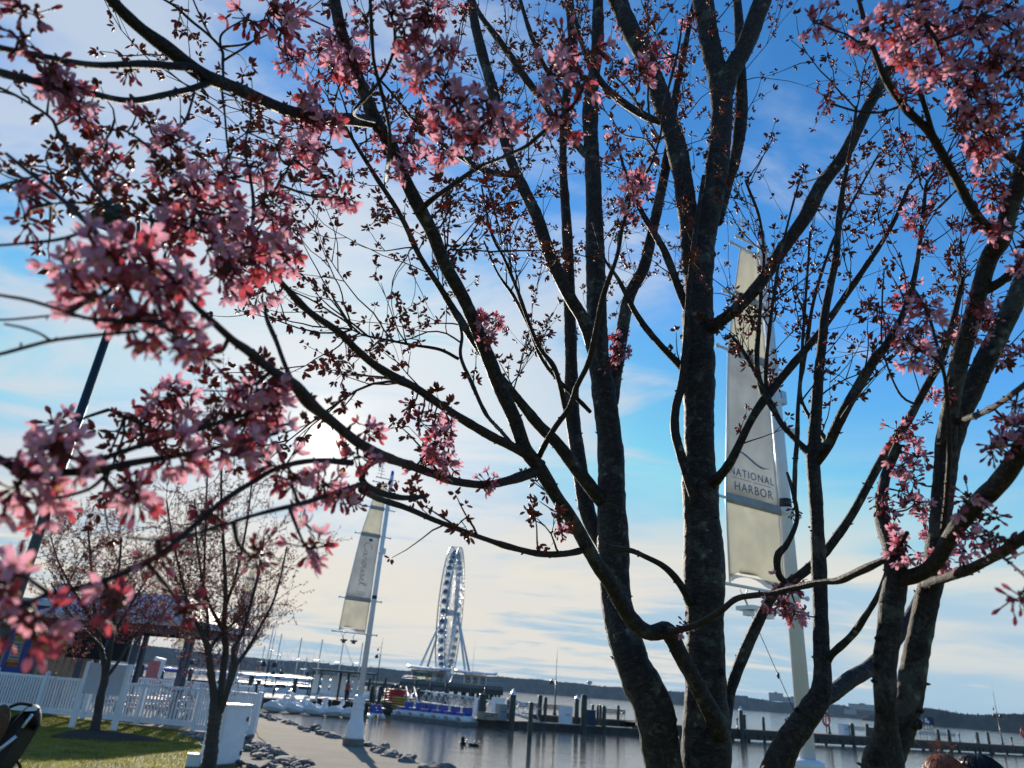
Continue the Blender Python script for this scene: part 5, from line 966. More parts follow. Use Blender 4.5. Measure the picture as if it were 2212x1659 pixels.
mb.add(np.vstack([B, B+off3]), [tuple(range(n)), tuple(range(n, 2*n))[::-1]]+[(i, n+i, n+(i+1) % n, (i+1) % n) for i in range(n)]); mb.build('seat_shell', M['black'], st, False)
mb = MB(); mb.tube([sp_(70, 1543, -.5), sp_(48, 1572, -.5)], .022, 8); mb.tube([sp_(35, 1590, -.5), sp_(-12, 1628, -.5)], .026, 8); mb.build('frame_tube', M['silver'], st)
mb = MB(); mb.tube([sp_(86, 1530, -.48), sp_(30, 1592, -.48), sp_(-20, 1634, -.48)], .017, 8); mb.build('frame_tube', M['black'], st)
mb = MB(); mb.tube(bez([sp_(-6, 1540, -.2), sp_(20, 1528, -.2), sp_(45, 1520, -.2), sp_(70, 1524, -.2)], 5), .025, 8); mb.build('handle', M['black'], st)
mb = MB(); mb.ell(sp_(-4, 1565, -.3), (.16, .12, .30), 12, 9); mb.build('fleece_bundle', M['fuzzy'], st)
for dx, dy, lb in ((0, .3, 0), (0, -.35, 0), (-.75, 0, 0)):
    c = np.array([o_[0]-.25+dx, o_[1]+dy, .17]); mb = MB(); mb.tube([c+[.16*math.cos(a_), .02, .16*math.sin(a_)] for a_ in np.linspace(0, 6.28, 18, endpoint=False)], .025, 6, closed=True); wh = mb.build('wheel', M['black'], st); mb = MB(); [mb.cyl(c, c+[.15*math.cos(a_), .02, .15*math.sin(a_)], .006, n=4) for a_ in np.linspace(0, 6.28, 8)]; mb.build('spokes', M['silver'], wh)

# ================================================================== YOUNG TREES ON THE LAWN
M['youngbark'] = bark_mat('young_tree_bark', (.055, .042, .036), (.12, .10, .09), .2, .6)
M['youngbud'] = petal_mat('rosy_brown_bud', (.34, .15, .12), (.70, .30, .22), .45, .5)
def small_tree(base, hd, stems, label, n_tw, L0, seed, zmin, bs, budk=1.0):
    rs = np.random.RandomState(seed); t = empty('young_tree', base, label, 'tree', 'young flowering trees on the lawn'); tw = MB(); bd = MB(); pts = []
    for j, s in enumerate(stems):
        P = []
        for (x, y, w, dd) in s: p = atd(x, y, hd+dd); P.append([*p, w/2*depth(p)/FPX])
        if j == 0: P = [[P[0][0], P[0][1], -.05, P[0][3]*1.25]]+P
        B = bez(P, 8); mb = MB(); mb.tube(B[:, :3], B[:, 3]*(1+.05*rs.randn(len(B))), 10, uv=True); mb.build('trunk' if j == 0 else 'limb', M['youngbark'], t)
        for i in range(len(B)-1):
            if B[i][2] > zmin: pts.append((B[i][:3], unit(B[i+1][:3]-B[i][:3]), B[i][3]))
    V4, F4 = spindle2()
    def gr(p, d, L_, r, lvl):
        k = max(4, int(L_/.12)); P = [p]; b = rs.randn(3)*.06
        for i in range(k): d = unit(d+rs.randn(3)*.12+b+np.array([0, 0, .05])); P.append(P[-1]+d*L_/k)
        tw.tube(P, np.linspace(r, .0018, len(P)), 4, caps=False)
        for i in range(1, len(P)):
            T = unit(P[i]-P[i-1])
            if rs.rand() < .8*budk:
                for _ in range(3):
                    v = unit(T*.5+rs.randn(3)); BB = basis(v); s_ = bs*rs.uniform(.7, 1.3); bd.add((V4*np.array([s_*.35, s_*.35, s_]))@BB.T+P[i]+v*.01, F4, 0 if rs.rand() < .8 else 1)
            if lvl < 2 and rs.rand() < .42: gr(P[i], unit(T+rs.randn(3)*.6+np.array([0, 0, .2])), L_*rs.uniform(.35, .65), r*.6, lvl+1)
    for _ in range(n_tw):
        p, T, r = pts[rs.randint(len(pts))]; gr(p, unit(T*.7+rs.randn(3)*.8+np.array([0, 0, .2])), L0*rs.uniform(.5, 1.2), min(.008, r*.5), 0)
    o = tw.build('twigs', M['twig'], t); o['kind'] = 'stuff'; o = bd.build('buds', [M['youngbud'], M['petal_deep']], t); o['kind'] = 'stuff'; return t
def spindle2():
    V = [(0, 0, 0), (1, 0, .45), (-.5, .87, .45), (-.5, -.87, .45), (0, 0, 1)]; return np.array(V, float), [(0, 2, 1), (0, 3, 2), (0, 1, 3), (1, 2, 4), (2, 3, 4), (3, 1, 4)]
SA = [[(200, 1592, 26, 0), (210, 1550, 19, 0), (218, 1500, 18, 0), (226, 1470, 17, 0), (226, 1440, 13, 0), (220, 1410, 11, .2), (210, 1370, 9, .4), (205, 1330, 8, .5), (200, 1270, 6, .6), (195, 1200, 5, .6), (190, 1140, 4, .6)],
      [(228, 1462, 12, 0), (236, 1420, 10, -.2), (241, 1390, 9, -.3), (246, 1340, 8, -.4), (250, 1280, 6, -.5), (258, 1220, 5, -.5), (262, 1160, 4, -.5)],
      [(229, 1465, 8, 0), (245, 1444, 7, .2), (262, 1420, 6, .4), (278, 1390, 5, .6), (300, 1362, 5, .8), (330, 1340, 4, 1), (365, 1310, 3, 1)],
      [(222, 1405, 8, 0), (210, 1388, 6, -.3), (190, 1368, 5, -.6), (170, 1350, 4, -.8), (140, 1310, 4, -1), (110, 1260, 3, -1.1)],
      [(208, 1360, 7, .3), (180, 1310, 6, 0), (150, 1260, 5, 0), (125, 1210, 4, 0), (110, 1160, 3, 0)], [(244, 1370, 7, 0), (275, 1320, 5, .2), (305, 1270, 4, .3), (335, 1220, 3, .3)]]
small_tree((TL1[0], TL1[1], 0), 24.7, SA, 'young round-headed tree in a mulch bed at the fence, full of rosy buds', 165, 1.25, 12, 2.5, .045, 1.1)
SB = [[(449, 1668, 32, 0), (455, 1630, 29, 0), (459, 1590, 27, 0), (463, 1560, 27, 0), (466, 1535, 28, 0), (462, 1500, 17, 0), (455, 1450, 15, -.1), (449, 1400, 14, -.2), (438, 1372, 10, -.3), (425, 1345, 8, -.4), (412, 1325, 7, -.5), (400, 1280, 6, -.5), (385, 1220, 5, -.5), (370, 1150, 4, -.5), (360, 1080, 3, -.5)],
      [(470, 1530, 18, 0), (478, 1490, 16, .1), (483, 1440, 15, .2), (488, 1400, 14, .3), (484, 1350, 12, .4), (487, 1300, 10, .4), (486, 1240, 8, .4), (482, 1160, 6, .4), (478, 1060, 5, .4), (480, 960, 4, .4), (485, 880, 3, .4)],
      [(476, 1538, 14, 0), (492, 1490, 13, -.2), (504, 1452, 13, -.2), (509, 1432, 12, -.2), (503, 1404, 9, -.3), (520, 1376, 8, -.3), (532, 1340, 7, -.3), (545, 1290, 6, -.3), (560, 1230, 5, -.3), (570, 1160, 4, -.3)],
      [(510, 1436, 9, -.2), (530, 1410, 8, 0), (548, 1380, 7, .2), (570, 1340, 6, .3), (590, 1300, 5, .4), (605, 1250, 4, .5), (620, 1180, 3, .5)],
      [(451, 1420, 9, 0), (458, 1395, 8, .3), (476, 1372, 7, .5), (505, 1345, 5, .8), (535, 1310, 4, 1)],
      [(487, 1370, 9, .3), (470, 1340, 8, .2), (450, 1300, 6, 0), (435, 1240, 5, -.1), (425, 1170, 4, -.1), (420, 1080, 3, -.1)], [(486, 1310, 8, .4), (505, 1260, 6, .5), (520, 1200, 5, .6), (535, 1120, 4, .7), (545, 1030, 3, .7)], [(449, 1385, 8, -.2), (448, 1330, 7, 0), (440, 1280, 6, .3), (442, 1200, 5, .4), (445, 1100, 4, .4), (450, 980, 3, .4)]]
small_tree((TL2[0], TL2[1], 0), 17.6, SB, 'young multi-stemmed tree in front of the white cabinet with fine airy twigs', 180, 1.25, 13, 2.1, .036, 1.0)

# ================================================================== TWO PEOPLE, BACKS OF THEIR HEADS
def head_person(px, py, hd, gz, hair, top, label, rad, turn, bun=False):
    p = atd(px, py, hd); H = p[2]-gz; x, y = p[0], p[1]; s = H/1.70
    sk = [(0, 0, .95), (0, 0, 1.15), (0, 0, 1.36), (0, .01, 1.47), (0, .01, 1.56), (.10, 0, .90), (.12, 0, .50), (.12, 0, .08), (.12, .14, .04), (-.10, 0, .90), (-.12, 0, .50), (-.12, 0, .08), (-.12, .14, .04), (.18, 0, 1.38), (.24, .02, 1.10), (.20, .16, .92), (.17, .24, .90), (-.18, 0, 1.38), (-.24, .02, 1.10), (-.20, .16, .92), (-.17, .24, .90)]
    ed = [(0, 1), (1, 2), (2, 3), (3, 4), (0, 5), (5, 6), (6, 7), (7, 8), (0, 9), (9, 10), (10, 11), (11, 12), (2, 13), (13, 14), (14, 15), (15, 16), (2, 17), (17, 18), (18, 19), (19, 20)]
    rr = [.15, .13, .15, .055, .07, .10, .065, .045, .04, .10, .065, .045, .04, .06, .045, .03, .035, .06, .045, .03, .035]
    me = bpy.data.meshes.new('person'); me.from_pydata([tuple(np.array(v)*s) for v in sk], ed, []); o = bpy.data.objects.new('person', me); COL.objects.link(o); o.location = (x, y, gz); o.rotation_euler[2] = 0
    o.modifiers.new('skin', 'SKIN'); 
    for i, r_ in enumerate(rr): me.skin_vertices[0].data[i].radius = (r_*s, r_*s*.85)
    me.skin_vertices[0].data[0].use_root = True; o.modifiers.new('sub', 'SUBSURF').levels = 2; me.materials.append(M['skin']); tag(o, label, 'person')
    c = np.array([x, y, p[2]-.115]); mb = MB(); ca, sa = math.cos(turn), math.sin(turn); Rt = np.array([[ca, -sa, 0], [sa, ca, 0], [0, 0, 1]])
    mb.ell((0, 0, 0), (.072, .092, .108), 18, 14); V = mb.v[0]
    for i in range(len(V)):                                                 # face forward is +y: chin narrows, brow and nose
        if V[i][1] > 0 and V[i][2] < -.03: V[i][0] *= .8; V[i][1] *= .93
    mb.ell((0, .094, -.015), (.011, .016, .022), 8, 6); mb.ell((0, .084, -.052), (.022, .008, .007), 8, 5)
    for sx in (-1, 1): mb.ell((sx*.075, -.002, -.012), (.010, .018, .030), 8, 6)
    mb.v = [v@Rt.T+c for v in mb.v]; hd_o = mb.build('head', M['skin'], o)
    for sx in (-1, 1): e_ = MB(); e_.ell(c+Rt@np.array([sx*.028, .083, .006]), (.010, .006, .006), 8, 6); e_.build('eye', M['black'], hd_o)
    hb = MB(); V = []; nu, nv = 28, 16; 
    for i in range(nv+1):
        for j in range(nu):
            th = math.pi*.74*i/nv; ph = 2*math.pi*j/nu; lim_ = 1 if math.sin(ph) < .35 else max(.35, 1-(math.sin(ph)-.35)*.9); th *= lim_
            r_ = np.array([.088, .106, .118])*(1+.02*math.sin(ph*14+i)); V.append(np.array([math.sin(th)*math.cos(ph), math.sin(th)*math.sin(ph), math.cos(th)])*r_)
    V = np.array(V)@Rt.T+c; hb.add(V, [(i*nu+j, (i+1)*nu+j, (i+1)*nu+(j+1) % nu, i*nu+(j+1) % nu) for i in range(nv) for j in range(nu)]); hr = hb.build('hair', M[hair], o)
    sb = MB(); rs_ = np.random.RandomState(int(px))
    for k in range(700):                                                    # strands lying on the head, some standing off it
        ph = rs_.rand()*2*math.pi; th0 = rs_.uniform(0, .3); P = []; fly = rs_.rand() < .12
        for i in range(7):
            th = th0+i*.27*(1 if not fly else .8); r_ = np.array([.089, .107, .119])*(1.005+.01*rs_.rand()+(.03*i*rs_.rand()*.5 if fly else 0)); lim_ = min(th, 1.9 if math.sin(ph) < .35 else .9)
            P.append(c+Rt@(np.array([math.sin(lim_)*math.cos(ph+.05*i), math.sin(lim_)*math.sin(ph+.05*i), math.cos(lim_)])*r_))
        sb.tube(P, [.0016]*6+[.0006], 3, caps=False)
    if bun:
        for k in range(9): 
            a_ = rs_.uniform(-.9, .9); P = bez([c+np.array([-.02+.02*a_, -.0, .112]), c+np.array([-.045+.05*a_, .0, .142+.02*rs_.rand()]), c+np.array([-.06+.06*a_, 0, .158+.02*rs_.rand()]), c+np.array([-.02+.09*a_, 0, .14+.03*rs_.rand()])], 4); sb.tube(P, .0009, 3, caps=False)
        for k in range(3): P = bez([c+np.array([.02, 0, .11]), c+np.array([.025+.01*k, 0, .13]), c+np.array([.04+.01*k, 0, .145]), c+np.array([.07, 0, .16])], 4); sb.tube(P, .0009, 3, caps=False)
    sb.build('hair_strands', M[hair], hr)['kind'] = 'stuff'
    mb = MB(); q0_ = np.array([x, y, gz]); mb.tube([q0_+[0, 0, .86*s], q0_+[0, 0, 1.0*s], q0_+[0, 0, 1.2*s], q0_+[0, 0, 1.34*s], q0_+[0, 0, 1.43*s], q0_+[0, 0, 1.47*s]], [.185*s, .175*s, .18*s, .185*s, .12*s, .075*s], 18)
    for sx in (-1, 1): mb.tube([q0_+np.array([sx*.12, 0, 1.39])*s, q0_+np.array([sx*.20, 0, 1.36])*s, q0_+np.array([sx*.25, .02, 1.10])*s, q0_+np.array([sx*.205, .15, .94])*s], [.085*s, .08*s, .065*s, .05*s], 12)
    mb.build('top', M[top], o); mb = MB()
    for sx in (-1, 1): mb.tube([q0_+np.array([sx*.09, 0, .94])*s, q0_+np.array([sx*.115, 0, .52])*s, q0_+np.array([sx*.12, 0, .07])*s], [.125*s, .085*s, .07*s], 12)
    mb.build('trousers', M['denim'], o); mb = MB()
    for sx in (-1, 1): mb.ell(q0_+np.array([sx*.12, .07, .045])*s, (.05, .14, .05), 10, 7)
    mb.build('shoes', M['black'], o)
head_person(2035, 1632, 3.7, .03, 'hairred', 'sweater', 'person with copper red hair and flyaway strands, back to the camera, head only in view', .1, -.25, True)
head_person(2112, 1632, 4.0, .03, 'hairdark', 'coatblue', 'dark-haired person beside the red-haired one, back to the camera', .1, .8)

# ================================================================== NEAR CHERRY TREES
# traced limbs: list of (x, y, width px, horizontal distance m)
class Tree: pass
TREES = []
def new_tree(name, base, label):
    t = Tree(); t.root = empty(name, base, label, 'tree', 'cherry trees on the lawn'); t.limbs = []; t.twig = MB(); t.bud = MB(); t.shard = MB(); t.nb = 0; t.cl = []; t.nodes = []; t.root_name = name
    TREES.append(t); return t
LIMB_PTS = []                                         # (point, radius, tree, px, py, hd)
def limb(t, pts, kind='limb', mat='bark', n=14, label=None, spawn=1.0, flower=True, rough=0.05):
    P = [];
    for p in pts:
        w = atd(p[0], p[1], p[3]); P.append([*w, p[2]/2*depth(w)/FPX])
    B = bez(P, 8); pos = B[:, :3]; rad = np.maximum(B[:, 3], 0.0008)
    # resample finely, add knots and small irregularities
    seg = np.linalg.norm(np.diff(pos, axis=0), axis=1).sum(); k = int(min(260, max(14, seg/0.012)))
    cum = np.concatenate([[0], np.cumsum(np.linalg.norm(np.diff(pos, axis=0), axis=1))]); q = np.linspace(0, cum[-1], k)
    pos = np.stack([np.interp(q, cum, pos[:, i]) for i in range(3)], 1); rad = np.interp(q, cum, rad)
    wig = RS.randn(k, 3)*0.25; ker = np.ones(7)/7
    for i in range(3): wig[:, i] = np.convolve(wig[:, i], ker, 'same')
    pos = pos+wig*rad[:, None]*0.12
    kn = 1+0.05*np.interp(np.arange(k), np.linspace(0, k, max(3, int(seg/.12))), RS.randn(max(3, int(seg/.12))))+0.035*np.convolve(RS.randn(k), np.ones(9)/9, 'same')*2
    for _ in range(int(seg/0.12)+1):
        c = RS.randint(0, k); kn += (0.12 if rad[c] < .012 else .04)*np.exp(-((np.arange(k)-c)/1.8)**2)
    m = MB(); m.tube(pos, rad*kn, n, noise=rough, uv=True)
    # broken spurs and thorn-like bud stubs standing off the bark
    for _ in range(int(seg/0.07)):
        i = RS.randint(1, k-1); T = unit(pos[i+1 if i+1 < k else i]-pos[i-1]); d = RS.randn(3); d -= T*np.dot(d, T); d = unit(d)
        l = (0.002+0.006*RS.rand())*min(1, .35+rad[i]/.02); a = pos[i]+d*rad[i]*0.6; m.tube([a, a+d*(rad[i]*0.4+l*.5)+T*l*.4, a+d*(rad[i]*0.4+l)+T*l*RS.uniform(.2, 1.2)], [min(.004, rad[i]*.5), min(.0026, rad[i]*.35), 0.0012], 5, uv=True)
    o = m.build(kind, M[mat], t.root)
    if label and label != 'sprig': o['label'] = label
    for i in range(0, k, 2):
        px, py = topix(pos[i]); LIMB_PTS.append((pos[i], rad[i], t, px, py, spawn, flower, unit(pos[min(i+1, k-1)]-pos[i-1 if i else 0]), i/k, 'sprig' if label == 'sprig' else ''))
    t.limbs.append((pos, rad, spawn)); return pos

# --- tree A: the many-stemmed cherry in the middle
bA = atd(1500, 1659, 2.45); TA = new_tree('cherry_tree', (bA[0], bA[1]+0.12, 0.22), 'large multi-stemmed cherry tree with thick dark stems rising through the middle')
def down(p, t):                                       # run a stem on down to the ground
    return p
limb(TA, [(1560,2900,190,2.55),(1535,2200,135,2.52),(1527,1800,108,2.5),(1527,1659,104,2.5),(1526,1558,98,2.5),(1524,1474,88,2.5),(1523,1362,82,2.5),(1520,1193,82,2.5),(1514,1090,76,2.5),(1510,889,66,2.5),(1508,721,62,2.5),(1512,554,58,2.5),(1530,470,52,2.5),(1544,402,50,2.5),(1558,268,45,2.5),(1556,190,46,2.5),(1535,100,44,2.5),(1518,0,42,2.5),(1510,-70,40,2.5)], 'trunk', n=22, rough=.07, spawn=.5)
limb(TA, [(1530,2500,120,2.55),(1470,1900,95,2.5),(1440,1700,84,2.45),(1433,1659,82,2.45),(1412,1530,86,2.42),(1371,1446,78,2.42),(1346,1362,72,2.45),(1330,1277,66,2.5),(1322,1107,60,2.5),(1320,990,56,2.5),(1310,889,52,2.5),(1293,755,42,2.5),(1286,554,39,2.5),(1282,402,34,2.5),(1275,235,30,2.5),(1290,100,26,2.5),(1292,-60,22,2.5)], 'trunk', n=20, rough=.07, spawn=.7)
limb(TA, [(1318,1200,34,2.55),(1270,1110,36,2.6),(1250,990,32,2.65),(1236,889,31,2.7),(1233,755,27,2.7),(1229,621,24,2.7),(1225,503,21,2.7),(1216,335,17,2.7),(1226,180,18,2.7),(1238,100,20,2.7),(1225,-40,20,2.7)])
limb(TA, [(1296,790,34,2.5),(1265,700,28,2.45),(1229,638,28,2.4),(1189,554,28,2.35),(1160,469,26,2.3),(1128,402,24,2.3),(1103,345,23,2.3),(1083,280,21,2.3),(1063,190,25,2.3),(1040,110,22,2.3),(1020,20,19,2.3),(1012,-60,17,2.3)])
limb(TA, [(1118,378,14,2.3),(1070,374,14,2.2),(1035,362,12,2.1),(994,338,10,2.0),(940,300,8,1.9),(890,255,7,1.8),(850,205,6,1.7),(800,150,5,1.7)], n=10)
limb(TA, [(1300,1085,28,2.5),(1286,1066,30,2.45),(1236,1000,28,2.4),(1202,956,25,2.35),(1162,916,23,2.3),(1125,870,19,2.25),(1085,820,17,2.2),(1045,770,16,2.15),(1010,715,16,2.1),(981,671,15,2.1),(950,620,13,2.05),(907,554,12,2.0),(867,469,11,1.95),(810,379,9,1.9),(760,298,7,1.85),(715,220,5,1.8)], n=12)
limb(TA, [(1272,340,18,2.5),(1235,300,16,2.5),(1200,262,16,2.5),(1170,215,16,2.5),(1135,170,16,2.5),(1102,120,15,2.5),(1065,70,13,2.5),(1030,20,11,2.5),(1010,-40,9,2.5)], n=10)
limb(TA, [(1240,310,9,2.5),(1210,210,8,2.4),(1170,130,9,2.4),(1142,60,10,2.4),(1118,-20,9,2.4)], n=8)
limb(TA, [(1440,270,18,2.5),(1387,248,18,2.5),(1336,214,16,2.5),(1296,174,15,2.5),(1262,110,10,2.5),(1240,30,8,2.5)], n=10)
# limb C, coming forward and up to the left
limb(TA, [(1556,1590,38,2.42),(1543,1553,40,2.38),(1503,1474,34,2.32),(1472,1418,32,2.27),(1453,1380,33,2.25),(1438,1362,35,2.22),(1402,1366,32,2.18),(1368,1342,34,2.14),(1340,1300,34,2.1),(1318,1260,32,2.05),(1284,1210,30,2.0),(1240,1130,29,1.93),(1202,1073,28,1.87),(1169,1016,32,1.82),(1135,970,29,1.78),(1112,906,28,1.74),(1081,839,28,1.7),(1055,772,27,1.66),(1028,705,27,1.62),(998,638,27,1.57),(961,571,26,1.52),(934,503,26,1.48),(907,452,27,1.44),(874,385,26,1.4),(846,318,28,1.36),(812,262,32,1.32),(787,201,27,1.3),(760,134,25,1.28),(735,60,24,1.26),(715,-40,22,1.24)], n=18, rough=.06, spawn=.35, label='long limb with ringed bark reaching up to the left')
limb(TA, [(820,268,24,1.33),(760,258,26,1.29),(700,258,24,1.24),(620,238,24,1.19),(570,218,26,1.15),(503,188,28,1.12),(436,161,32,1.09),(369,110,30,1.07),(302,60,27,1.05),(241,0,26,1.03),(200,-60,26,1.01)], n=16, spawn=.3)
limb(TA, [(440,168,18,1.08),(419,147,18,1.07),(360,142,16,1.04),(302,139,16,1.01),(201,141,15,.97),(101,124,14,.93),(0,104,13,.9),(-80,85,12,.88)], n=10, spawn=.3)
limb(TA, [(450,178,14,1.1),(420,190,14,1.07),(369,202,14,1.04),(285,218,15,1.0),(201,204,15,.96),(101,181,16,.92),(0,157,16,.88),(-80,130,16,.86)], n=10, spawn=.3)
limb(TA, [(483,180,6,1.11),(481,140,6,1.13),(479,107,7,1.15),(450,75,6,1.16),(412,44,6,1.17),(380,15,5,1.18),(342,-8,5,1.19)], n=7)
limb(TA, [(1165,985,14,1.8),(1180,955,12,1.75),(1202,919,12,1.7),(1229,882,12,1.65),(1246,835,12,1.6),(1269,789,12,1.55),(1283,738,12,1.5),(1296,671,12,1.45),(1309,621,11,1.42),(1333,554,9,1.38),(1345,490,8,1.35),(1368,420,6,1.32),(1403,362,5,1.3),(1427,291,5,1.28),(1433,235,5,1.27),(1463,117,5,1.25),(1475,40,4,1.25)], mat='bark_young', n=9, spawn=.25)
limb(TA, [(1425,300,3,1.28),(1405,265,3,1.25),(1380,230,3,1.2),(1365,200,3,1.18)], mat='bark_young', n=6, spawn=.2)
limb(TA, [(1170,1005,24,1.82),(1122,973,20,1.76),(1068,946,18,1.68),(1028,923,17,1.62),(968,886,16,1.54),(900,839,17,1.45),(860,819,17,1.4),(810,789,17,1.34),(767,752,17,1.29),(733,718,16,1.25),(670,675,14,1.18),(620,624,12,1.12),(585,580,10,1.08),(560,530,8,1.05)], mat='bark_young', n=12, spawn=.3)
limb(TA, [(1165,1015,22,1.82),(1135,1026,20,1.78),(1102,1037,18,1.72),(1051,1047,17,1.64),(984,1040,17,1.53),(934,1023,17,1.45),(884,1005,18,1.35),(840,990,20,1.22),(780,960,22,1.08),(720,913,25,.98),(670,872,25,.92),(637,832,24,.88),(586,799,20,.83),(536,758,18,.79),(503,735,16,.76),(452,688,14,.72),(419,658,12,.70),(380,610,9,.68),(340,570,7,.67)], mat='bark_young', n=14, spawn=.2)
limb(TA, [(820,990,14,1.2),(790,1010,14,1.12),(783,1040,14,1.1),(817,1062,13,1.15),(867,1075,12,1.2),(917,1073,11,1.25)], mat='bark_young', n=10, spawn=0, label='short broken branch stub')
limb(TA, [(1262,1188,13,1.98),(1220,1196,14,1.9),(1170,1197,13,1.82),(1110,1184,12,1.72),(1050,1165,12,1.64),(950,1128,12,1.5),(880,1098,12,1.4),(820,1078,14,1.3),(780,1058,14,1.15)], mat='bark_young', n=9, spawn=.25)
limb(TA, [(637,836,14,.88),(630,822,12,.89),(613,782,10,.9),(596,735,9,.92),(576,688,8,.94),(573,660,7,.95)], mat='bark_young', n=8, spawn=.2)
limb(TA, [(785,1045,12,1.08),(730,1062,11,.98),(660,1085,10,.9),(560,1110,9,.82),(470,1138,8,.78),(380,1165,7,.74),(330,1166,6,.72),(270,1160,5,.7)], mat='bark_young', n=8, spawn=.2)
limb(TA, [(760,1000,12,1.04),(680,995,10,.98),(603,1010,10,.92),(540,1045,11,.88),(500,1070,12,.85),(452,1107,13,.82),(400,1152,13,.79),(337,1204,14,.76),(253,1243,14,.73),(183,1266,13,.71),(98,1286,11,.69),(50,1310,8,.67),(0,1340,7,.66)], mat='bark_young', n=9, spawn=.1)
limb(TA, [(900,462,15,1.43),(927,436,13,1.4),(960,412,11,1.34),(1028,365,10,1.22),(1068,348,9,1.15),(1130,320,8,1.05),(1165,292,8,1.0),(1201,262,8,.95),(1240,225,7,.9),(1260,190,6,.88)], mat='bark_young', n=8, spawn=.1)
limb(TA, [(835,390,9,1.38),(838,350,8,1.2),(842,290,8,1.1),(828,215,8,1.0),(808,134,8,.95),(803,60,8,.92),(798,-30,7,.9)], mat='bark_young', n=8, spawn=.1)
limb(TA, [(812,262,8,1.3),(765,245,7,1.1),(805,195,7,1.0),(835,150,7,.95),(852,100,7,.92),(850,50,6,.9),(830,0,6,.88)], mat='bark_young', n=8, spawn=.1)
limb(TA, [(1028,368,6,1.22),(1000,335,6,1.1),(985,300,6,1.0),(990,250,6,.9),(975,200,5,.85),(930,140,5,.85)], mat='bark_young', n=7, spawn=.1)
# thin budding branches of the upper left, and one lower down
for P in ([(-40,175,6,1.0),(0,190,6,.98),(50,215,6,.96),(110,255,7,.94),(125,285,7,.92),(160,345,8,.88),(200,400,9,.84),(260,470,9,.8)],
          [(230,310,4,1.0),(235,285,4,1.0),(262,280,5,.99),(300,300,5,.97),(340,335,6,.95),(372,365,6,.93),(400,400,7,.9),(425,455,8,.87),(460,510,9,.84),(500,580,9,.8)],
          [(533,285,4,1.05),(530,330,5,1.03),(540,380,6,1.0),(548,440,7,.97),(545,500,8,.93),(550,570,8,.9)],
          [(640,330,4,1.15),(600,400,5,1.1),(570,430,5,1.05),(548,450,5,1.0)], [(480,200,6,1.12),(486,250,5,1.1),(490,300,5,1.08),(500,370,4,1.05)],
          [(0,400,4,.95),(60,385,5,.93),(120,375,5,.92),(175,385,5,.9)], [(110,440,4,.88),(200,440,5,.87),(300,470,6,.86),(380,485,7,.85),(455,505,8,.84)], [(420,200,5,1.05),(400,260,5,1.03),(360,300,4,1.0),(330,330,4,.97)],
          [(235,885,4,1.0),(280,905,4,.98),(330,925,5,.96),(400,935,6,.93),(470,915,7,.9),(560,880,7,.88),(600,820,7,.87)]):
    limb(TA, P, mat='bark_young', n=7, spawn=0, label='sprig')
# limbs of the middle trunk
limb(TA, [(1507,660,46,2.5),(1500,600,44,2.5),(1492,520,42,2.5),(1480,420,42,2.5),(1462,320,42,2.5),(1430,218,41,2.5),(1395,130,40,2.5),(1355,50,39,2.5),(1320,-40,38,2.5)], n=16)
limb(TA, [(1560,215,40,2.5),(1575,165,40,2.5),(1590,135,39,2.5),(1610,100,38,2.5),(1647,0,36,2.5),(1670,-60,30,2.5)], n=16)
limb(TA, [(1548,480,26,2.55),(1570,402,24,2.6),(1590,335,26,2.6),(1602,235,26,2.6),(1600,150,22,2.6),(1597,60,20,2.6),(1590,-30,18,2.6)], n=12)
limb(TA, [(1520,715,32,2.5),(1551,698,28,2.45),(1605,654,26,2.4),(1655,594,26,2.4),(1689,540,27,2.4),(1739,469,28,2.4),(1773,402,27,2.4),(1823,335,25,2.4),(1873,235,24,2.4),(1903,181,22,2.4),(1938,120,20,2.4),(1974,67,20,2.4),(2010,10,17,2.4),(2040,-50,15,2.4)], n=14, spawn=.6)
limb(TA, [(1535,1050,26,2.48),(1558,1025,20,2.4),(1582,990,18,2.35),(1622,909,16,2.3),(1652,862,19,2.3),(1706,795,16,2.3),(1773,715,14,2.3),(1823,644,12,2.3),(1873,571,11,2.3),(1925,490,9,2.3),(1965,400,7,2.3)], n=10, spawn=1.2)
limb(TA, [(1652,865,14,2.3),(1635,790,12,2.35),(1639,705,10,2.4),(1645,621,8,2.4),(1650,554,7,2.4),(1640,470,6,2.4),(1610,390,4,2.4)], n=8, spawn=1.5)
limb(TA, [(1655,850,9,2.3),(1655,789,8,2.25),(1665,688,7,2.2),(1682,571,6,2.2),(1705,470,5,2.2),(1730,380,4,2.2)], n=7, spawn=1.5)
limb(TA, [(1490,1300,20,2.45),(1481,1280,18,2.4),(1457,1246,16,2.35),(1430,1221,14,2.3),(1395,1203,12,2.25),(1362,1189,11,2.2),(1310,1180,9,2.1)], n=9, spawn=.5)
limb(TA, [(1565,1575,26,2.5),(1571,1544,22,2.55),(1579,1488,24,2.58),(1599,1432,24,2.6),(1627,1367,23,2.6),(1658,1305,22,2.6),(1690,1268,20,2.6),(1725,1245,20,2.6),(1767,1210,19,2.6),(1800,1170,18,2.6),(1843,1107,18,2.6),(1907,990,18,2.6),(1957,916,18,2.6),(1990,856,17,2.6),(2034,772,15,2.6),(2060,690,13,2.6),(2080,600,10,2.6)], n=12, spawn=.5)
limb(TA, [(1436,1360,18,2.2),(1460,1362,14,2.14),(1503,1350,13,2.08),(1557,1319,13,2.0),(1590,1294,13,1.95),(1630,1286,13,1.9),(1663,1283,13,1.86),(1720,1269,14,1.8),(1773,1258,14,1.74),(1812,1254,14,1.7),(1854,1235,14,1.65),(1902,1213,13,1.6),(1930,1195,11,1.57),(1960,1150,9,1.52)], mat='bark_young', n=10, spawn=.15, label='slender brown branch curving out in front of the trunks')
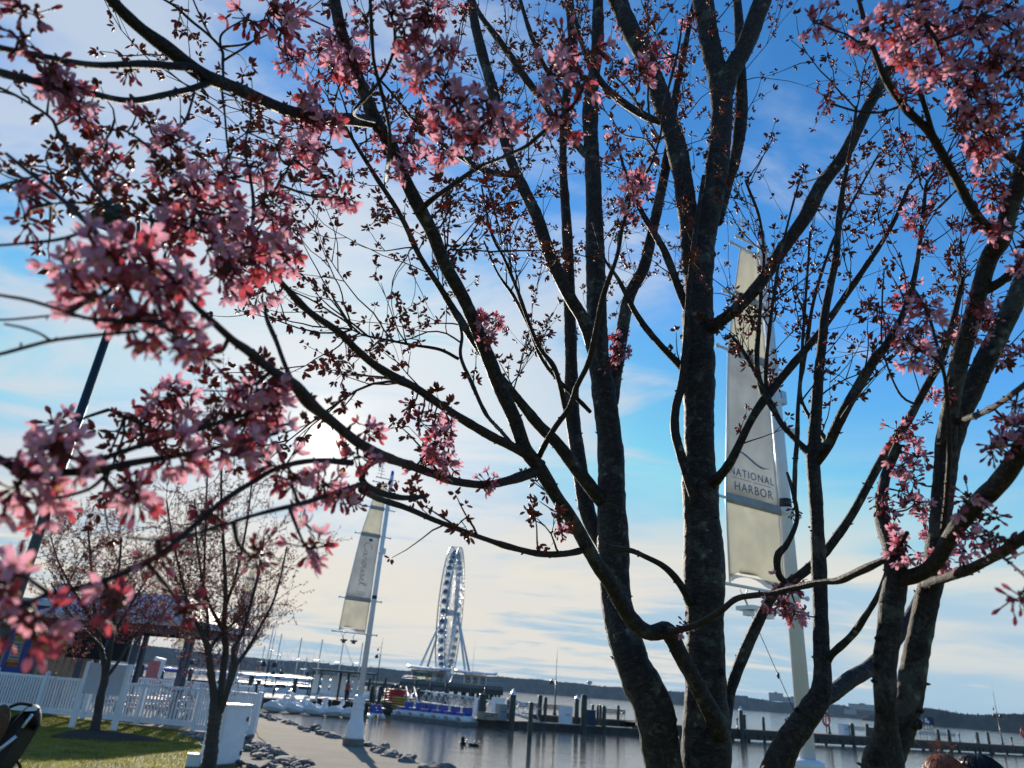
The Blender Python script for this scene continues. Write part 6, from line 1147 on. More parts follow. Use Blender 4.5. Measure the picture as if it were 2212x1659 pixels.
limb(TA, [(1322,870,28,2.55),(1343,721,27,2.6),(1360,638,26,2.6),(1390,581,25,2.6),(1405,520,23,2.6),(1423,436,21,2.6),(1443,335,20,2.6),(1460,200,16,2.6),(1480,100,12,2.6),(1500,0,9,2.6)], n=12)
limb(TA, [(1500,830,18,2.5),(1474,795,16,2.45),(1420,738,13,2.4),(1376,681,12,2.35),(1336,604,8,2.3),(1303,554,5,2.3),(1280,480,4,2.3)], n=8)
limb(TA, [(1502,1085,20,2.45),(1485,1030,20,2.42),(1470,980,20,2.4),(1458,930,20,2.4),(1460,880,19,2.4),(1474,825,19,2.42),(1482,740,15,2.4),(1488,640,13,2.4),(1500,520,11,2.4),(1520,380,8,2.4)], n=10, spawn=.6)
limb(TA, [(1500,700,20,2.5),(1470,634,18,2.45),(1440,553,16,2.4),(1413,503,14,2.4),(1383,452,10,2.4),(1350,370,7,2.4),(1330,290,5,2.4)], n=9)
limb(TA, [(1225,895,12,2.3),(1200,800,11,2.2),(1160,740,10,2.15),(1115,620,8,2.1),(1090,560,7,2.05),(1060,500,5,2.0),(1040,400,4,2.0)], n=7)
limb(TA, [(1275,890,10,2.5),(1180,790,8,2.3),(1140,700,7,2.25),(1110,640,7,2.2),(1075,590,5,2.15),(1045,520,4,2.1)], n=7)
limb(TA, [(1110,965,9,1.75),(1085,935,9,1.8),(1050,895,9,1.9),(1020,830,9,1.95),(995,770,8,2.0),(998,725,7,2.0),(990,690,5,2.0)], n=7, spawn=1.2)
limb(TA, [(990,775,6,2.0),(950,755,7,1.95),(890,745,6,1.9),(840,735,5,1.85),(790,725,4,1.8),(760,712,3,1.8)], n=6, spawn=1.5)

# --- tree B: crooked cherry right of the middle
bB = atd(1678, 1659, 2.2); TB = new_tree('cherry_tree', (bB[0]-0.1, bB[1]+0.1, 0.22), 'leaning cherry tree that forks low, just right of the banner pole foot')
limb(TB, [(1560,2700,90,2.25),(1590,2100,70,2.2),(1640,1760,58,2.18),(1680,1654,55,2.16),(1705,1600,52,2.15),(1728,1568,51,2.15),(1755,1530,50,2.15),(1773,1500,46,2.15),(1777,1460,38,2.16),(1774,1390,34,2.18),(1772,1305,31,2.2),(1769,1221,30,2.2),(1763,1090,28,2.2),(1757,1010,30,2.2),(1757,970,27,2.2),(1763,889,23,2.2),(1769,805,20,2.2),(1776,738,19,2.2),(1783,671,18,2.2),(1793,621,16,2.2),(1806,554,14,2.2),(1812,480,12,2.2),(1822,400,10,2.2),(1840,310,8,2.2),(1850,230,6,2.2)], 'trunk', n=16, rough=.07, spawn=1.0)
limb(TB, [(1760,1000,24,2.2),(1789,960,24,2.15),(1823,889,22,2.1),(1856,832,21,2.1),(1890,775,20,2.1),(1917,742,17,2.1),(1950,680,13,2.1),(1975,600,11,2.1),(1990,500,9,2.1),(2000,400,7,2.1)], n=12, spawn=.9)
limb(TB, [(1765,1510,38,2.15),(1795,1499,36,2.2),(1840,1466,32,2.3),(1885,1437,30,2.4),(1939,1376,26,2.5),(1970,1325,24,2.6),(1995,1269,22,2.65),(2020,1190,18,2.7),(2040,1100,15,2.7)], n=14, spawn=.4)
limb(TB, [(1785,1428,18,2.18),(1800,1410,15,2.14),(1840,1373,15,2.1),(1868,1333,14,2.05),(1897,1286,12,2.0),(1916,1235,10,1.97),(1930,1200,8,1.95)], n=9, spawn=.3)
limb(TB, [(1755,985,16,2.2),(1719,950,12,2.2),(1689,916,12,2.2),(1664,870,13,2.25),(1640,820,9,2.3),(1600,750,7,2.3),(1575,720,5,2.3)], n=8, spawn=1)
limb(TB, [(1700,1020,6,2.1),(1712,1060,9,2.1),(1722,1120,10,2.1),(1700,1175,13,2.1),(1680,1200,15,2.1),(1682,1240,14,2.12),(1700,1262,10,2.15)], n=8, spawn=.4)
limb(TB, [(1716,1080,10,2.1),(1718,1000,9,2.1),(1722,950,9,2.1),(1724,880,8,2.1),(1730,800,7,2.1),(1735,720,6,2.1),(1742,620,5,2.1),(1750,500,4,2.1)], n=7, spawn=1.5)
limb(TB, [(1790,960,12,2.2),(1730,860,8,2.3),(1740,760,8,2.35),(1760,640,7,2.4),(1800,520,6,2.4),(1850,420,5,2.4),(1900,330,4,2.4)], n=7, spawn=1.5)

# --- tree C: cherry at the right edge
bC = atd(1895, 1659, 1.65); TC = new_tree('cherry_tree', (bC[0], bC[1]+0.05, 0.22), 'gnarled cherry tree at the right with two close stems and pink blossoms')
limb(TC, [(1800,3000,130,1.7),(1840,2200,100,1.68),(1880,1800,90,1.66),(1900,1700,86,1.65),(1910,1640,80,1.64),(1915,1572,50,1.62),(1912,1502,48,1.6),(1912,1432,50,1.6),(1922,1362,45,1.6),(1927,1305,47,1.6),(1935,1249,46,1.6),(1930,1190,38,1.6),(1905,1120,28,1.65),(1910,1040,22,1.7),(1940,960,18,1.7)], 'trunk', n=18, rough=.09, spawn=.2)
limb(TC, [(1890,2000,60,1.7),(1905,1720,62,1.7),(1925,1610,66,1.7),(1947,1558,60,1.7),(1967,1488,54,1.7),(1978,1418,50,1.7),(1995,1333,48,1.7),(2013,1249,47,1.7),(2023,1193,43,1.7),(2035,1090,44,1.7),(2045,990,48,1.7),(2058,925,50,1.7),(2090,860,43,1.7),(2124,789,42,1.7),(2175,688,40,1.7),(2212,604,40,1.7),(2250,530,38,1.7)], 'trunk', n=18, rough=.08, spawn=.3)
limb(TC, [(2045,960,36,1.68),(2052,890,34,1.65),(2062,830,34,1.62),(2078,760,34,1.6),(2100,690,33,1.58),(2118,620,34,1.56),(2138,554,36,1.54),(2161,520,36,1.52),(2181,452,32,1.5),(2198,402,32,1.48),(2212,352,30,1.46),(2235,280,28,1.45)], n=14, spawn=.3)
limb(TC, [(2130,625,24,1.57),(2158,611,20,1.56),(2185,590,19,1.55),(2215,566,18,1.54),(2260,540,16,1.52)], n=10, spawn=.2)
limb(TC, [(2160,520,24,1.52),(2141,500,20,1.46),(2108,462,19,1.4),(2074,402,18,1.33),(2041,342,18,1.27),(2007,285,18,1.22),(1957,235,15,1.17),(1917,178,13,1.12),(1900,141,12,1.1),(1873,67,10,1.08),(1850,-20,9,1.06)], mat='bark_young', n=12, spawn=.15)
limb(TC, [(2235,395,14,1.4),(2205,355,14,1.36),(2175,335,13,1.32),(2135,292,11,1.25),(2091,235,10,1.18),(2068,184,9,1.13),(2041,134,9,1.1),(2021,84,9,1.07),(1987,34,8,1.05),(1970,-20,7,1.04)], mat='bark_young', n=9, spawn=.1)
limb(TC, [(2040,350,10,1.28),(2014,285,10,1.22),(2007,261,10,1.2),(1990,208,10,1.15),(1970,168,9,1.12),(1950,84,8,1.08),(1927,20,8,1.06),(1915,-30,7,1.05)], mat='bark_young', n=8, spawn=.1)
limb(TC, [(2060,915,16,1.68),(2091,903,13,1.6),(2120,893,12,1.5),(2158,872,12,1.4),(2212,832,13,1.25),(2260,790,12,1.15)], mat='bark_young', n=9, spawn=.1)
limb(TC, [(1945,1250,36,1.6),(1985,1240,32,1.58),(2020,1215,30,1.53),(2060,1150,31,1.46),(2100,1100,33,1.4),(2160,1040,36,1.33),(2212,965,38,1.28),(2270,880,38,1.24)], n=14, spawn=.2)
limb(TC, [(2000,1262,22,1.68),(2040,1249,20,1.6),(2093,1230,20,1.5),(2164,1193,21,1.38),(2220,1155,22,1.3),(2280,1110,22,1.24)], n=12, spawn=.15)
limb(TC, [(2130,1208,10,1.44),(2150,1196,7,1.35),(2175,1211,6,1.2),(2212,1243,6,1.05),(2250,1280,6,.98)], mat='bark_young', n=7, spawn=0)
limb(TC, [(2172,1210,5,1.2),(2195,1200,5,1.1),(2230,1185,5,1.0)], mat='bark_young', n=6, spawn=0)
limb(TC, [(2012,1235,12,1.66),(2030,1190,12,1.58),(2042,1100,12,1.5),(2050,990,12,1.42),(2048,889,10,1.36),(2041,815,8,1.3),(2027,779,7,1.27),(2000,765,6,1.25),(1980,752,6,1.23),(1955,735,5,1.22)], mat='bark_young', n=8, spawn=.1)
limb(TC, [(2038,800,8,1.3),(2020,730,7,1.3),(2005,680,6,1.28),(1985,640,5,1.27),(1965,610,4,1.26)], mat='bark_young', n=7, spawn=.1)
limb(TC, [(1993,868,5,1.7),(1974,872,5,1.7),(1940,845,5,1.7),(1907,755,4,1.7),(1905,665,3,1.7),(1910,580,3,1.7)], mat='bark_young', n=6, spawn=.1)
limb(TC, [(1880,90,8,1.08),(1860,95,6,1.05),(1830,75,5,1.02),(1790,62,4,1.0)], mat='bark_young', n=6, spawn=0)
limb(TC, [(1945,230,6,1.16),(1900,243,5,1.14),(1850,240,5,1.12),(1795,224,4,1.1)], mat='bark_young', n=6, spawn=0)
# --- tree D: its branches enter from the left edge
TD = new_tree('cherry_tree', (-1.55, 0.95, 0.22), 'cherry tree standing off the left side, its knotty branches reaching in with close blossoms')
m_ = MB(); zz = np.linspace(0.1, 1.9, 22)
m_.tube([[-1.55+0.12*math.sin(z*1.7), 0.95+0.08*math.cos(z*2), z] for z in zz], np.linspace(.075, .05, 22), 14, noise=.06, uv=True); m_.build('trunk', M['bark'], TD.root)
def wl(p, hd, w): q = topix(p); return (q[0], q[1], w, hd)
limb(TD, [(-900,1150,60,1.75),(-500,1000,30,1.3),(-250,960,22,.95),(-80,965,18,.84),(0,993,17,.78),(50,1020,18,.77),(101,1022,18,.76),(150,1020,19,.76),(201,1018,18,.76),(268,1003,15,.77),(369,986,13,.79),(430,975,12,.80),(503,960,10,.82),(600,935,8,.85)], mat='bark', n=10, spawn=.1)
limb(TD, [(170,1020,14,.76),(200,1002,13,.77),(251,980,12,.78),(335,953,11,.80),(419,926,10,.83),(519,900,8,.87),(603,870,6,.9)], mat='bark_young', n=8, spawn=.1)
limb(TD, [(240,1012,10,.77),(222,1032,9,.77),(195,1055,8,.78),(150,1070,7,.79),(90,1082,5,.8)], mat='bark_young', n=7, spawn=.1)
limb(TD, [(-700,1000,24,1.5),(-300,800,14,1.0),(-60,775,9,.8),(0,765,8,.74),(101,738,8,.7),(170,728,8,.68),(230,722,8,.66),(300,715,8,.65)], mat='bark_young', n=8, spawn=.1)
limb(TD, [(110,736,6,.7),(85,720,5,.7),(50,708,5,.7),(10,700,5,.71)], mat='bark_young', n=7, spawn=.1)
limb(TD, [(-400,860,18,1.1),(-150,660,10,.85),(-40,632,8,.75),(0,638,7,.72),(60,648,8,.7),(127,668,8,.68),(200,690,9,.66),(300,695,9,.65),(360,690,8,.66)], mat='bark_young', n=8, spawn=.1)
limb(TD, [(-120,690,6,.85),(0,691,5,.76),(60,687,5,.73),(127,681,5,.7),(180,685,6,.68)], mat='bark_young', n=6, spawn=0)
limb(TD, [(-150,640,10,.95),(-60,540,7,.85),(0,530,6,.8),(70,524,7,.78),(134,516,8,.76),(188,496,8,.74),(210,470,7,.73)], mat='bark_young', n=7, spawn=.1)
limb(TD, [(13,332,7,.85),(60,370,8,.82),(101,402,10,.8),(140,436,12,.77),(168,462,13,.75),(205,500,14,.73),(240,560,14,.71),(270,620,13,.69),(300,690,10,.66)], mat='bark_young', n=8, spawn=.1)

# burr knots and broken stubs on the old stems
def burr(t, px, py, hd, rpx):
    p = atd(px, py, hd); r = rpx*depth(p)/FPX; mb = MB()
    q = min((q for q in LIMB_PTS if q[2] is t), key=lambda q: np.linalg.norm(q[0]-p)-q[1]*.8); n_ = p-q[0]; n_ -= q[7]*np.dot(n_, q[7]); p = q[0]+unit(n_)*q[1]*.95; r *= .8

    for k in range(5): mb.ell(p+RS.randn(3)*r*.35, (r*RS.uniform(.5, .9), r*RS.uniform(.5, .9), r*RS.uniform(.4, .8)), 9, 7)
    for k in range(4): q = unit(RS.randn(3)+np.array([-.8, -.3, 0])); mb.tube([p, p+q*r*1.5], [r*.3, r*.06], 5)
    mb.v = [v+RS.randn(*v.shape)*r*.07 for v in mb.v]; mb.build('burr_knot', M['bark'], t.root)
for px, py, r_ in [(1896, 1300, 7), (1893, 1345, 8), (1889, 1388, 9), (1888, 1402, 8), (1886, 1432, 7), (1884, 1478, 10), (1889, 1528, 8), (1880, 1610, 9), (1864, 1645, 12), (1890, 1455, 6)]: burr(TC, px, py, 1.58, r_)
for px, py, r_ in [(1996, 1555, 17), (1990, 1575, 14), (2023, 1262, 9), (1990, 1530, 10)]: burr(TC, px, py, 1.68, r_)
for px, py, r_ in [(1325, 1411, 6), (1480, 1478, 8), (1567, 1450, 9), (1484, 1290, 6), (1487, 920, 6), (1565, 1110, 6), (1470, 1545, 8), (1330, 1262, 6)]: burr(TA, px, py, 2.44, r_)
for px, py, r_ in [(1722, 1532, 9), (1786, 1495, 7), (1749, 1380, 5), (1765, 975, 6), (1700, 1570, 6)]: burr(TB, px, py, 2.12, r_)
# ---------------------------------------------------------------- procedural twigs with bud clusters
def spindle(L, r, n=5):
    prof = [(0.15, 0), (0.55, .12), (1.0, .45), (0.8, .75), (0.08, 1.0)]
    V = [[math.cos(2*math.pi*j/n)*a*r, math.sin(2*math.pi*j/n)*a*r, z*L] for a, z in prof for j in range(n)]
    F = [(i*n+j, i*n+(j+1) % n, (i+1)*n+(j+1) % n, (i+1)*n+j) for i in range(len(prof)-1) for j in range(n)]
    return np.array(V), F
SP = spindle(1, 1, 4)
def basis(d):
    d = unit(d); a = np.array([0, 0, 1.0]) if abs(d[2]) < 0.9 else np.array([1.0, 0, 0]); u = unit(np.cross(a, d)); return np.stack([u, np.cross(d, u), d], 1)
def budcluster(mb, p, d, s, n):
    B = basis(d)
    for _ in range(n):
        th = RS.rand()*2*math.pi; ph = RS.uniform(0.15, 1.5)
        l = np.array([math.cos(th)*math.sin(ph), math.sin(th)*math.sin(ph), math.cos(ph)]); v = B@l; v[2] -= 0.15; BB = basis(v)
        L = s*RS.uniform(.7, 1.25); r = s*RS.uniform(.17, .26)
        V = (SP[0]*np.array([r, r, L]))@BB.T+p+v*s*0.25; mb.add(V, SP[1], 0 if RS.rand() < .95 else 1)
def grow(t, p, d, L, r, lvl, mind=1.25, budn=(4, 8), bs=0.0165, up=0.07):
    k = max(4, int(L/0.04)); st = L/k; P = [np.array(p, float)]; d = unit(d); bend = RS.randn(3)*0.06
    for i in range(k):
        d = unit(d+RS.randn(3)*0.11+bend+np.array([0, 0, up*(0.5+i/k)])); P.append(P[-1]+d*st)
    P = np.array(P)
    if depth(P[-1]) < mind or depth(P[len(P)//2]) < mind: return
    rr = np.linspace(r, max(0.0007, r*0.3), len(P)); t.twig.tube(P, rr, 5 if r > .002 else 4, caps=False)
    for i in range(1, len(P)):
        T = unit(P[i]-P[i-1])
        if RS.rand() < (0.30 if i < len(P)*0.5 else 0.62) or i == len(P)-1:
            q = T*0.4+unit(RS.randn(3))*0.9+np.array([0, 0, .25]); q = unit(q); a = P[i]; b = a+q*(0.008+0.014*RS.rand())
            if i == len(P)-1: b = a+T*.004; q = T
            else: t.twig.add([a-q*.001, a+np.cross(q, T)*.0011, b, a-np.cross(q, T)*.0011], [(0, 1, 2), (0, 2, 3)])
            budcluster(t.bud, b, q, bs*RS.uniform(.75, 1.2), RS.randint(*budn)); t.nb += 1
        if lvl < 2 and i > 1 and RS.rand() < (0.26 if lvl == 0 else 0.12):
            q = unit(T*0.9+unit(RS.randn(3))*0.75+np.array([0, 0, .15])); grow(t, P[i], q, L*RS.uniform(.3, .6), r*0.6, lvl+1, mind, budn, bs, up)
# twigs start on the limb nearest to where the crown needs filling and head that way
PA = [q for q in LIMB_PTS if q[2] is not TD and q[5] > 0.15 and depth(q[0]) > 1.5 and q[0][2] > 1.9]
PXY = np.array([[q[3], q[4]] for q in PA]); PHD = np.array([math.hypot(q[0][0], q[0][1]) for q in PA])
def fill(n, x0, x1, y0, y1, seed, Lm=.62, bs=.0175, r0=.0030, budn=(4, 9)):
    global RS
    keep = RS; RS = np.random.RandomState(seed)
    for _ in range(n):
        x, y = RS.uniform(x0, x1), RS.uniform(y0, y1); dd = np.hypot(PXY[:, 0]-x, PXY[:, 1]-y-40)+RS.rand(len(PA))*60; i = int(np.argmin(dd)); q = PA[i]
        tgt = atd(x, y, max(1.5, PHD[i]+RS.uniform(-.35, .45))); v = tgt-q[0]; D = np.linalg.norm(v); d = unit(v+unit(RS.randn(3))*.35*D+q[7]*.3*D)
        grow(q[2], q[0], d, min(Lm, max(.16, D*RS.uniform(1.0, 1.5))), r0*RS.uniform(.7, 1.2), 0, bs=bs, budn=budn)
    RS = keep
fill(66, 650, 1250, -60, 620, 41); fill(40, 700, 1250, 520, 860, 42); fill(50, 1250, 1650, -60, 800, 43); fill(68, 1600, 2212, 120, 900, 44); fill(24, 1550, 1800, 560, 1000, 45); fill(26, 1100, 1500, -60, 260, 46); fill(12, 880, 1180, 900, 1150, 47, .2)
# nearer twigs thick with swelling buds, upper and lower left
PB = [q for q in LIMB_PTS if q[3] < 820 and (q[4] < 420 or 820 < q[4] < 1150) and depth(q[0]) > .85]
PS = [q for q in LIMB_PTS if q[9] == 'sprig']
def near_twigs(n, x0, x1, y0, y1, seed, sprig=False):
    global RS
    keep = RS; RS = np.random.RandomState(seed)
    for _ in range(n):
        x, y = RS.uniform(x0, x1), RS.uniform(y0, y1); q = min(PS if sprig else PB, key=lambda q: math.hypot(q[3]-x, q[4]-y)); h = math.hypot(q[0][0], q[0][1])
        tgt = atd(x, y, h*RS.uniform(1.0, 1.4)); v = tgt-q[0]; D = np.linalg.norm(v)
        grow(q[2], q[0], unit(v+unit(RS.randn(3))*.3*D), min(.15 if sprig else .3, max(.06, D*1.2)), .0020, 1, mind=.8, budn=(6, 11), bs=.0130, up=.03)
    RS = keep
near_twigs(58, 0, 640, 180, 520, 51, True); near_twigs(12, 380, 760, -40, 160, 52); near_twigs(22, 230, 640, 860, 1000, 53, True)
print('buds', [t.nb for t in TREES])

# ---------------------------------------------------------------- blossoms
def petal(mb, o, B, L, W, cup, mi, notch=.12):
    """one petal: base at o, B columns = side, up (out of the flower), radial"""
    V = []; nu, nv = 5, 4
    for i in range(nu):
        t = i/(nu-1); w = W*(math.sin(math.pi*min(1, .10+t*.78))**.9)*(1 if t < .9 else .86)
        for j in range(nv):
            s = (j/(nv-1)-.5)*2; rad = L*(t-(notch*(1-abs(s)) if t == 1 else 0)+0.02*s*s)
            up = cup*L*(t**1.6)*.55-.10*L*math.sin(math.pi*t)+.16*W*s*s
            V.append(o+B@np.array([s*w*.5, up, rad]))
    F = [(i*nv+j, (i+1)*nv+j, (i+1)*nv+j+1, i*nv+j+1) for i in range(nu-1) for j in range(nv-1)]
    mb.add(V, F, mi)
def flower(mb, o, d, s, opened=1.0, mi=0):
    """o = end of the stalk, d = facing direction"""
    d = unit(d); B = basis(d); mb.tube([o-d*s*.75, o-d*s*.35, o], [s*.07, s*.13, s*.10], 6, 2)      # calyx tube
    for k in range(5):                                                       # sepals
        a = 2*math.pi*(k+.5)/5; r = B@np.array([math.cos(a), math.sin(a), -.2]); sd = unit(np.cross(d, r)); b0 = o+r*s*.08
        mb.add([b0+sd*s*.07, b0-sd*s*.07, b0+r*s*.3], [(0, 1, 2)], 2)
    ph = RS.rand()*6.28
    for k in range(5):
        a = ph+2*math.pi*k/5+RS.uniform(-.12, .12); ro = B@np.array([math.cos(a), math.sin(a), 0]); tilt = RS.uniform(-.15, .25)+(1-opened)*1.1
        rad = unit(ro*math.cos(tilt)+d*math.sin(tilt)); upv = unit(d*math.cos(tilt)-ro*math.sin(tilt)); side = np.cross(upv, rad)
        petal(mb, o+ro*s*.06, np.stack([side, upv, rad], 1), s*RS.uniform(.95, 1.22), s*RS.uniform(.46, .66), RS.uniform(-.1, .9), mi)
    for k in range(9):
        a = RS.rand()*6.28; q = unit(d+B@np.array([math.cos(a), math.sin(a), 0])*RS.uniform(.1, .6)); e = o+q*s*RS.uniform(.45, .75)
        sd = np.cross(q, B[:, 0])*s*.018; mb.add([o-sd, o+sd, e+sd, e-sd], [(0, 1, 2, 3)], 3)
        mb.ell(e, (s*.045,)*3, 4, 3, 3)
def bigbud(mb, o, d, s, deep=True):
    B = basis(d); V, F = spindle(s*1.25, s*.30, 7); mb.add(V@B.T+o, F, 1 if deep else 0); V, F = spindle(s*.7, s*.2, 6); mb.add(V@B.T+o-d*s*.25, F, 2)
def cluster_mesh(seed, nf, nb, s=0.0155):
    global RS
    keep = RS; RS = np.random.RandomState(seed); mb = MB()
    for hub in range(3):
        h = unit(RS.randn(3))*0.012*(hub > 0)
        for k in range((nf+nb)//3+1):
            isf = RS.rand() < nf/(nf+nb)
            d = unit(RS.randn(3)+np.array([0, 0, -.35])+h*30); st = h+d*RS.uniform(.012, .026)
            mid = h+unit(d+RS.randn(3)*.2)*.010; mb.tube([h, mid, st], [.0011, .0010, .0011], 4, 2, caps=False)
            if isf: flower(mb, st+d*s*.6, d+RS.randn(3)*.25, s*RS.uniform(.85, 1.15), RS.uniform(.35, 1.0), 0 if RS.rand() < .72 else 1)
            else: bigbud(mb, st, d, s*RS.uniform(.7, 1.0), RS.rand() < .75)
        for k in range(3):                                                   # brown bract scales
            d = unit(RS.randn(3)); B = basis(d); V, F = spindle(.010, .003, 5); mb.add(V@B.T+h, F, 4)
    RS = keep
    return mb.mesh('blossom_cluster', [M['petal'], M['petal_deep'], M['calyx'], M['stamen'], M['bud']])
OPEN = [cluster_mesh(100+i, 9, 3) for i in range(6)]
HALF = [cluster_mesh(200+i, 4, 10) for i in range(5)]
BUDS = [cluster_mesh(300+i, 0, 13, .012) for i in range(5)]
NAT = 0.047
def place(x, y, rpx, kind='o', tree=None, hd=None):
    """a cluster near picture point; it takes its distance from the closest flowering limb"""
    best = None; bd = 1e9
    for q in LIMB_PTS:
        if not q[6]: continue
        dd = math.hypot(q[3]-x, q[4]-y)/FPX*1.0; des = NAT*FPX/max(rpx, 12); dep = depth(q[0])
        c = dd*dep*1.0+abs(math.log(dep/des))*0.10
        if c < bd: bd = c; best = q
    q = best; h = hd or math.hypot(q[0][0], q[0][1])*RS.uniform(.95, 1.03); p = atd(x, y, h); t = q[2]
    s = rpx*depth(p)/FPX/NAT
    if s > 1.35: h = max(.42, h*1.35/s); p = atd(x, y, h); s = min(1.5, rpx*depth(p)/FPX/NAT)
    s = max(.80, s); rp = s*NAT*FPX/depth(p)                               # true size on the picture; leave air between clusters
    if math.hypot(x-705, y-945) < rp*1.15+20: return                        # the low sun shines through this gap
    if math.hypot(x-238, y-455) < rp*.6+25 and rp < 90: return              # the street lamp's shade shows here
    for (x2, y2, r2, k2) in PLACED:
        if math.hypot(x-x2, y-y2) < (.50 if kind == 'b' or k2 == 'b' else .62)*min(rp, r2): return
    PLACED.append((x, y, rp, kind))
    me = {'o': OPEN, 'h': HALF, 'b': BUDS}[kind]; me = me[RS.randint(len(me))]
    t.cl.append((rpx*s, kind, me, p, s, (RS.uniform(-.5, .5), RS.uniform(-.5, .5), RS.rand()*6.28)))
    # the twig comes from the nearest wood: a limb, or the twig of an earlier cluster
    L3 = LP3[LPT == TREES.index(t)]; dl = np.linalg.norm(L3-p, axis=1); i = int(np.argmin(dl)); a = L3[i]
    if t.nodes and dl[i] > .05:
        nd = np.array(t.nodes); dn = np.linalg.norm(nd-p, axis=1)+.02; j = int(np.argmin(dn))
        if dn[j] < dl[i]*.8: a = nd[j]
    D = np.linalg.norm(p-a); mid = (a+p)/2+RS.randn(3)*.12*D+np.array([0, 0, -.10*D]); P = bez([a, mid, p], 5); t.shard.tube(P, np.linspace(.0026, .0013, len(P)), 6, caps=False); t.nodes.append(P[len(P)//2]); t.nodes.append(p)
PLACED = []; LP3 = np.array([q[0] for q in LIMB_PTS]); LPT = np.array([TREES.index(q[2]) for q in LIMB_PTS])
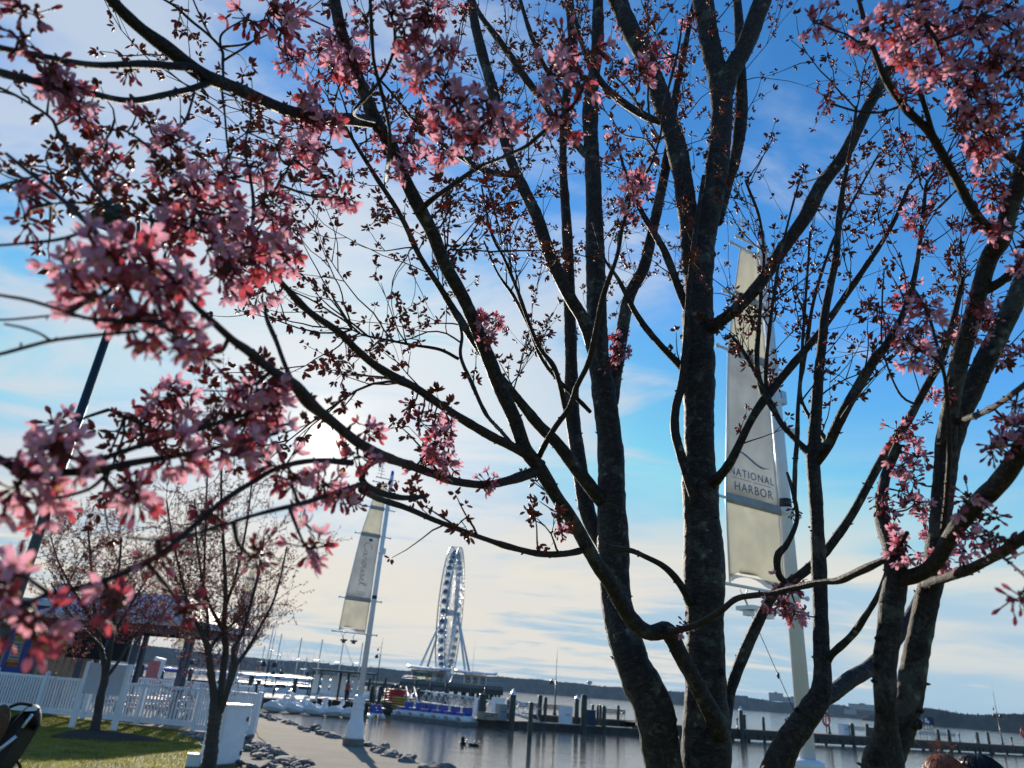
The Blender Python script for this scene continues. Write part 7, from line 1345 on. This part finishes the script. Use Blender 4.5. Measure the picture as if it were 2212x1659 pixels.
BL = [(55,25,75,'h'),(40,85,55,'b'),(130,190,55,'o'),(110,155,45,'h'),(170,225,45,'o'),(285,150,38,'b'),(230,365,60,'o'),(205,345,45,'h'),(55,420,60,'h'),(60,470,60,'b'),(25,405,50,'o'),
(215,550,90,'o'),(290,545,100,'o'),(350,530,85,'h'),(270,610,100,'o'),(340,620,100,'o'),(400,590,70,'o'),(200,640,70,'h'),(280,690,85,'h'),(350,700,80,'o'),(390,740,60,'o'),(320,745,60,'o'),(150,600,70,'o'),(110,600,45,'o'),(160,665,55,'h'),
(520,560,80,'o'),(575,510,75,'o'),(610,550,60,'o'),(560,620,60,'o'),(480,600,60,'h'),(500,520,60,'h'),(590,460,50,'o'),(440,760,50,'b'),(470,740,45,'h'),(620,500,50,'h'),(450,540,55,'h'),
(575,30,75,'h'),(610,60,70,'b'),(530,40,60,'h'),(630,15,50,'o'),(630,125,38,'o'),(690,110,32,'o'),(740,110,60,'o'),(720,160,50,'h'),(680,215,60,'o'),(700,270,60,'o'),(700,330,60,'h'),(720,385,55,'h'),(735,425,50,'o'),(650,270,48,'o'),(665,330,45,'o'),
(905,75,55,'o'),(935,50,55,'h'),(880,120,45,'o'),(960,110,40,'h'),(900,150,45,'o'),(1000,225,60,'o'),(1060,260,60,'o'),(1100,285,50,'o'),(975,290,60,'o'),(950,330,50,'o'),(1030,310,55,'h'),(1050,215,48,'h'),(960,240,50,'o'),(870,310,50,'h'),(880,360,42,'o'),(835,335,38,'b'),
(1215,100,70,'b'),(1190,165,62,'o'),(1250,150,70,'h'),(1270,115,55,'h'),(1215,190,60,'o'),(1225,265,38,'o'),(1200,240,36,'h'),(1380,150,48,'h'),(1410,125,36,'o'),(1370,175,36,'b'),(1450,130,22,'o'),
(1318,315,34,'o'),(1300,345,28,'b'),(1370,385,34,'o'),(1390,410,30,'h'),(1355,430,32,'o'),(1365,460,28,'o'),(1345,70,20,'h'),(1500,30,28,'b'),(1480,60,22,'h'),
(1045,690,34,'o'),(1070,700,30,'o'),(1050,725,26,'o'),(1325,735,30,'o'),(1340,765,30,'o'),(1310,795,30,'b'),(1345,720,22,'h'),
(890,870,55,'b'),(930,900,50,'h'),(945,880,45,'o'),(905,920,50,'b'),(940,960,50,'o'),(960,1000,42,'o'),(915,1010,42,'h'),(960,940,40,'h'),
(555,840,50,'o'),(590,880,50,'o'),(540,900,55,'o'),(570,940,60,'o'),(620,960,55,'h'),(640,1000,60,'o'),(664,985,50,'h'),(700,1045,55,'o'),(775,985,45,'o'),(790,935,45,'h'),(790,1000,50,'h'),(730,1070,50,'h'),(760,1090,36,'b'),(670,1050,45,'h'),(520,980,40,'h'),(600,1010,50,'o'),(790,960,45,'o'),(628,935,50,'h'),
(330,880,42,'h'),(380,860,42,'o'),(360,905,45,'o'),(290,900,32,'b'),(315,950,30,'b'),(80,960,48,'h'),(120,930,45,'h'),(140,980,42,'o'),(70,1010,45,'h'),(40,1050,55,'h'),(90,1070,50,'o'),(20,1090,45,'h'),(130,1050,35,'h'),
(270,1040,60,'b'),(300,1080,60,'h'),(260,1100,50,'h'),(340,1090,55,'o'),(310,1120,48,'o'),(545,1205,45,'b'),(555,1235,40,'h'),(660,1180,42,'h'),(670,1210,32,'o'),
(255,1300,60,'h'),(40,1235,50,'b'),(15,1290,60,'h'),(75,1335,62,'o'),(20,1370,50,'h'),(390,1310,42,'b'),(410,1290,32,'h'),(330,1205,36,'b'),
(1765,50,30,'o'),(1790,212,28,'b'),(1870,70,40,'o'),(1885,100,36,'o'),(1910,50,40,'o'),(1945,25,40,'o'),(1955,100,42,'o'),(1975,130,42,'o'),(2000,160,42,'o'),(2020,60,44,'o'),(2060,30,50,'o'),(2095,70,44,'h'),(2120,30,44,'o'),(2050,185,42,'o'),(2085,220,40,'o'),(2130,215,42,'o'),(2150,240,36,'o'),(2110,300,40,'o'),(2130,330,34,'o'),(2170,160,38,'o'),(2195,70,50,'o'),(2185,20,50,'h'),(2190,140,36,'o'),(2150,120,34,'h'),(1990,15,44,'o'),(1900,30,34,'h'),(2145,280,36,'h'),(2060,130,34,'o'),(2110,150,34,'o'),
(1975,465,34,'o'),(1950,440,26,'h'),(2000,450,24,'b'),(1980,485,26,'o'),(1940,645,30,'o'),(1965,620,30,'h'),(1995,640,30,'h'),(2010,670,28,'o'),(1930,710,32,'o'),(1960,735,36,'o'),(1985,710,32,'h'),(1975,770,30,'o'),(2000,740,28,'h'),(2110,655,30,'o'),(2095,720,24,'o'),(2125,690,24,'b'),(2012,852,22,'o'),(2203,765,20,'o'),
(1945,925,34,'o'),(1975,950,32,'o'),(1935,965,32,'h'),(1985,985,32,'o'),(1950,1010,34,'o'),(1975,1040,34,'h'),(1940,1060,32,'h'),(1920,1100,34,'b'),(1895,1090,32,'b'),(1975,1090,34,'h'),(2000,1120,32,'h'),(1930,1150,36,'o'),(1950,1190,36,'o'),(1985,1205,32,'h'),(2040,1205,40,'o'),(2080,1200,34,'o'),(2020,1170,32,'o'),(2100,1130,46,'b'),(2085,1080,46,'h'),(2135,1150,42,'b'),(2160,1165,34,'h'),
(2165,900,40,'b'),(2195,870,38,'b'),(2175,960,30,'h'),(2200,930,28,'o'),(2200,1285,20,'b'),(1700,1265,38,'o'),(1690,1300,40,'o'),(1715,1320,38,'o'),(1740,1325,22,'b'),(1478,1352,22,'h'),(1715,1100,18,'b'),(1210,1150,16,'h'),(1050,1040,18,'h')]
RS = np.random.RandomState(5)
for b in BL: place(*b)
# medium bud and half-open clusters strewn through the upper left and along the right-hand limbs
def strew(n, x0, x1, y0, y1, r0, r1, kinds, seed):
    global RS
    keep = RS; RS = np.random.RandomState(seed)
    for _ in range(n): place(RS.uniform(x0, x1), RS.uniform(y0, y1), RS.uniform(r0, r1), kinds[RS.randint(len(kinds))])
    RS = keep

strew(20, 200, 700, 250, 520, 15, 24, 'bho', 31)
strew(12, 250, 700, 850, 1130, 15, 24, 'bho', 32)
strew(30, 690, 1010, 0, 330, 14, 24, 'bho', 33)
strew(34, 1840, 2212, 0, 520, 14, 24, 'bbh', 34)
strew(22, 1880, 2200, 560, 1180, 13, 22, 'bbh', 35)
for t in TREES:
    t.cl.sort(key=lambda c: -c[0]); rest = MB(); COLM = [M['petal'], M['petal_deep'], M['calyx'], M['stamen'], M['bud']]
    for i, (_, kind, me, p, s, e) in enumerate(t.cl):
        if i < 95:
            o = bpy.data.objects.new('bud_cluster' if kind == 'b' else 'blossom_cluster', me); COL.objects.link(o); o.parent = t.root
            o.location = tuple(p-np.array(t.root.location)); o.scale = (s, s, s); o.rotation_euler = e
        else:
            Rm = np.array(Vector(e) and Matrix.Rotation(e[2], 3, 'Z')@Matrix.Rotation(e[1], 3, 'Y')@Matrix.Rotation(e[0], 3, 'X'))
            n = len(me.vertices); co = np.zeros(n*3); me.vertices.foreach_get('co', co); V = co.reshape(-1, 3)*s@Rm.T+p
            mi = [q.material_index for q in me.polygons]; off = rest.n
            rest.v.append(V); rest.n += n
            for q in me.polygons: rest.f.append(tuple(a+off for a in q.vertices)); rest.uv.append(None)
            rest.m.extend(mi)
    if rest.n: o = rest.build('small_blossoms', COLM, t.root); o['kind'] = 'stuff'
    if t.twig.n: o = t.twig.build('twigs', M['twig'], t.root); o['kind'] = 'stuff'
    if t.bud.n: o = t.bud.build('buds', [M['bud'], M['petal_deep']], t.root); o['kind'] = 'stuff'
    if t.shard.n: o = t.shard.build('flower_stalks', M['bark_young'] if 0 else M['twig'], t.root); o['kind'] = 'stuff'
print('clusters', [len(t.cl) for t in TREES])
